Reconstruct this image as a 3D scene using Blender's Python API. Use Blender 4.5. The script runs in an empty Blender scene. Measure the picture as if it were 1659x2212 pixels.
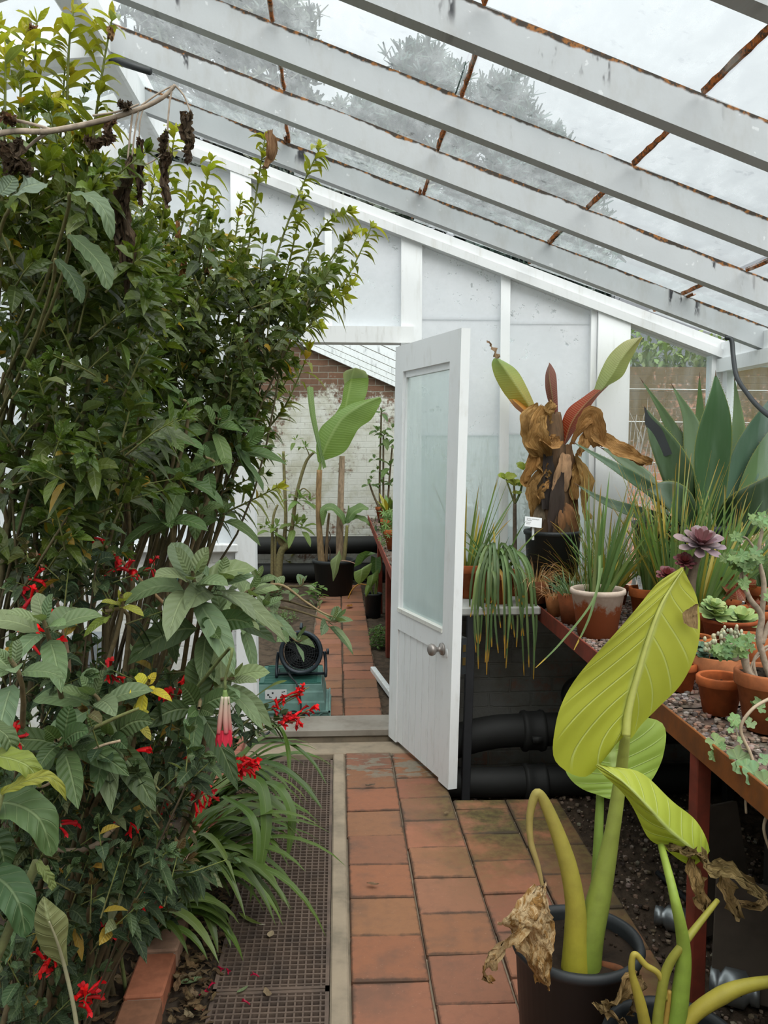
import bpy, math, random
import numpy as np
from mathutils import Vector as V, Matrix
rnd = random.Random(11)
PI = math.pi
scene = bpy.context.scene
COL = scene.collection
# ------------------------------------------------------------------ camera
F, CX, CY, EYE = 1880.0, 829.5, 1106.0, 1.6
PITCH = math.atan((CY - 963) / F)
YAW = math.atan((CX - 730) * math.cos(PITCH) / F)
_r = V((math.cos(YAW), -math.sin(YAW), 0))
_f = V((math.sin(YAW) * math.cos(PITCH), math.cos(YAW) * math.cos(PITCH), -math.sin(PITCH)))
_u = _r.cross(_f)
CAM = V((0, 0, EYE))
cd = bpy.data.cameras.new('camera'); cam = bpy.data.objects.new('camera', cd); COL.objects.link(cam)
cd.sensor_fit = 'VERTICAL'; cd.sensor_height = 36; cd.lens = F / 2212 * 36; cd.clip_start = .05; cd.clip_end = 300
cam.matrix_world = Matrix(((_r.x, _u.x, -_f.x, 0), (_r.y, _u.y, -_f.y, 0), (_r.z, _u.z, -_f.z, EYE), (0, 0, 0, 1)))
scene.camera = cam
def ray(px, py): return _r * ((px - CX) / F) + _u * (-(py - CY) / F) + _f
def PY(px, py, Y):
    d = ray(px, py); return CAM + d * (Y / d.y)
def PZ(px, py, z):
    d = ray(px, py); return CAM + d * ((z - EYE) / d.z)
def PX(px, py, X):
    d = ray(px, py); return CAM + d * (X / d.x)
def S(Y): return Y / F            # metres per pixel at depth Y
# ------------------------------------------------------------------ materials
def srgb(r, g, b):
    f = lambda c: (c / 255 / 12.92) if c / 255 <= .04045 else ((c / 255 + .055) / 1.055) ** 2.4
    return (f(r), f(g), f(b))
class NT:
    def __init__(s, name):
        s.m = bpy.data.materials.new(name); s.m.use_nodes = True; s.t = s.m.node_tree; s.t.nodes.clear()
        s.out = s.n('ShaderNodeOutputMaterial')
    def n(s, typ, **kw):
        nd = s.t.nodes.new(typ)
        for k, v in kw.items(): setattr(nd, k, v)
        return nd
    def l(s, a, b): s.t.links.new(a, b)
    def put(s, sock, v):
        if hasattr(v, 'is_linked') or isinstance(v, bpy.types.NodeSocket): s.l(v, sock)
        elif isinstance(v, (tuple, list)) and len(v) == 3 and sock.type == 'RGBA': sock.default_value = (*v, 1)
        else: sock.default_value = v
    def math(s, op, a, b=None, c=None, clamp=False):
        nd = s.n('ShaderNodeMath', operation=op, use_clamp=clamp)
        s.put(nd.inputs[0], a)
        if b is not None: s.put(nd.inputs[1], b)
        if c is not None: s.put(nd.inputs[2], c)
        return nd.outputs[0]
    def ramp(s, x, lo, hi):
        nd = s.n('ShaderNodeMapRange', interpolation_type='SMOOTHSTEP'); s.put(nd.inputs[0], x)
        nd.inputs[1].default_value = lo; nd.inputs[2].default_value = hi
        return nd.outputs[0]
    def mix(s, f, a, b, mode='MIX'):
        nd = s.n('ShaderNodeMix', data_type='RGBA', blend_type=mode)
        s.put(nd.inputs[0], f); s.put(nd.inputs[6], a); s.put(nd.inputs[7], b); return nd.outputs[2]
    def noise(s, vec, scale, detail=4, rough=.55, dist=0):
        nd = s.n('ShaderNodeTexNoise'); nd.inputs['Scale'].default_value = scale
        nd.inputs['Detail'].default_value = detail; nd.inputs['Roughness'].default_value = rough
        nd.inputs['Distortion'].default_value = dist
        if vec is not None: s.l(vec, nd.inputs['Vector'])
        return nd.outputs[0]
    def obj(s): return s.n('ShaderNodeTexCoord').outputs['Object']
    def uv(s): return s.n('ShaderNodeTexCoord').outputs['UV']
    def sep(s, v):
        nd = s.n('ShaderNodeSeparateXYZ'); s.l(v, nd.inputs[0]); return nd.outputs
    def comb(s, x, y, z):
        nd = s.n('ShaderNodeCombineXYZ')
        for i, q in enumerate((x, y, z)): s.put(nd.inputs[i], q)
        return nd.outputs[0]
    def scale(s, v, sc):
        nd = s.n('ShaderNodeVectorMath', operation='MULTIPLY'); s.l(v, nd.inputs[0]); nd.inputs[1].default_value = sc; return nd.outputs[0]
    def col(s): return s.n('ShaderNodeAttribute', attribute_name='Col').outputs['Color']
    def bump(s, h, strength=.3, dist=.01):
        nd = s.n('ShaderNodeBump'); nd.inputs['Strength'].default_value = strength; nd.inputs['Distance'].default_value = dist
        s.l(h, nd.inputs['Height']); return nd.outputs[0]
    def prin(s, base, rough=.6, spec=.5, metal=0, normal=None):
        p = s.n('ShaderNodeBsdfPrincipled'); s.put(p.inputs['Base Color'], base); s.put(p.inputs['Roughness'], rough)
        p.inputs['Specular IOR Level'].default_value = spec; p.inputs['Metallic'].default_value = metal
        if normal is not None: s.l(normal, p.inputs['Normal'])
        return p.outputs[0]
    def done(s, sh): s.l(sh, s.out.inputs[0]); return s.m
def simple(name, c, rough=.6, metal=0, spec=.5, nscale=25, namt=.25, dark=None, bump=.15):
    t = NT(name); o = t.obj(); n = t.noise(o, nscale); n2 = t.noise(o, nscale * .17)
    d = dark or tuple(x * .55 for x in c)
    b = t.mix(t.math('MULTIPLY', t.ramp(n2, .35, .75), namt * 2, clamp=True), c, d)
    b = t.mix(t.math('MULTIPLY', n, namt), b, tuple(min(1, x * 1.25) for x in c))
    return t.done(t.prin(b, rough, spec, metal, t.bump(n, bump, .004)))
def mat_leaf(name, rough=.5, transl=.3, vein=.35, vfreq=7., vk=.5, rib=True, spec=.35, vw=.9, mott=.25, bumpk=.35, tint=(1, 1, 1)):
    t = NT(name); c = t.mix(1, t.col(), (tint[0], tint[1], tint[2]), 'MULTIPLY'); uv = t.uv(); x, y, z = t.sep(uv)
    a = t.math('ABSOLUTE', t.math('MULTIPLY_ADD', x, 2, -1))
    w = t.math('SINE', t.math('MULTIPLY', t.math('SUBTRACT', t.math('MULTIPLY', y, vfreq), t.math('MULTIPLY', a, vk * vfreq * .3)), 2 * PI))
    side = t.math('MULTIPLY', t.ramp(w, vw, 1.0), t.ramp(a, 1.0, .75))
    mid = t.ramp(a, .13, .03)
    v = t.math('MAXIMUM', mid, t.math('MULTIPLY', side, .7)) if rib else t.math('MULTIPLY', side, .8)
    base = t.mix(t.math('MULTIPLY', v, vein), c, t.mix(.55, c, (.62, .72, .38)))
    n = t.noise(t.obj(), 18., 3)
    base = t.mix(t.math('MULTIPLY', t.ramp(n, .4, .75), mott), base, t.mix(.5, base, (.02, .03, .01)))
    nm = t.bump(t.math('ADD', t.math('MULTIPLY', v, -.6), t.math('MULTIPLY', w, .25)), bumpk, .004)
    p = t.prin(base, rough, spec, 0, nm)
    tr = t.n('ShaderNodeBsdfTranslucent'); t.put(tr.inputs[0], t.mix(1, base, (1.25, 1.3, .55), 'MULTIPLY'))
    mx = t.n('ShaderNodeMixShader'); mx.inputs[0].default_value = transl; t.l(p, mx.inputs[1]); t.l(tr.outputs[0], mx.inputs[2])
    return t.done(mx.outputs[0])
def mat_col(name, rough=.7, spec=.3, nscale=60, namt=.4, transl=0., bump=.3, stretch=(1, 1, 1), tint=(1, 1, 1)):
    t = NT(name); c = t.mix(1, t.col(), tint, 'MULTIPLY'); o = t.scale(t.obj(), stretch); n = t.noise(o, nscale, 5)
    base = t.mix(t.math('MULTIPLY', t.ramp(n, .35, .7), namt), c, t.mix(.75, c, (.03, .022, .014)))
    p = t.prin(base, rough, spec, 0, t.bump(n, bump, .006))
    if transl:
        tr = t.n('ShaderNodeBsdfTranslucent'); t.put(tr.inputs[0], base)
        mx = t.n('ShaderNodeMixShader'); mx.inputs[0].default_value = transl; t.l(p, mx.inputs[1]); t.l(tr.outputs[0], mx.inputs[2]); p = mx.outputs[0]
    return t.done(p)
def mat_dry(name, k=.4, transl=.2):
    # withered leaf: fibrous streaks, paler rims, dark blotches
    t = NT(name); o = t.obj(); c = t.col(); uv = t.uv(); ux, uy, _ = t.sep(uv)
    n = t.noise(t.comb(t.math('MULTIPLY', ux, 26), t.math('MULTIPLY', uy, 3), t.sep(o)[2]), 1., 5, .6, 1.); n2 = t.noise(o, 38, 4, .65); n3 = t.noise(o, 9, 3)
    b = t.mix(t.ramp(n, .40, .62), t.mix(.22, c, (.62, .45, .25)), t.mix(k, c, (.05, .025, .01)))
    b = t.mix(t.math('MULTIPLY', t.ramp(n3, .52, .70), .7), b, t.mix(.7, c, (.06, .025, .008)))
    b = t.mix(t.math('MULTIPLY', t.ramp(n2, .66, .74), .8), b, (.05, .028, .014))
    p = t.prin(b, .75, .3, 0, t.bump(t.math('ADD', n, t.math('MULTIPLY', n2, .6)), .8, .012)); tr = t.n('ShaderNodeBsdfTranslucent'); t.put(tr.inputs[0], b)
    m = t.n('ShaderNodeMixShader'); m.inputs[0].default_value = transl; t.l(p, m.inputs[1]); t.l(tr.outputs[0], m.inputs[2]); return t.done(m.outputs[0])
def mat_brick(name, mortar, bricks, paint=None, pamt=.5, bw=.225, bh=.075, axis='XZ', moss=None, top=None, bump=.6):
    t = NT(name); o = t.obj(); x, y, z = t.sep(o)
    vec = t.comb(x if axis == 'XZ' else y, z, 0)
    wob = t.noise(o, 9., 3); vec2 = t.n('ShaderNodeVectorMath', operation='ADD'); t.l(vec, vec2.inputs[0])
    t.l(t.comb(t.math('MULTIPLY_ADD', wob, .016, -.008), t.math('MULTIPLY_ADD', t.noise(o, 7., 3), .016, -.008), 0), vec2.inputs[1])
    b = t.n('ShaderNodeTexBrick'); t.l(vec2.outputs[0], b.inputs['Vector'])
    b.inputs['Scale'].default_value = 1; b.inputs['Brick Width'].default_value = bw; b.inputs['Row Height'].default_value = bh
    b.inputs['Mortar Size'].default_value = .006; b.inputs['Mortar Smooth'].default_value = .35; b.inputs['Bias'].default_value = 0
    b.inputs['Color1'].default_value = (*bricks[0], 1); b.inputs['Color2'].default_value = (*bricks[1], 1); b.inputs['Mortar'].default_value = (*mortar, 1)
    c = b.outputs[0]; n = t.noise(o, 22., 6, .65); big = t.noise(o, 2.6, 5, .6)
    c = t.mix(t.math('MULTIPLY', t.ramp(n, .35, .7), .45), c, t.mix(.6, c, (.05, .04, .03)))
    if paint:
        pm = t.math('ADD', t.math('MULTIPLY', big, .6), t.math('MULTIPLY', n, .4))
        if top is not None: pm = t.math('SUBTRACT', pm, t.math('MULTIPLY', t.ramp(z, top[0], top[1]), top[2]))
        pf = t.ramp(pm, .56 - pamt * .5, .66 - pamt * .5)
        pc = t.mix(t.ramp(t.noise(o, 4.5, 5, .65), .38, .72), paint, tuple(q * r for q, r in zip(paint, (.72, .70, .60))))
        pc = t.mix(t.math('MULTIPLY', b.outputs[1], .18), pc, t.mix(.5, pc, (.2, .18, .14)))
        c = t.mix(pf, c, pc)
    if moss:
        mf = t.math('MULTIPLY', t.ramp(t.math('ADD', t.math('MULTIPLY', big, .5), t.math('MULTIPLY', n, .5)), .34, .48), t.ramp(z, moss[1], moss[2]))
        c = t.mix(mf, c, t.mix(t.noise(o, 55., 3), moss[0], tuple(q * .3 for q in moss[0])))
    h = t.math('ADD', t.math('MULTIPLY', b.outputs[1], -.5), t.math('MULTIPLY', n, .5))
    return t.done(t.prin(c, .9, .2, 0, t.bump(h, bump, .012)))
def mat_paint(name, c=(.83, .845, .85), grime=.35, streak=(9, 9, 1.2), gcol=(.30, .27, .21), edge=.0, rough=.55):
    t = NT(name); o = t.obj(); n = t.noise(t.scale(o, streak), 3., 6, .65); n2 = t.noise(o, 45., 4)
    f = t.math('MULTIPLY', t.ramp(n, .5, .85), grime)
    f = t.math('ADD', f, t.math('MULTIPLY', t.ramp(n2, .68, .76), .5 * grime), clamp=True)
    b = t.mix(f, c, gcol)
    return t.done(t.prin(b, rough, .4, 0, t.bump(n2, .08, .003)))
def mat_glass(name, haze=.3, nz=.25, tint=(.93, .96, .96), hcol=(.80, .84, .84), streak=(1, 1, 1), nscale=2.5, gloss=.03, spots=0.):
    t = NT(name); o = t.obj(); n = t.noise(t.scale(o, streak), nscale, 6, .65)
    tr = t.n('ShaderNodeBsdfTransparent'); tr.inputs[0].default_value = (*tint, 1)
    tl = t.n('ShaderNodeBsdfTranslucent'); tl.inputs[0].default_value = (*hcol, 1)
    df = t.n('ShaderNodeBsdfDiffuse'); df.inputs[0].default_value = (*hcol, 1)
    m1 = t.n('ShaderNodeMixShader'); m1.inputs[0].default_value = .4; t.l(tl.outputs[0], m1.inputs[1]); t.l(df.outputs[0], m1.inputs[2])
    f = t.math('MULTIPLY_ADD', t.ramp(n, .35, .75), nz, haze, clamp=True)
    if spots: f = t.math('SUBTRACT', f, t.math('MULTIPLY', t.ramp(t.noise(o, 16., 5, .7), .60, .66), spots), clamp=True)
    m2 = t.n('ShaderNodeMixShader'); t.l(f, m2.inputs[0]); t.l(tr.outputs[0], m2.inputs[1]); t.l(m1.outputs[0], m2.inputs[2])
    gl = t.n('ShaderNodeBsdfGlossy'); gl.inputs['Roughness'].default_value = .08
    m3 = t.n('ShaderNodeMixShader'); m3.inputs[0].default_value = gloss; t.l(m2.outputs[0], m3.inputs[1]); t.l(gl.outputs[0], m3.inputs[2])
    return t.done(m3.outputs[0])
def mat_rafter(name):
    # old white paint: moss and rust along the glass edge (v near 1), black drips hanging from it
    t = NT(name); uv = t.uv(); u, v, _ = t.sep(uv); o = t.obj()
    n = t.noise(o, 30., 5); dr = t.noise(t.comb(t.math('MULTIPLY', u, 11), t.math('MULTIPLY', v, .5), t.sep(o)[1]), 1., 4, .7)
    lo = t.noise(o, 4., 4)
    c = t.mix(t.math('MULTIPLY', t.ramp(dr, .45, .75), .4), (.43, .445, .455), (.33, .315, .29))
    c = t.mix(t.math('MULTIPLY', t.ramp(n, .66, .72), .35), c, (.80, .81, .81))
    blob = t.noise(t.comb(t.math('MULTIPLY', u, 4.2), t.sep(o)[1], 0), 1., 3, .8)
    drip = t.math('MULTIPLY', t.ramp(dr, .53, .60), t.ramp(blob, .55, .62))
    drip = t.math('MULTIPLY', drip, t.ramp(v, .15, .6))
    c = t.mix(drip, c, (.03, .03, .035))
    band = t.math('ADD', v, t.math('MULTIPLY_ADD', n, .18, t.math('MULTIPLY_ADD', lo, .40, -.27)))
    m = t.ramp(band, .885, .95)
    rust = t.mix(t.ramp(t.noise(o, 50., 3), .50, .66), (.035, .026, .018), (.26, .10, .02))
    c = t.mix(m, c, rust)
    return t.done(t.prin(c, .7, .3, 0, t.bump(n, .15, .004)))
# ------------------------------------------------------------------ mesh builder
def vmul(c, k): return tuple(x * k for x in c)
def vmix(a, b, t): return tuple(x + (y - x) * t for x, y in zip(a, b))
def jit(c, a=.15, h=.06):
    k = 1 + rnd.uniform(-a, a); return (max(0, c[0] * k * (1 + rnd.uniform(-h, h) * 2)), max(0, c[1] * k), max(0, c[2] * k * (1 + rnd.uniform(-h, h) * 2)))
class MB:
    def __init__(s): s.v = []; s.f = []; s.uv = []; s.c = []
    def add(s, p, uv=(0, 0), c=(1, 1, 1)):
        s.v.append((p[0], p[1], p[2])); s.uv.append(uv); s.c.append(c); return len(s.v) - 1
    def box(s, lo, hi, c=(1, 1, 1), bev=0):
        x0, y0, z0 = lo; x1, y1, z1 = hi
        s.obox(V(((x0 + x1) / 2, (y0 + y1) / 2, (z0 + z1) / 2)), V((abs(x1 - x0) / 2, 0, 0)), V((0, abs(y1 - y0) / 2, 0)), V((0, 0, abs(z1 - z0) / 2)), c, bev)
    def obox(s, ctr, a, b, d, c=(1, 1, 1), bev=0):
        # a, b, d: half axes; bev: a top/bottom chamfer that rounds the edges
        if bev <= 0:
            P = [ctr + a * i + b * j + d * k for k in (-1, 1) for j in (-1, 1) for i in (-1, 1)]
            q = [s.add(p, (i % 2, i // 4), c) for i, p in enumerate(P)]
            for f in ((0, 2, 3, 1), (4, 5, 7, 6), (0, 1, 5, 4), (2, 6, 7, 3), (0, 4, 6, 2), (1, 3, 7, 5)): s.f.append([q[i] for i in f])
            return
        la, lb, ld = a.length, b.length, d.length; bev = min(bev, la * .45, lb * .45, ld * .45)
        sets = []
        for k, ins in ((-1, bev), (-1 + bev / ld, 0), (1 - bev / ld, 0), (1, bev)):
            A, B = la - ins, lb - ins; q = bev * (.3 if ins else 1)
            loop = [(x / la, y / lb) for x, y in ((-A, -B + q), (-A + q, -B), (A - q, -B), (A, -B + q), (A, B - q), (A - q, B), (-A + q, B), (-A, B - q))]
            sets.append([s.add(ctr + a * i + b * j + d * k, ((i + 1) / 2, (j + 1) / 2), c) for i, j in loop])
        for r in range(3):
            for i in range(8): s.f.append([sets[r][i], sets[r][(i + 1) % 8], sets[r + 1][(i + 1) % 8], sets[r + 1][i]])
        s.f.append(sets[0][::-1]); s.f.append(sets[3])
    def prism(s, poly, axis, lo, hi, c=(1, 1, 1)):
        # polygon of (p, q) pairs extruded along axis 'Y' (x,z) / 'X' (y,z) / 'Z' (x,y)
        mk = {'Y': lambda p, h: (p[0], h, p[1]), 'X': lambda p, h: (h, p[0], p[1]), 'Z': lambda p, h: (p[0], p[1], h)}[axis]
        a = [s.add(mk(p, lo), p, c) for p in poly]; b = [s.add(mk(p, hi), p, c) for p in poly]; n = len(poly)
        s.f.append(a); s.f.append(b[::-1])
        for i in range(n): s.f.append([a[i], b[i], b[(i + 1) % n], a[(i + 1) % n]])
    def tube(s, pts, rad, n=6, c=(1, 1, 1), c2=None, caps=True, flat=1.0):
        pts = [V(p) for p in pts]; m = len(pts)
        if not isinstance(rad, (list, tuple)): rad = [rad] * m
        if len(rad) != m: rad = [np.interp(i / (m - 1), np.linspace(0, 1, len(rad)), rad) for i in range(m)]
        ref = None; rings = []; L = 0
        for i, p in enumerate(pts):
            t = (pts[min(i + 1, m - 1)] - pts[max(i - 1, 0)])
            if t.length < 1e-9: t = V((0, 0, 1))
            t.normalize()
            if ref is None: ref = V((1, 0, 0)) if abs(t.x) < .8 else V((0, 1, 0))
            x = ref - t * ref.dot(t)
            if x.length < 1e-6: x = t.orthogonal()
            x.normalize(); ref = x; y = t.cross(x)
            if i: L += (p - pts[i - 1]).length
            cc = c if c2 is None else vmix(c, c2, i / (m - 1))
            rings.append([s.add(p + (x * math.cos(2 * PI * k / n) + y * math.sin(2 * PI * k / n) * flat) * rad[i], (k / n, L), cc) for k in range(n)])
        for i in range(m - 1):
            for k in range(n): s.f.append([rings[i][k], rings[i][(k + 1) % n], rings[i + 1][(k + 1) % n], rings[i + 1][k]])
        if caps: s.f.append(rings[0][::-1]); s.f.append(rings[-1])
    def lathe(s, ctr, prof, n=28, c=(1, 1, 1), M=None, close=False):
        ctr = V(ctr); rings = []; L = 0
        for i, (r, z) in enumerate(prof):
            if i: L += math.hypot(r - prof[i - 1][0], z - prof[i - 1][1])
            ring = []
            for k in range(n):
                p = V((r * math.cos(2 * PI * k / n), r * math.sin(2 * PI * k / n), z))
                if M: p = M @ p
                ring.append(s.add(ctr + p, (k / n, L), c))
            rings.append(ring)
        for i in range(len(rings) - 1):
            for k in range(n): s.f.append([rings[i][k], rings[i][(k + 1) % n], rings[i + 1][(k + 1) % n], rings[i + 1][k]])
        if close: s.f.append(rings[0][::-1]); s.f.append(rings[-1])
    def blob(s, ctr, r, c=(1, 1, 1), n=6, m=4, jig=0., sc=(1, 1, 1)):
        ctr = V(ctr); rows = []
        for i in range(m + 1):
            th = PI * i / m
            if i in (0, m): rows.append([s.add(ctr + V((0, 0, r * sc[2] * math.cos(th))), (0, 0), c)]); continue
            row = []
            for k in range(n):
                ph = 2 * PI * k / n; q = r * (1 + rnd.uniform(-jig, jig))
                row.append(s.add(ctr + V((q * sc[0] * math.sin(th) * math.cos(ph), q * sc[1] * math.sin(th) * math.sin(ph), q * sc[2] * math.cos(th))), (k / n, i / m), c))
            rows.append(row)
        for k in range(n):
            s.f.append([rows[0][0], rows[1][k], rows[1][(k + 1) % n]]); s.f.append([rows[m][0], rows[m - 1][(k + 1) % n], rows[m - 1][k]])
            for i in range(1, m - 1): s.f.append([rows[i][k], rows[i + 1][k], rows[i + 1][(k + 1) % n], rows[i][(k + 1) % n]])
    def ribbon(s, pts, wid, up, c=(1, 1, 1), c2=None, fold=.15, nc=1, wave=0., wf=3., thick=0., twist=0., back=0., edge=None, crump=0.):
        """leaf blade: pts midrib, wid half widths, up reference normal; nc cross segments a side; fold lifts the edges"""
        m = len(pts); pts = [V(p) for p in pts]; up = V(up); rows = []; rows2 = []; ph = rnd.uniform(0, 6.28)
        for i, p in enumerate(pts):
            t = pts[min(i + 1, m - 1)] - pts[max(i - 1, 0)]
            if t.length < 1e-9: t = V((0, 0, 1))
            t.normalize(); sd = t.cross(up)
            if sd.length < 1e-4: sd = t.orthogonal()
            sd.normalize(); nrm = sd.cross(t); v = i / (m - 1)
            if twist:
                a = twist * v; sd, nrm = sd * math.cos(a) + nrm * math.sin(a), nrm * math.cos(a) - sd * math.sin(a)
            bk = back[i] if isinstance(back, (list, tuple)) else back
            row = []; row2 = []
            for j in range(-nc, nc + 1):
                q = j / nc; w = wid[i] * q
                d = p + sd * w + nrm * (fold * abs(w)) - t * (bk * abs(w))
                if wave and j: d = d + nrm * (wave * abs(q) ** 2 * math.sin(v * wf * 2 * PI + ph + (0 if j > 0 else 1.7)))
                if crump: d = d + V((rnd.uniform(-1, 1), rnd.uniform(-1, 1), rnd.uniform(-1, 1))) * crump
                cc = c if c2 is None else vmix(c, c2, v)
                if edge and abs(j) == nc: cc = edge
                row.append(s.add(d, (.5 + .5 * q, v), cc))
                if thick: row2.append(s.add(d - nrm * (thick * (1 - q * q) * (1 - v * .8) + .0006), (.5 + .5 * q, v), cc))
            rows.append(row); rows2.append(row2)
        k = 2 * nc
        for i in range(m - 1):
            for j in range(k):
                s.f.append([rows[i][j], rows[i][j + 1], rows[i + 1][j + 1], rows[i + 1][j]])
                if thick: s.f.append([rows2[i][j + 1], rows2[i][j], rows2[i + 1][j], rows2[i + 1][j + 1]])
            if thick:
                s.f.append([rows[i][0], rows[i + 1][0], rows2[i + 1][0], rows2[i][0]]); s.f.append([rows[i + 1][k], rows[i][k], rows2[i][k], rows2[i + 1][k]])
    def build(s, name, mat, parent=None, smooth=False):
        me = bpy.data.meshes.new(name); me.from_pydata(s.v, [], s.f)
        me.materials.append(mat)
        if s.v:
            li = np.empty(len(me.loops), dtype=np.int32); me.loops.foreach_get('vertex_index', li)
            uvl = me.uv_layers.new(name='UVMap'); uvl.data.foreach_set('uv', np.array(s.uv, dtype=np.float32)[li].ravel())
            at = me.attributes.new('Col', 'FLOAT_COLOR', 'POINT')
            cc = np.ones((len(s.v), 4), dtype=np.float32); cc[:, :3] = np.array(s.c, dtype=np.float32); at.data.foreach_set('color', cc.ravel())
            if smooth: me.polygons.foreach_set('use_smooth', np.ones(len(me.polygons), dtype=bool))
        me.update()
        o = bpy.data.objects.new(name, me); COL.objects.link(o)
        if parent is not None:
            o.parent = parent; o.matrix_parent_inverse = world(parent).inverted()
        return o
def world(o):
    m = o.matrix_basis.copy()
    return m if o.parent is None else world(o.parent) @ o.matrix_parent_inverse @ m
def tag(o, label, cat, group=None, kind=None):
    o['label'] = label; o['category'] = cat
    if group: o['group'] = group
    if kind: o['kind'] = kind
    return o
def struct(o): o['kind'] = 'structure'; return o
def empty(name, loc, label, cat, group=None):
    o = bpy.data.objects.new(name, None); COL.objects.link(o); o.location = loc; o.empty_display_size = .05
    return tag(o, label, cat, group)
def copy_tree(o, parent=None):
    c = o.copy(); COL.objects.link(c)
    if parent is not None: c.parent = parent
    for ch in list(o.children): copy_tree(ch, c)
    return c
def crv(pts, n=8):
    """Catmull-Rom through pts, n samples a span"""
    P = [V(p) for p in pts]
    if len(P) < 3: return [P[0].lerp(P[1], i / n) for i in range(n + 1)]
    out = []
    for i in range(len(P) - 1):
        a, b, c, d = P[max(i - 1, 0)], P[i], P[i + 1], P[min(i + 2, len(P) - 1)]
        for k in range(n):
            t = k / n; out.append(.5 * ((2 * b) + (c - a) * t + (2 * a - 5 * b + 4 * c - d) * t * t + (3 * b - a - 3 * c + d) * t ** 3))
    out.append(P[-1]); return out
def prof(m, kind='ovate', W=1.):
    r = []
    for i in range(m):
        t = i / (m - 1)
        if kind == 'ovate': w = (t ** .6) * (1 - t) ** .75 * 2.05
        elif kind == 'lance': w = math.sin(PI * min(1, t ** .8)) ** .9
        elif kind == 'strap': w = min(1, .55 + t * 1.5) * (1 - max(0, (t - .55) / .45) ** 2.2)
        elif kind == 'spoon': w = (t ** 1.3) * (1 - t ** 6) * 1.25 + .15 * (1 - t)
        elif kind == 'agave': w = (.62 + .45 * math.sin(PI * min(1, t * 1.15))) * (1 - t ** 2.6)
        elif kind == 'banana': w = min(1, (t * 5) ** .6) * (1 - t ** 5) ** .8
        r.append(max(0, w) * W)
    return r
def leaf(mb, p, d, L, W, up=(0, 0, 1), droop=.3, c=(.1, .2, .05), c2=None, kind='ovate', n=4, nc=1, fold=.25, petiole=0., **kw):
    p = V(p); d = V(d).normalized()
    if petiole:
        q = p + d * petiole; mb.tube([p, q], [.0012 + W * .02, .001 + W * .015], 3, c, None, False); p = q
    pts = [p + d * (L * i / n) - V((0, 0, droop * L * (i / n) ** 2)) for i in range(n + 1)]
    mb.ribbon(pts, prof(n + 1, kind, W), up, c, c2, fold, nc, **kw)
def rdir(): 
    z = rnd.uniform(-1, 1); a = rnd.uniform(0, 2 * PI); r = math.sqrt(1 - z * z); return V((r * math.cos(a), r * math.sin(a), z))
def inpoly(x, y, P):
    r = False; j = len(P) - 1
    for i in range(len(P)):
        if (P[i][1] > y) != (P[j][1] > y) and x < (P[j][0] - P[i][0]) * (y - P[i][1]) / (P[j][1] - P[i][1]) + P[i][0]: r = not r
        j = i
    return r
# ================================================================== THE SETTING
YW = 4.64                                   # face of the partition wall
RX, SL, K0 = -.90, .36, 2.81               # ridge x, roof slope, height of the rafters' underside at x = 0
XR, XL = 2.07, -3.9
def zr(x): return K0 - SL * x if x >= RX else K0 - SL * RX - SL * (RX - x)
# ---- world: overcast sky, brighter overhead
w = bpy.data.worlds.new('world'); scene.world = w; w.use_nodes = True; nt = w.node_tree; nt.nodes.clear()
tc = nt.nodes.new('ShaderNodeTexCoord'); sx = nt.nodes.new('ShaderNodeSeparateXYZ'); nt.links.new(tc.outputs['Generated'], sx.inputs[0])
mr = nt.nodes.new('ShaderNodeMapRange'); nt.links.new(sx.outputs[2], mr.inputs[0])
mr.inputs[1].default_value = 0; mr.inputs[2].default_value = 1; mr.interpolation_type = 'SMOOTHSTEP'; mr.inputs[3].default_value = .40; mr.inputs[4].default_value = 3.2
ns = nt.nodes.new('ShaderNodeTexNoise'); ns.inputs['Scale'].default_value = 3; ns.inputs['Detail'].default_value = 4; nt.links.new(tc.outputs['Generated'], ns.inputs['Vector'])
m2 = nt.nodes.new('ShaderNodeMath'); m2.operation = 'MULTIPLY_ADD'; nt.links.new(ns.outputs[0], m2.inputs[0]); m2.inputs[1].default_value = .25; m2.inputs[2].default_value = .45
m3 = nt.nodes.new('ShaderNodeMath'); m3.operation = 'MULTIPLY'; nt.links.new(mr.outputs[0], m3.inputs[0]); nt.links.new(m2.outputs[0], m3.inputs[1])
bg = nt.nodes.new('ShaderNodeBackground'); bg.inputs[0].default_value = (.90, .955, 1.0, 1); nt.links.new(m3.outputs[0], bg.inputs[1])
wo = nt.nodes.new('ShaderNodeOutputWorld'); nt.links.new(bg.outputs[0], wo.inputs[0])
sl = bpy.data.lights.new('sun', 'SUN'); so = bpy.data.objects.new('sun', sl); COL.objects.link(so)
sl.energy = 5.5; sl.angle = math.radians(70); sl.color = (1, .98, .94); so.rotation_euler = (math.radians(32), math.radians(14), 0)
# ---- materials
M_PAINT = mat_paint('white_paint'); M_PAINT2 = mat_paint('white_paint_old', (.78, .79, .785), grime=.6)
M_RAFT = mat_rafter('rafter_paint')
M_ROOF = mat_glass("roof_glass", hcol=(.71, .755, .76), haze=.22, nz=.14, streak=(4, 1.5, 1), nscale=4, spots=.12, tint=(.93, .955, .95))
M_FROST = mat_glass('whitewashed_glass', haze=.80, nz=.25, hcol=(.935, .945, .96), nscale=3, spots=.55)
M_MILK = mat_glass('milky_glass', haze=.45, nz=.3, hcol=(.86, .91, .91), streak=(6, 6, .7), nscale=3)
M_CLEAR = mat_glass('clear_glass', haze=.05, nz=.10, streak=(5, 5, 1), nscale=3)
M_BRWALL = mat_brick('painted_brick', (.30, .27, .22), ((.21, .11, .07), (.16, .10, .07)), paint=(.70, .685, .63), pamt=.40, top=(1.75, 2.6, .24))
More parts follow.
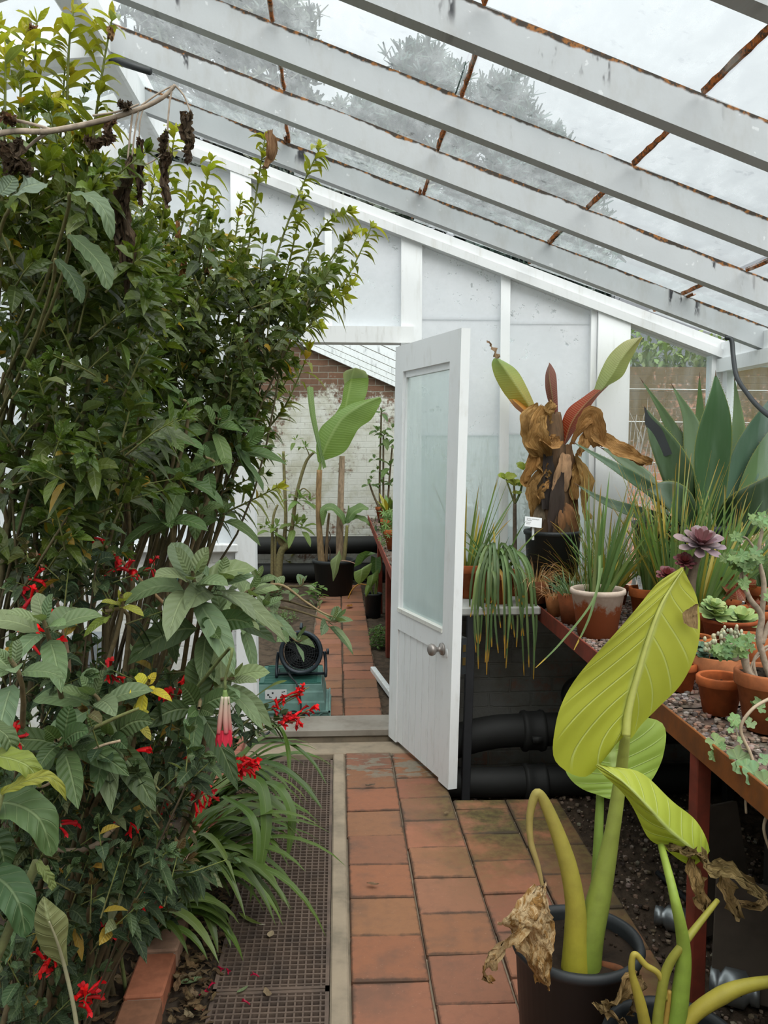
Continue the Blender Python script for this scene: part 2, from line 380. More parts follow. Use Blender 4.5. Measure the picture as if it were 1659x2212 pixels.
M_BRDARK = mat_brick('grimy_brick', (.16, .15, .13), ((.20, .12, .085), (.17, .15, .12)), paint=(.185, .18, .165), pamt=.3, bw=.235, bh=.082, bump=.9)
M_BRWHITE = mat_brick('whitewashed_brick', (.6, .6, .58), ((.5, .3, .2), (.55, .4, .3)), paint=(.76, .77, .765), pamt=.5)
M_BRGARD = mat_brick('garden_brick', (.42, .36, .32), ((.42, .17, .10), (.50, .24, .16)), moss=((.15, .095, .028), 1.25, 1.6), bump=.5)
M_CONC = simple('concrete', (.30, .235, .165), .9, nscale=34, namt=.7, dark=(.15, .125, .09), bump=.5)
M_SOIL = simple('soil', (.060, .045, .033), 1., spec=.1, nscale=60, namt=.7, dark=(.02, .015, .011), bump=1.)
M_SOILG = simple('gritty_soil', (.095, .068, .048), 1., spec=.1, nscale=110, namt=.8, dark=(.03, .024, .018), bump=1.)
M_IRON = simple('rusty_iron', (.135, .092, .068), .75, .15, nscale=70, namt=.5, dark=(.055, .04, .033), bump=.5)
M_REDMET = simple('red_oxide', (.21, .048, .030), .6, 0, nscale=14, namt=.5, dark=(.12, .035, .025))
M_DKPIPE = simple('black_iron', (.013, .013, .012), .7, .1, nscale=30, namt=.3)
# ---- ground outside and soil inside
mb = MB(); mb.box((-30, -12, -.6), (30, 60, -.31), (1, 1, 1)); g = struct(mb.build('ground', simple('outside_soil', (.10, .11, .07), 1., nscale=3)))
def bumpy(name, x0, x1, y0, y1, z, amp, nx, ny, mat, hole=None):
    mb = MB(); ids = {}
    for j in range(ny + 1):
        for i in range(nx + 1):
            ids[i, j] = mb.add((x0 + (x1 - x0) * i / nx, y0 + (y1 - y0) * j / ny, z + rnd.uniform(-amp, amp)), (i / nx, j / ny))
    for j in range(ny):
        for i in range(nx): mb.f.append([ids[i, j], ids[i + 1, j], ids[i + 1, j + 1], ids[i, j + 1]])
    return struct(mb.build(name, mat, smooth=True))
bumpy('ground_bench_side', .985, XR, -1., YW, -.205, .012, 60, 260, M_SOILG)
bumpy('ground_door_side', .50, .99, 3.80, YW, -.205, .014, 24, 40, M_SOILG)
bumpy('ground_bed', XL, -.61, -1., YW, .0, .015, 80, 140, M_SOIL)
bumpy('ground_gutter', -.61, -.375, -1, 4.5, -.012, .008, 18, 240, M_SOIL)
bumpy('ground_far_left', -2.6, -.22, YW + .24, 10.5, -.03, .012, 60, 120, M_SOILG)
bumpy('ground_far_right', .262, 1.5, YW + .24, 10.5, -.03, .012, 40, 120, M_SOILG)
# ---- quarry tile path
t = NT('quarry_tile'); o = t.obj(); c = t.col(); x, y, z = t.sep(o)
n = t.noise(o, 26, 6, .65); n2 = t.noise(o, 3.2, 4, .6); n3 = t.noise(o, 120, 2)
b = t.mix(t.math('MULTIPLY', t.ramp(n, .42, .72), .4), c, t.mix(.5, c, (.09, .06, .045)))
b = t.mix(t.math('MULTIPLY', t.ramp(n2, .50, .68), .55), b, (.12, .075, .055))
b = t.mix(t.math('MULTIPLY', t.ramp(n3, .66, .75), .4), b, (.40, .24, .16))
mo = t.math('MULTIPLY', t.ramp(x, .20, .62), t.ramp(y, 2.7, 3.6)); mo = t.math('MULTIPLY', mo, t.ramp(t.noise(o, 5, 5, .6), .34, .56))
edge = t.math('MULTIPLY', t.ramp(x, .78, .97), t.ramp(n2, .3, .5)); mo = t.math('MAXIMUM', mo, t.math('MULTIPLY', edge, .8))
b = t.mix(t.math('MULTIPLY', mo, .88), b, t.mix(t.ramp(n, .35, .65), (.035, .034, .012), (.105, .095, .028)))
ux, uy, uz_ = t.sep(t.uv()); ed_ = t.math('MAXIMUM', t.math('ABSOLUTE', t.math('MULTIPLY_ADD', ux, 2, -1)), t.math('ABSOLUTE', t.math('MULTIPLY_ADD', uy, 2, -1)))
eg = t.math('MULTIPLY', t.ramp(t.math('ADD', ed_, t.math('MULTIPLY_ADD', n, .22, t.math('MULTIPLY_ADD', n2, .30, -.26))), .90, 1.02), .75); b = t.mix(eg, b, (.05, .035, .024))
bk = t.math('MULTIPLY', t.math('MULTIPLY', t.ramp(y, 4.02, 4.16), t.ramp(y, 4.48, 4.36)), t.ramp(t.noise(t.scale(o, (1, 2.4, 1)), 7, 5, .6), .50, .54)); b = t.mix(bk, b, t.mix(n, (.13, .105, .075), (.28, .235, .175)))
wh = t.math('MULTIPLY', t.ramp(t.noise(o, 14, 5, .7), .72, .78), .5); b = t.mix(wh, b, (.40, .36, .33))
M_TILE = t.done(t.prin(b, .78, .35, 0, t.bump(t.math('ADD', n, t.math('MULTIPLY', n2, .6)), .35, .006)))
mb = MB()
P = .2455; cols = [.03 + .2405 * k for k in range(5)]
def tile(x0, x1, y0, y1, zt=0., g=.0045):
    c = jit((.275, .118, .064), .14, .05); h = rnd.uniform(-.003, .003)
    hx, hy = rnd.uniform(-.002, .002), rnd.uniform(-.002, .002)
    ctr = V(((x0 + x1) / 2, (y0 + y1) / 2, zt - .02 + h))
    mb.obox(ctr, V(((x1 - x0) / 2 - g / 2 + rnd.uniform(-.0025, .001), 0, hx)), V((0, (y1 - y0) / 2 - g / 2, hy)), V((-hx, -hy, .02)), c, .0045)
for k in range(4):
    ph = 2.981 + (0 if k % 2 == 0 else -.118); j = -14
    while True:
        y0 = ph + j * P; y1 = y0 + P; j += 1
        if y1 < -.3: continue
        lim = 4.44 if k < 2 else 3.81
        if y0 > lim - .04: break
        tile(cols[k], cols[k + 1], y0, min(y1, lim))
for k, (x0, x1) in enumerate(((-.215, .028), (.028, .262))):
    y = YW + .26 + (.09 if k else 0)
    if k: tile(x0, x1, YW + .25, y)
    L = .188 if k == 0 else .225
    while y < 9.9: tile(x0, x1, y, y + L); y += L
struct(mb.build('floor', M_TILE))
mb = MB(); mb.box((-.03, -.4, -.30), (.995, 3.80, -.018)); mb.box((-.03, 3.80, -.30), (.512, 4.62, -.018)); mb.box((-.22, YW + .2, -.2), (.266, 9.9, -.03))
struct(mb.build('floor_bedding', M_CONC))
# concrete strip beside the tiles, apron below the step
mb = MB(); mb.obox(V((-.002, 2.0, -.01)), V((.028, 0, 0)), V((0, 2.42, 0)), V((0, 0, .016)), (1, 1, 1), .006)
struct(mb.build('floor_strip', M_CONC))
mb = MB(); mb.obox(V((-.02, 4.515, -.04)), V((.53, 0, 0)), V((0, .085, 0)), V((0, 0, .044)), (1, 1, 1), .006)
mb.obox(V((.27, 4.45, -.04)), V((.24, 0, 0)), V((0, .03, 0)), V((0, 0, .036)), (1, 1, 1), .006)
struct(mb.build('floor_apron', M_CONC))
# door step: concrete riser with a worn timber sill
mb = MB(); mb.obox(V((-.08, 4.78, -.06)), V((.44, 0, 0)), V((0, .14, 0)), V((0, 0, .085)), (1, 1, 1), .008)
struct(mb.build('trim_1', M_CONC))
mb = MB(); mb.obox(V((-.09, 4.745, .046)), V((.40, 0, 0)), V((0, .125, 0)), V((0, 0, .021)), (1, 1, 1), .006)
struct(mb.build('sill_door', simple('worn_sill', (.27, .24, .20), .7, nscale=30, namt=.5, dark=(.13, .10, .075))))
# brick edging of the bed
mb = MB(); y = .6
MBR = mat_col('edging_brick', .85, .3, 30, .35, bump=.5)
while y < 4.4:
    c = jit((.36, .14, .085), .2, .08) if rnd.random() < .6 else jit((.38, .22, .16), .15)
    mb.obox(V((-.555 + rnd.uniform(-.004, .004) , y + .108, .012)), V((.055, .002, 0)), V((0, .104, 0)), V((0, 0, .04)), c, .006); y += .222
e = struct(mb.build('trim_2', MBR)); e['label'] = 'red brick edging of the planting bed'
mb = MB(); mb.box((-.6, .6, -.03), (-.508, 4.4, .040)); struct(mb.build('trim_3', simple('mortar', (.34, .31, .27), .95, nscale=50)))
# ---- partition wall
mb = MB(); mb.box((.40, YW + .02, -.3), (XR, YW + .24, .775)); struct(mb.build('wall_partition_right', M_BRDARK))
mb = MB(); mb.box((XL, YW + .01, -.3), (-.535, YW + .24, 1.04)); struct(mb.build('wall_partition_left', M_BRWHITE))
mb = MB(); mb.obox(V((-2.22, YW + .11, 1.06)), V((1.69, 0, 0)), V((0, .15, 0)), V((0, 0, .022)), (1, 1, 1), .006); struct(mb.build('sill_partition_left', M_PAINT2))
def post(name, x0, x1, z0, y0=YW, y1=YW + .07, mat=None, zt=None):
    mb = MB(); e = .02
    mb.prism([(x0, z0), (x1, z0), (x1, zt if zt else zr(x1) + e), (x0, zt if zt else zr(x0) + e)], 'Y', y0, y1)
    return struct(mb.build(name, mat or M_PAINT))
n_trim = [3]
def tname(): n_trim[0] += 1; return 'trim_%d' % n_trim[0]
post(tname(), -.545, -.44, 0.02, YW - .03, YW + .10)        # door jambs
post(tname(), .335, .445, 0.0, YW - .005, YW + .09)
for x0, x1, z0 in ((-.065, -.027, 2.22), (.865, .915, .79), (1.352, 1.383, .79), (1.385, 1.56, .79), (2.015, 2.075, .79), (-.55, -.50, 2.2), (-1.02, -.97, 1.08), (-1.52, -1.47, 1.08), (-2.05, -2.0, 1.08), (-2.6, -2.55, 1.08), (-3.2, -3.15, 1.08)):
    post(tname(), x0, x1, z0, YW - (.02 if x1 - x0 > .1 else 0))
mb = MB(); mb.box((-.54, YW - .025, 2.14), (.40, YW + .09, 2.225)); struct(mb.build(tname(), M_PAINT2))    # door head
mb = MB(); mb.obox(V((.725, YW - .10, .785)), V((.275, 0, 0)), V((0, .33, 0)), V((0, 0, .022)), (1, 1, 1), .008); struct(mb.build('sill_partition_right', simple('pale_slab', (.47, .47, .45), .8, nscale=30, namt=.5, dark=(.25, .24, .21))))
# wall plate that closes the roof against the partition
def slope_bar(mb, x0, x1, y0, y1, h0, h1, c=(1, 1, 1)):
    q = [(x0, zr(x0) + h0), (x1, zr(x1) + h0), (x1, zr(x1) + h1), (x0, zr(x0) + h1)]; L = math.hypot(x1 - x0, zr(x1) - zr(x0))
    P = [V((x, y, z)) for y in (y0, y1) for x, z in q]; n0 = len(mb.v)
    for f, uvs in (((0, 1, 2, 3), ((0, 0), (L, 0), (L, 1), (0, 1))), ((5, 4, 7, 6), ((L, 0), (0, 0), (0, 1), (L, 1))), ((0, 4, 5, 1), ((0, .3), (0, .3), (L, .3), (L, .3))), ((3, 2, 6, 7), ((0, 1), (L, 1), (L, 1), (0, 1))), ((0, 3, 7, 4), ((0, 0), (0, 1), (0, 1), (0, 0))), ((1, 5, 6, 2), ((L, 0), (L, 0), (L, 1), (L, 1)))):
        mb.f.append([mb.add(P[i], u, c) for i, u in zip(f, uvs)])
mb = MB(); slope_bar(mb, RX, XR + .05, YW - .035, YW + .09, 0, .045); slope_bar(mb, RX, XR + .05, YW - .01, YW + .09, .045, .10); slope_bar(mb, XL, RX, YW - .035, YW + .09, 0, .10)
struct(mb.build('beam_wall_plate', mat_paint('plate_paint', (.60, .61, .61), grime=.5)))
# panes of the partition: whitewashed above, clearer below
pn = [0]
def pane(x0, x1, z0, z1=None, mat=M_FROST, y=YW + .03):
    pn[0] += 1; mb = MB(); top = [(x1, zr(x1)), (x0, zr(x0))] if z1 is None else [(x1, z1), (x0, z1)]
    mb.prism([(x0, z0), (x1, z0)] + top, 'Y', y, y + .004); return struct(mb.build('window_%d' % pn[0], mat))
pane(-.51, -.06, 2.22); pane(-.03, .35, 2.22); pane(.44, .87, 2.27); pane(.91, 1.36, 2.25); pane(.44, .87, 1.655, 2.285, M_FROST, YW + .036); pane(.91, 1.36, 1.66, 2.265, M_FROST, YW + .036); pane(1.555, 2.02, .80, None, M_CLEAR)
pane(.44, .87, .80, 1.665, M_MILK, YW + .042); pane(.91, 1.36, .80, 1.67, M_MILK, YW + .042)
for x0, x1 in ((-1.0, -.54), (-1.5, -.99), (-2.03, -1.49), (-2.58, -2.02), (-3.18, -2.57), (XL, -3.17)): pane(x0, x1, 1.07)
# ---- roof of the near house
RY = [4.19, 3.58, 3.03, 2.44, 1.83, 1.24, .65, .06, -.53, -1.12]
for k, y in enumerate(RY):
    mb = MB(); slope_bar(mb, RX, XR + .12, y - .0275, y + .0275, 0, .112); struct(mb.build('beam_rafter', M_RAFT))
    mb = MB(); slope_bar(mb, XL - .1, RX, y - .0275, y + .0275, 0, .112); struct(mb.build('beam_rafter_left', M_PAINT2))
mb = MB()
for y in RY + [YW]:
    y0, y1 = y - .6, y
    for (a, b_) in ((RX, -.22), (-.22, .40), (.40, 1.01), (1.01, 1.66), (1.66, XR + .2)):
        mb.f.append([mb.add((x, yy, zr(x) + h), (x, yy)) for x, yy, h in ((a, y0, .108), (b_, y0, .122), (b_, y1, .122), (a, y1, .108))])
    mb.f.append([mb.add((x, yy, zr(x) + .115), (x, yy)) for x, yy in ((XL - .15, y0), (RX, y0), (RX, y1), (XL - .15, y1))])
ceiling = struct(mb.build('ceiling', M_ROOF))
t = NT('rusty_putty'); o = t.obj(); n = t.noise(o, 55, 5, .7); n2 = t.noise(o, 7, 3)
c = t.mix(t.ramp(n, .42, .6), (.44, .13, .025), (.07, .045, .025)); c = t.mix(t.math('MULTIPLY', t.ramp(n2, .52, .66), .7), c, (.46, .42, .36))
M_PUTTY = t.done(t.prin(c, .9, .2, 0, t.bump(n, .5, .006)))
for k, x in enumerate((-.22, .40, 1.01, 1.66)):
    for y in RY[:8] + [YW]:
        mb = MB(); m = 14; dx = rnd.uniform(-.02, .02); rows = []
        for i in range(m + 1):
            yy = y - .56 + .52 * i / m; wd = .006 + .004 * rnd.random(); cx = x + dx + rnd.uniform(-.0015, .0015)
            rows.append([mb.add(p, (0, 0)) for p in ((cx - wd, yy, zr(cx - wd) + .114), (cx - wd * .5, yy, zr(cx) + .102), (cx + wd * .5, yy, zr(cx) + .102), (cx + wd, yy, zr(cx + wd) + .114))])
        for i in range(m):
            for q in range(3): mb.f.append([rows[i][q], rows[i + 1][q], rows[i + 1][q + 1], rows[i][q + 1]])
        struct(mb.build(tname(), M_PUTTY))
# ridge beam, tie beams
mb = MB(); z = zr(RX); mb.obox(V((RX - .02, 1.75, z + .08)), V((.045, 0, 0)), V((0, 2.95, 0)), V((0, 0, .10)), (1, 1, 1), .01); struct(mb.build('beam_ridge', M_PAINT))
for y in (3.55,):
    mb = MB(); mb.obox(V((-2.4, y, 3.02)), V((1.52, 0, .12)), V((0, .05, 0)), V((0, 0, .075)), (1, 1, 1), .02); struct(mb.build('beam_tie', M_PAINT))
for x in (-1.75, -2.6):
    mb = MB(); mb.box((x - .02, -1.2, zr(x) + .03), (x + .02, YW, zr(x) + .07)); struct(mb.build('beam_purlin', M_PAINT2))
# eaves wall on the right: dwarf wall, glazing, plate
mb = MB(); mb.box((XR, -1.2, -.3), (XR + .22, YW + .24, .775)); struct(mb.build('wall_right', M_BRDARK))
mb = MB(); mb.box((XR - .02, -1.2, .775), (XR + .24, YW + .1, .81)); struct(mb.build('sill_right', M_PAINT2))
zp = zr(XR)
mb = MB(); mb.box((XR - .03, -1.2, zp - .07), (XR + .06, YW + .05, zp + .0)); mb.box((XR - .01, -1.2, zp), (XR + .06, YW + .05, zp + .09)); struct(mb.build('beam_eaves', M_PAINT))
for y in (4.60, 3.95, 3.30, 2.65, 2.0, 1.35, .7, .05, -.6):
    mb = MB(); mb.box((XR, y - .028, .81), (XR + .055, y + .028, zp)); struct(mb.build(tname(), M_PAINT))
mb = MB(); mb.box((XR + .025, -1.2, .81), (XR + .03, YW, zp)); struct(mb.build('window_right', M_CLEAR))
# left and rear sides (mostly behind the planting or the camera)
mb = MB(); mb.box((XL - .2, -1.2, -.3), (XL, YW + .24, 1.04)); struct(mb.build('wall_left', M_BRWHITE))
mb = MB(); mb.box((XL - .1, -1.2, 1.04), (XL - .095, YW, zr(XL) + .1)); struct(mb.build('window_left', M_FROST))
mb = MB(); mb.prism([(XL, -.3), (XR, -.3), (XR, 1.0), (XL, 1.0)], 'Y', -1.4, -1.2); struct(mb.build('wall_rear', M_BRWHITE))
mb = MB(); mb.prism([(XL, 1.0), (XR, 1.0), (XR, zr(XR) + .1), (RX, zr(RX) + .1), (XL, zr(XL) + .1)], 'Y', -1.3, -1.295); struct(mb.build('window_rear', M_FROST))
# ---- the far house beyond the door
YF = 10.5; XFL, XFR = -2.6, 1.5
def zf(x): return 2.60 - .435 * x if x > -.95 else 2.60 + .435 * .95 - .435 * (-.95 - x)
mb = MB(); mb.prism([(XFL, -.3), (XFR, -.3), (XFR, zf(XFR) + .1), (-.95, zf(-.95) + .1), (XFL, zf(XFL) + .1)], 'Y', YF, YF + .25); struct(mb.build('wall_far', M_BRWALL))
y = YF - .04
def far_bar(mb, y0, y1, h0, h1):
    for xa, xb in ((-.95, XFR), (XFL, -.95)): mb.prism([(xa, zf(xa) + h0), (xb, zf(xb) + h0), (xb, zf(xb) + h1), (xa, zf(xa) + h1)], 'Y', y0, y1)
M_FARPAINT = mat_paint('white_paint_far', grime=.9, streak=(8, 3, 2), gcol=(.07, .08, .09))
while y > YW + .3:
    mb = MB(); far_bar(mb, y - .03, y + .03, 0, .12); struct(mb.build('beam_far_rafter', M_FARPAINT)); y -= .62
mb = MB(); far_bar(mb, YW + .25, YF, .125, .13); struct(mb.build('ceiling_far', M_ROOF))
mb = MB(); mb.box((XFR, YW + .24, -.3), (XFR + .12, YF, .9)); mb.box((XFL - .12, YW + .24, -.3), (XFL, YF, .9)); struct(mb.build('wall_far_sides', M_BRWHITE))
mb = MB(); mb.box((XFR + .03, YW + .24, .9), (XFR + .035, YF, zf(XFR) + .12)); mb.box((XFL - .06, YW + .24, .9), (XFL - .055, YF, zf(XFL) + .12)); struct(mb.build('window_far_sides', M_MILK))
# heating pipes along the far wall
for z in (.10, .42):
    mb = MB(); mb.tube([(-2.5, YF - .16, z), (1.4, YF - .16, z)], .105, 14); o = mb.build('heating_pipe', M_DKPIPE, smooth=True)
    tag(o, 'upper black heating pipe along the painted brick wall' if z > .3 else 'lower black heating pipe along the painted brick wall', 'pipe')
# garden wall outside
mb = MB(); mb.box((1.9, 8.0, -.4), (9, 8.4, 2.33)); struct(mb.build('wall_garden', M_BRGARD))
for z in (1.45, 1.83, 2.13):
    mb = MB(); mb.tube([(2.0, 7.97, z), (8.9, 7.97, z - .06)], .004, 4); tag(mb.build('training_wire', simple('wire%d' % int(z * 100), (.55, .56, .55), .5)), {1.45: 'lowest wire strung along the mossy garden wall', 1.83: 'middle wire strung along the mossy garden wall', 2.13: 'top wire strung along the mossy garden wall'}[z], 'wire')
# ================================================================== FIXED THINGS
TERRA = mat_col('terracotta', .85, .15, 24, .45, bump=.25, tint=(1, .80, .58))
BLACKPL = simple('black_plastic', (.022, .025, .027), .55, 0, .4, nscale=40, namt=.35, dark=(.012, .013, .014))
COMPOST = simple('compost', (.028, .019, .013), 1, spec=.1, nscale=90, namt=.6, dark=(.012, .009, .007), bump=.8)
STALK = mat_col('stalk', .55, .35, 30, .18, .12)
WOODY = mat_col('woody_stem', .85, .2, 50, .5, bump=.5)
DRYLEAF = mat_dry('dry_leaf')
GRASSM = mat_leaf('grass_blade', .45, .25, .15, 0, 0, True, mott=.1)
LEAFM = mat_leaf('broad_leaf', .42, .28, .42, 8, .5, mott=.22)
WHITEPL = simple('white_plastic', (.70, .71, .72), .5, nscale=30, namt=.15)
# ---- the open door
H0, H1, T1, T0 = PY(839, 1590, 4.615), PY(855, 750, 4.615), PY(997, 708, 3.90), PY(968, 1706, 3.90)
DN = ((T0 - H0).cross(H1 - H0)).normalized()
if DN.x > 0: DN = -DN
def dp(s, t, n=0): return (H0 * (1 - s) + T0 * s) * (1 - t) + (H1 * (1 - s) + T1 * s) * t + DN * n
def dbox(mb, s0, s1, t0, t1, n0, n1, c=(1, 1, 1)):
    q = [mb.add(dp(s, t, n), (s, t), c) for n in (n0, n1) for t in (t0, t1) for s in (s0, s1)]
    for f in ((0, 2, 3, 1), (4, 5, 7, 6), (0, 1, 5, 4), (2, 6, 7, 3), (0, 4, 6, 2), (1, 3, 7, 5)): mb.f.append([q[i] for i in f])
door = empty('door_1', H0, 'white half-glazed timber door standing open beside the bench', 'door'); door['kind'] = 'structure'
M_DOOR = mat_paint('door_paint', (.84, .855, .86), grime=.32, streak=(7, 7, 2), gcol=(.34, .30, .22))
mb = MB()
for a in ((0, .135, 0, 1, -.045, 0), (.855, 1, 0, 1, -.045, 0), (.135, .855, .935, 1, -.045, 0), (.135, .855, .292, .338, -.045, 0)): dbox(mb, *a)
dbox(mb, .135, .155, .345, .935, -.035, -.012); dbox(mb, .84, .855, .345, .935, -.035, -.012); dbox(mb, .135, .855, .92, .935, -.035, -.012)
mb.build('frame', M_DOOR, door)
mb = MB(); dbox(mb, .135, .855, .338, .347, -.04, .006); mb.build('glazing_sill', mat_paint('door_bead', (.74, .73, .68), grime=.5), door)
mb = MB()
for k in range(7): dbox(mb, .135 + .103 * k + .004, .135 + .103 * (k + 1) - .004, 0.004, .292, -.036, -.008)
dbox(mb, .135, .855, .004, .292, -.034, -.014)
mb.build('lower_panel', M_DOOR, door)
mb = MB(); dbox(mb, .14, .85, .34, .93, -.026, -.022)
M_DGL = NT('door_glass'); t = M_DGL; o = t.obj(); z = t.sep(o)[2]; n = t.noise(t.scale(o, (5, 5, 1)), 3, 5)
tr = t.n('ShaderNodeBsdfTransparent'); tr.inputs[0].default_value = (.93, .96, .95, 1); tl = t.n('ShaderNodeBsdfTranslucent'); tl.inputs[0].default_value = (.82, .90, .89, 1)
df = t.n('ShaderNodeBsdfDiffuse'); df.inputs[0].default_value = (.72, .82, .82, 1)
a = t.n('ShaderNodeMixShader'); a.inputs[0].default_value = .6; t.l(tl.outputs[0], a.inputs[1]); t.l(df.outputs[0], a.inputs[2])
f = t.math('ADD', t.math('MULTIPLY', t.ramp(z, 1.75, .85), .42), t.math('MULTIPLY_ADD', n, .2, .16), clamp=True)
b = t.n('ShaderNodeMixShader'); t.l(f, b.inputs[0]); t.l(tr.outputs[0], b.inputs[1]); t.l(a.outputs[0], b.inputs[2])
g = t.n('ShaderNodeBsdfGlossy'); g.inputs['Roughness'].default_value = .05; c2 = t.n('ShaderNodeMixShader'); c2.inputs[0].default_value = .07
t.l(b.outputs[0], c2.inputs[1]); t.l(g.outputs[0], c2.inputs[2]); mb.build('glass_pane', t.done(c2.outputs[0]), door)
KN = simple('tarnished_metal', (.30, .27, .25), .42, .6, nscale=40, namt=.35)
kp = dp(.865, .302, 0); zq = DN.to_track_quat('Z', 'Y').to_matrix()
mb = MB(); mb.lathe(kp, [(0, .004), (.024, .004), (.026, .0), (.03, .0), (.028, .008), (.012, .012), (.010, .03), (.016, .036), (.026, .045), (.029, .056), (.026, .066), (.016, .072), (0, .073)], 24, M=zq); mb.build('door_knob', KN, door, True)
kp = dp(.928, .297, 0)
mb = MB(); mb.lathe(kp, [(0, .003), (.008, .003), (.011, .002), (.012, 0)], 18, M=zq @ Matrix.Diagonal((1, 1.9, 1))); mb.build('keyhole_plate', M_PAINT2, door, True)
mb = MB(); dbox(mb, .925, .997, .255, .335, -.075, -.0455); mb.build('rim_lock', BLACKPL, door)
mb = MB(); dbox(mb, .99, 1.0005, .305, .32, -.07, -.055); dbox(mb, .99, 1.0005, .275, .292, -.07, -.055); mb.build('bolt', simple('brass', (.42, .28, .09), .35, .9), door)
# ---- iron gratings over the heating duct
def grating(y0, y1, label):
    x0, x1 = -.375, -.032
    e = empty('floor_grating', ((x0 + x1) / 2, (y0 + y1) / 2, -.03), label, 'grating', 'floor gratings')
    mb = MB(); w = .012
    for a in ((x0, x0 + w, y0, y1), (x1 - w, x1, y0, y1), (x0, x1, y0, y0 + w), (x0, x1, y1 - w, y1)): mb.box((a[0], a[2], -.032), (a[1], a[3], .003), (1, 1, 1))
    mb.build('frame', M_IRON, e)
    mb = MB(); p = .0243; n = round((x1 - x0) / p)
    for i in range(1, n): x = x0 + (x1 - x0) * i / n; mb.box((x - .0026, y0 + w, -.028), (x + .0026, y1 - w, .001))
    n = round((y1 - y0) / .0246)
    for i in range(1, n): y = y0 + (y1 - y0) * i / n; mb.box((x0 + w, y - .003, -.026), (x1 - w, y + .003, .0018))
    mb.build('grille', M_IRON, e)
grating(2.463, 4.35, 'long rusty iron floor grating reaching to the door step')
grating(.55, 2.458, 'rusty iron floor grating at the bottom edge, next to the longer one')
t = NT('duct_debris'); o = t.obj(); n = t.noise(o, 60, 5, .7); M_DEB = t.done(t.prin(t.mix(t.ramp(n, .42, .68), (.06, .038, .026), (.26, .17, .11)), 1, .1, 0, t.bump(n, 1, .02)))
bumpy('floor_duct', -.39, -.02, .4, 4.42, -.040, .007, 18, 200, M_DEB)
# ---- bench on the right: iron lips, legs, gravel bed
BX, BZ = 1.005, .80
LIP = mat_col('bench_iron', .7, .25, 11, .6, bump=.4)
RED, RUST = (.22, .042, .024), (.27, .085, .016)
def bench(y0, y1, label, lipc, legs, far=False, bx=BX, xr=XR, bz=BZ):
    e = empty('plant_bench', (bx + .3, (y0 + y1) / 2, 0 if far else -.2), label, 'bench', 'gravel benches'); z0 = -.03 if far else -.21
    mb = MB(); mb.obox(V((bx, (y0 + y1) / 2, bz - .037)), V((.004, 0, 0)), V((0, (y1 - y0) / 2, 0)), V((0, 0, .037)), lipc, .003); mb.box((bx, y0, bz - .074), (bx + .05, y1, bz - .068), lipc)
    mb.build('front_lip', LIP, e)
    mb = MB(); mb.box((bx + .004, y0, bz - .066), (xr - .01, y1, bz - .056)); mb.build('tray', BLACKPL, e)
    for x, y, red in legs:
        mb = MB(); mb.obox(V((x, y, (bz - .07 + z0) / 2)), V((.022, .003, 0)), V((-.003, .022, 0)), V((0, 0, (bz - .07 - z0) / 2)), RED if red else (.02, .02, .02), .003); mb.build('leg', LIP, e)
    mb = MB()
    nx, ny = int((xr - bx) / .05), int((y1 - y0) / .05); ids = {}
    for j in range(ny + 1):
        for i in range(nx + 1): ids[i, j] = mb.add((bx + .006 + (xr - .02 - bx) * i / nx, y0 + .003 + (y1 - y0 - .006) * j / ny, bz - .048 + rnd.uniform(-.004, .004)), (0, 0), jit((.17, .125, .10), .25))
    for j in range(ny):
        for i in range(nx): mb.f.append([ids[i, j], ids[i + 1, j], ids[i + 1, j + 1], ids[i, j + 1]])
    for k in range(5200 if not far else 500):
        r = rnd.choice((.004, .005, .006, .008, .010, .012)); x = bx + .012 + rnd.random() ** 1.6 * ((.55 if far else .95)); 
        if x > xr - .03: continue
        mb.blob((x, rnd.uniform(y0 + .01, y1 - .01), bz - .042 + r * .3), r, jit(rnd.choice(((.27, .19, .15), (.20, .15, .125), (.33, .27, .235), (.16, .13, .115), (.26, .15, .11))), .2), 5, 3, .2, (1, 1, .7))
    g = mb.build('gravel', mat_col('gravel' + ('_far' if far else ''), .9, .2, 120, .3), e); g['kind'] = 'stuff'
    return e
bench(2.72, 4.60, 'gravel bench with a red front lip, running to the partition', RED, [(BX + .5, 2.85, 0), (XR - .1, 2.85, 0), (XR - .1, 4.2, 0)])
bench(.2, 2.70, 'gravel bench with a rusty brown lip and a red leg', RUST, [(BX + .02, 2.36, 1), (BX + .5, 2.25, 0), (BX + .035, .5, 1), (XR - .1, .5, 0), (XR - .1, 2.3, 0)])
mb = MB(); mb.obox(V((.645, 4.24, .28)), V((.021, 0, 0)), V((0, .021, 0)), V((.012, 0, .485)), (1, 1, 1), .003); tag(mb.build('slab_post', simple('grey_steel', (.035, .036, .04), .6, .3, nscale=60)), 'black square steel post holding up the pale slab', 'post')
# pipes under the bench
def pipe(label, z, y, r, x0, x1, rise=0.):
    e = empty('drain_pipe', (x0, y, z), label, 'pipe', 'iron pipes under the bench')
    mb = MB(); mb.tube(crv([(x0, y + .02, z - rise), (x0 + .22, y, z - rise * .2), (x0 + .5, y, z), (x1, y, z)], 6), r, 22); mb.build('barrel', M_DKPIPE, e, True)
    for x in (x0 + .42,):
        mb = MB()
        M = Matrix.Rotation(PI / 2, 3, 'Y'); mb.lathe((x, y, z - .005), [(r, 0), (r + .018, .004), (r + .022, .02), (r + .014, .034), (r + .014, .085), (r + .022, .10), (r + .018, .118), (r, .122)], 24, M=M)
        mb.box((x + .035, y - r - .04, z - .03), (x + .085, y - r - .008, z + .0)); mb.build('collar', M_DKPIPE, e, True)
pipe('upper fat black iron pipe under the right bench', .135, 4.36, .085, .52, 2.0, .09)
pipe('lower black iron pipe lying on the soil under the right bench', -.115, 4.30, .075, .52, 2.0)
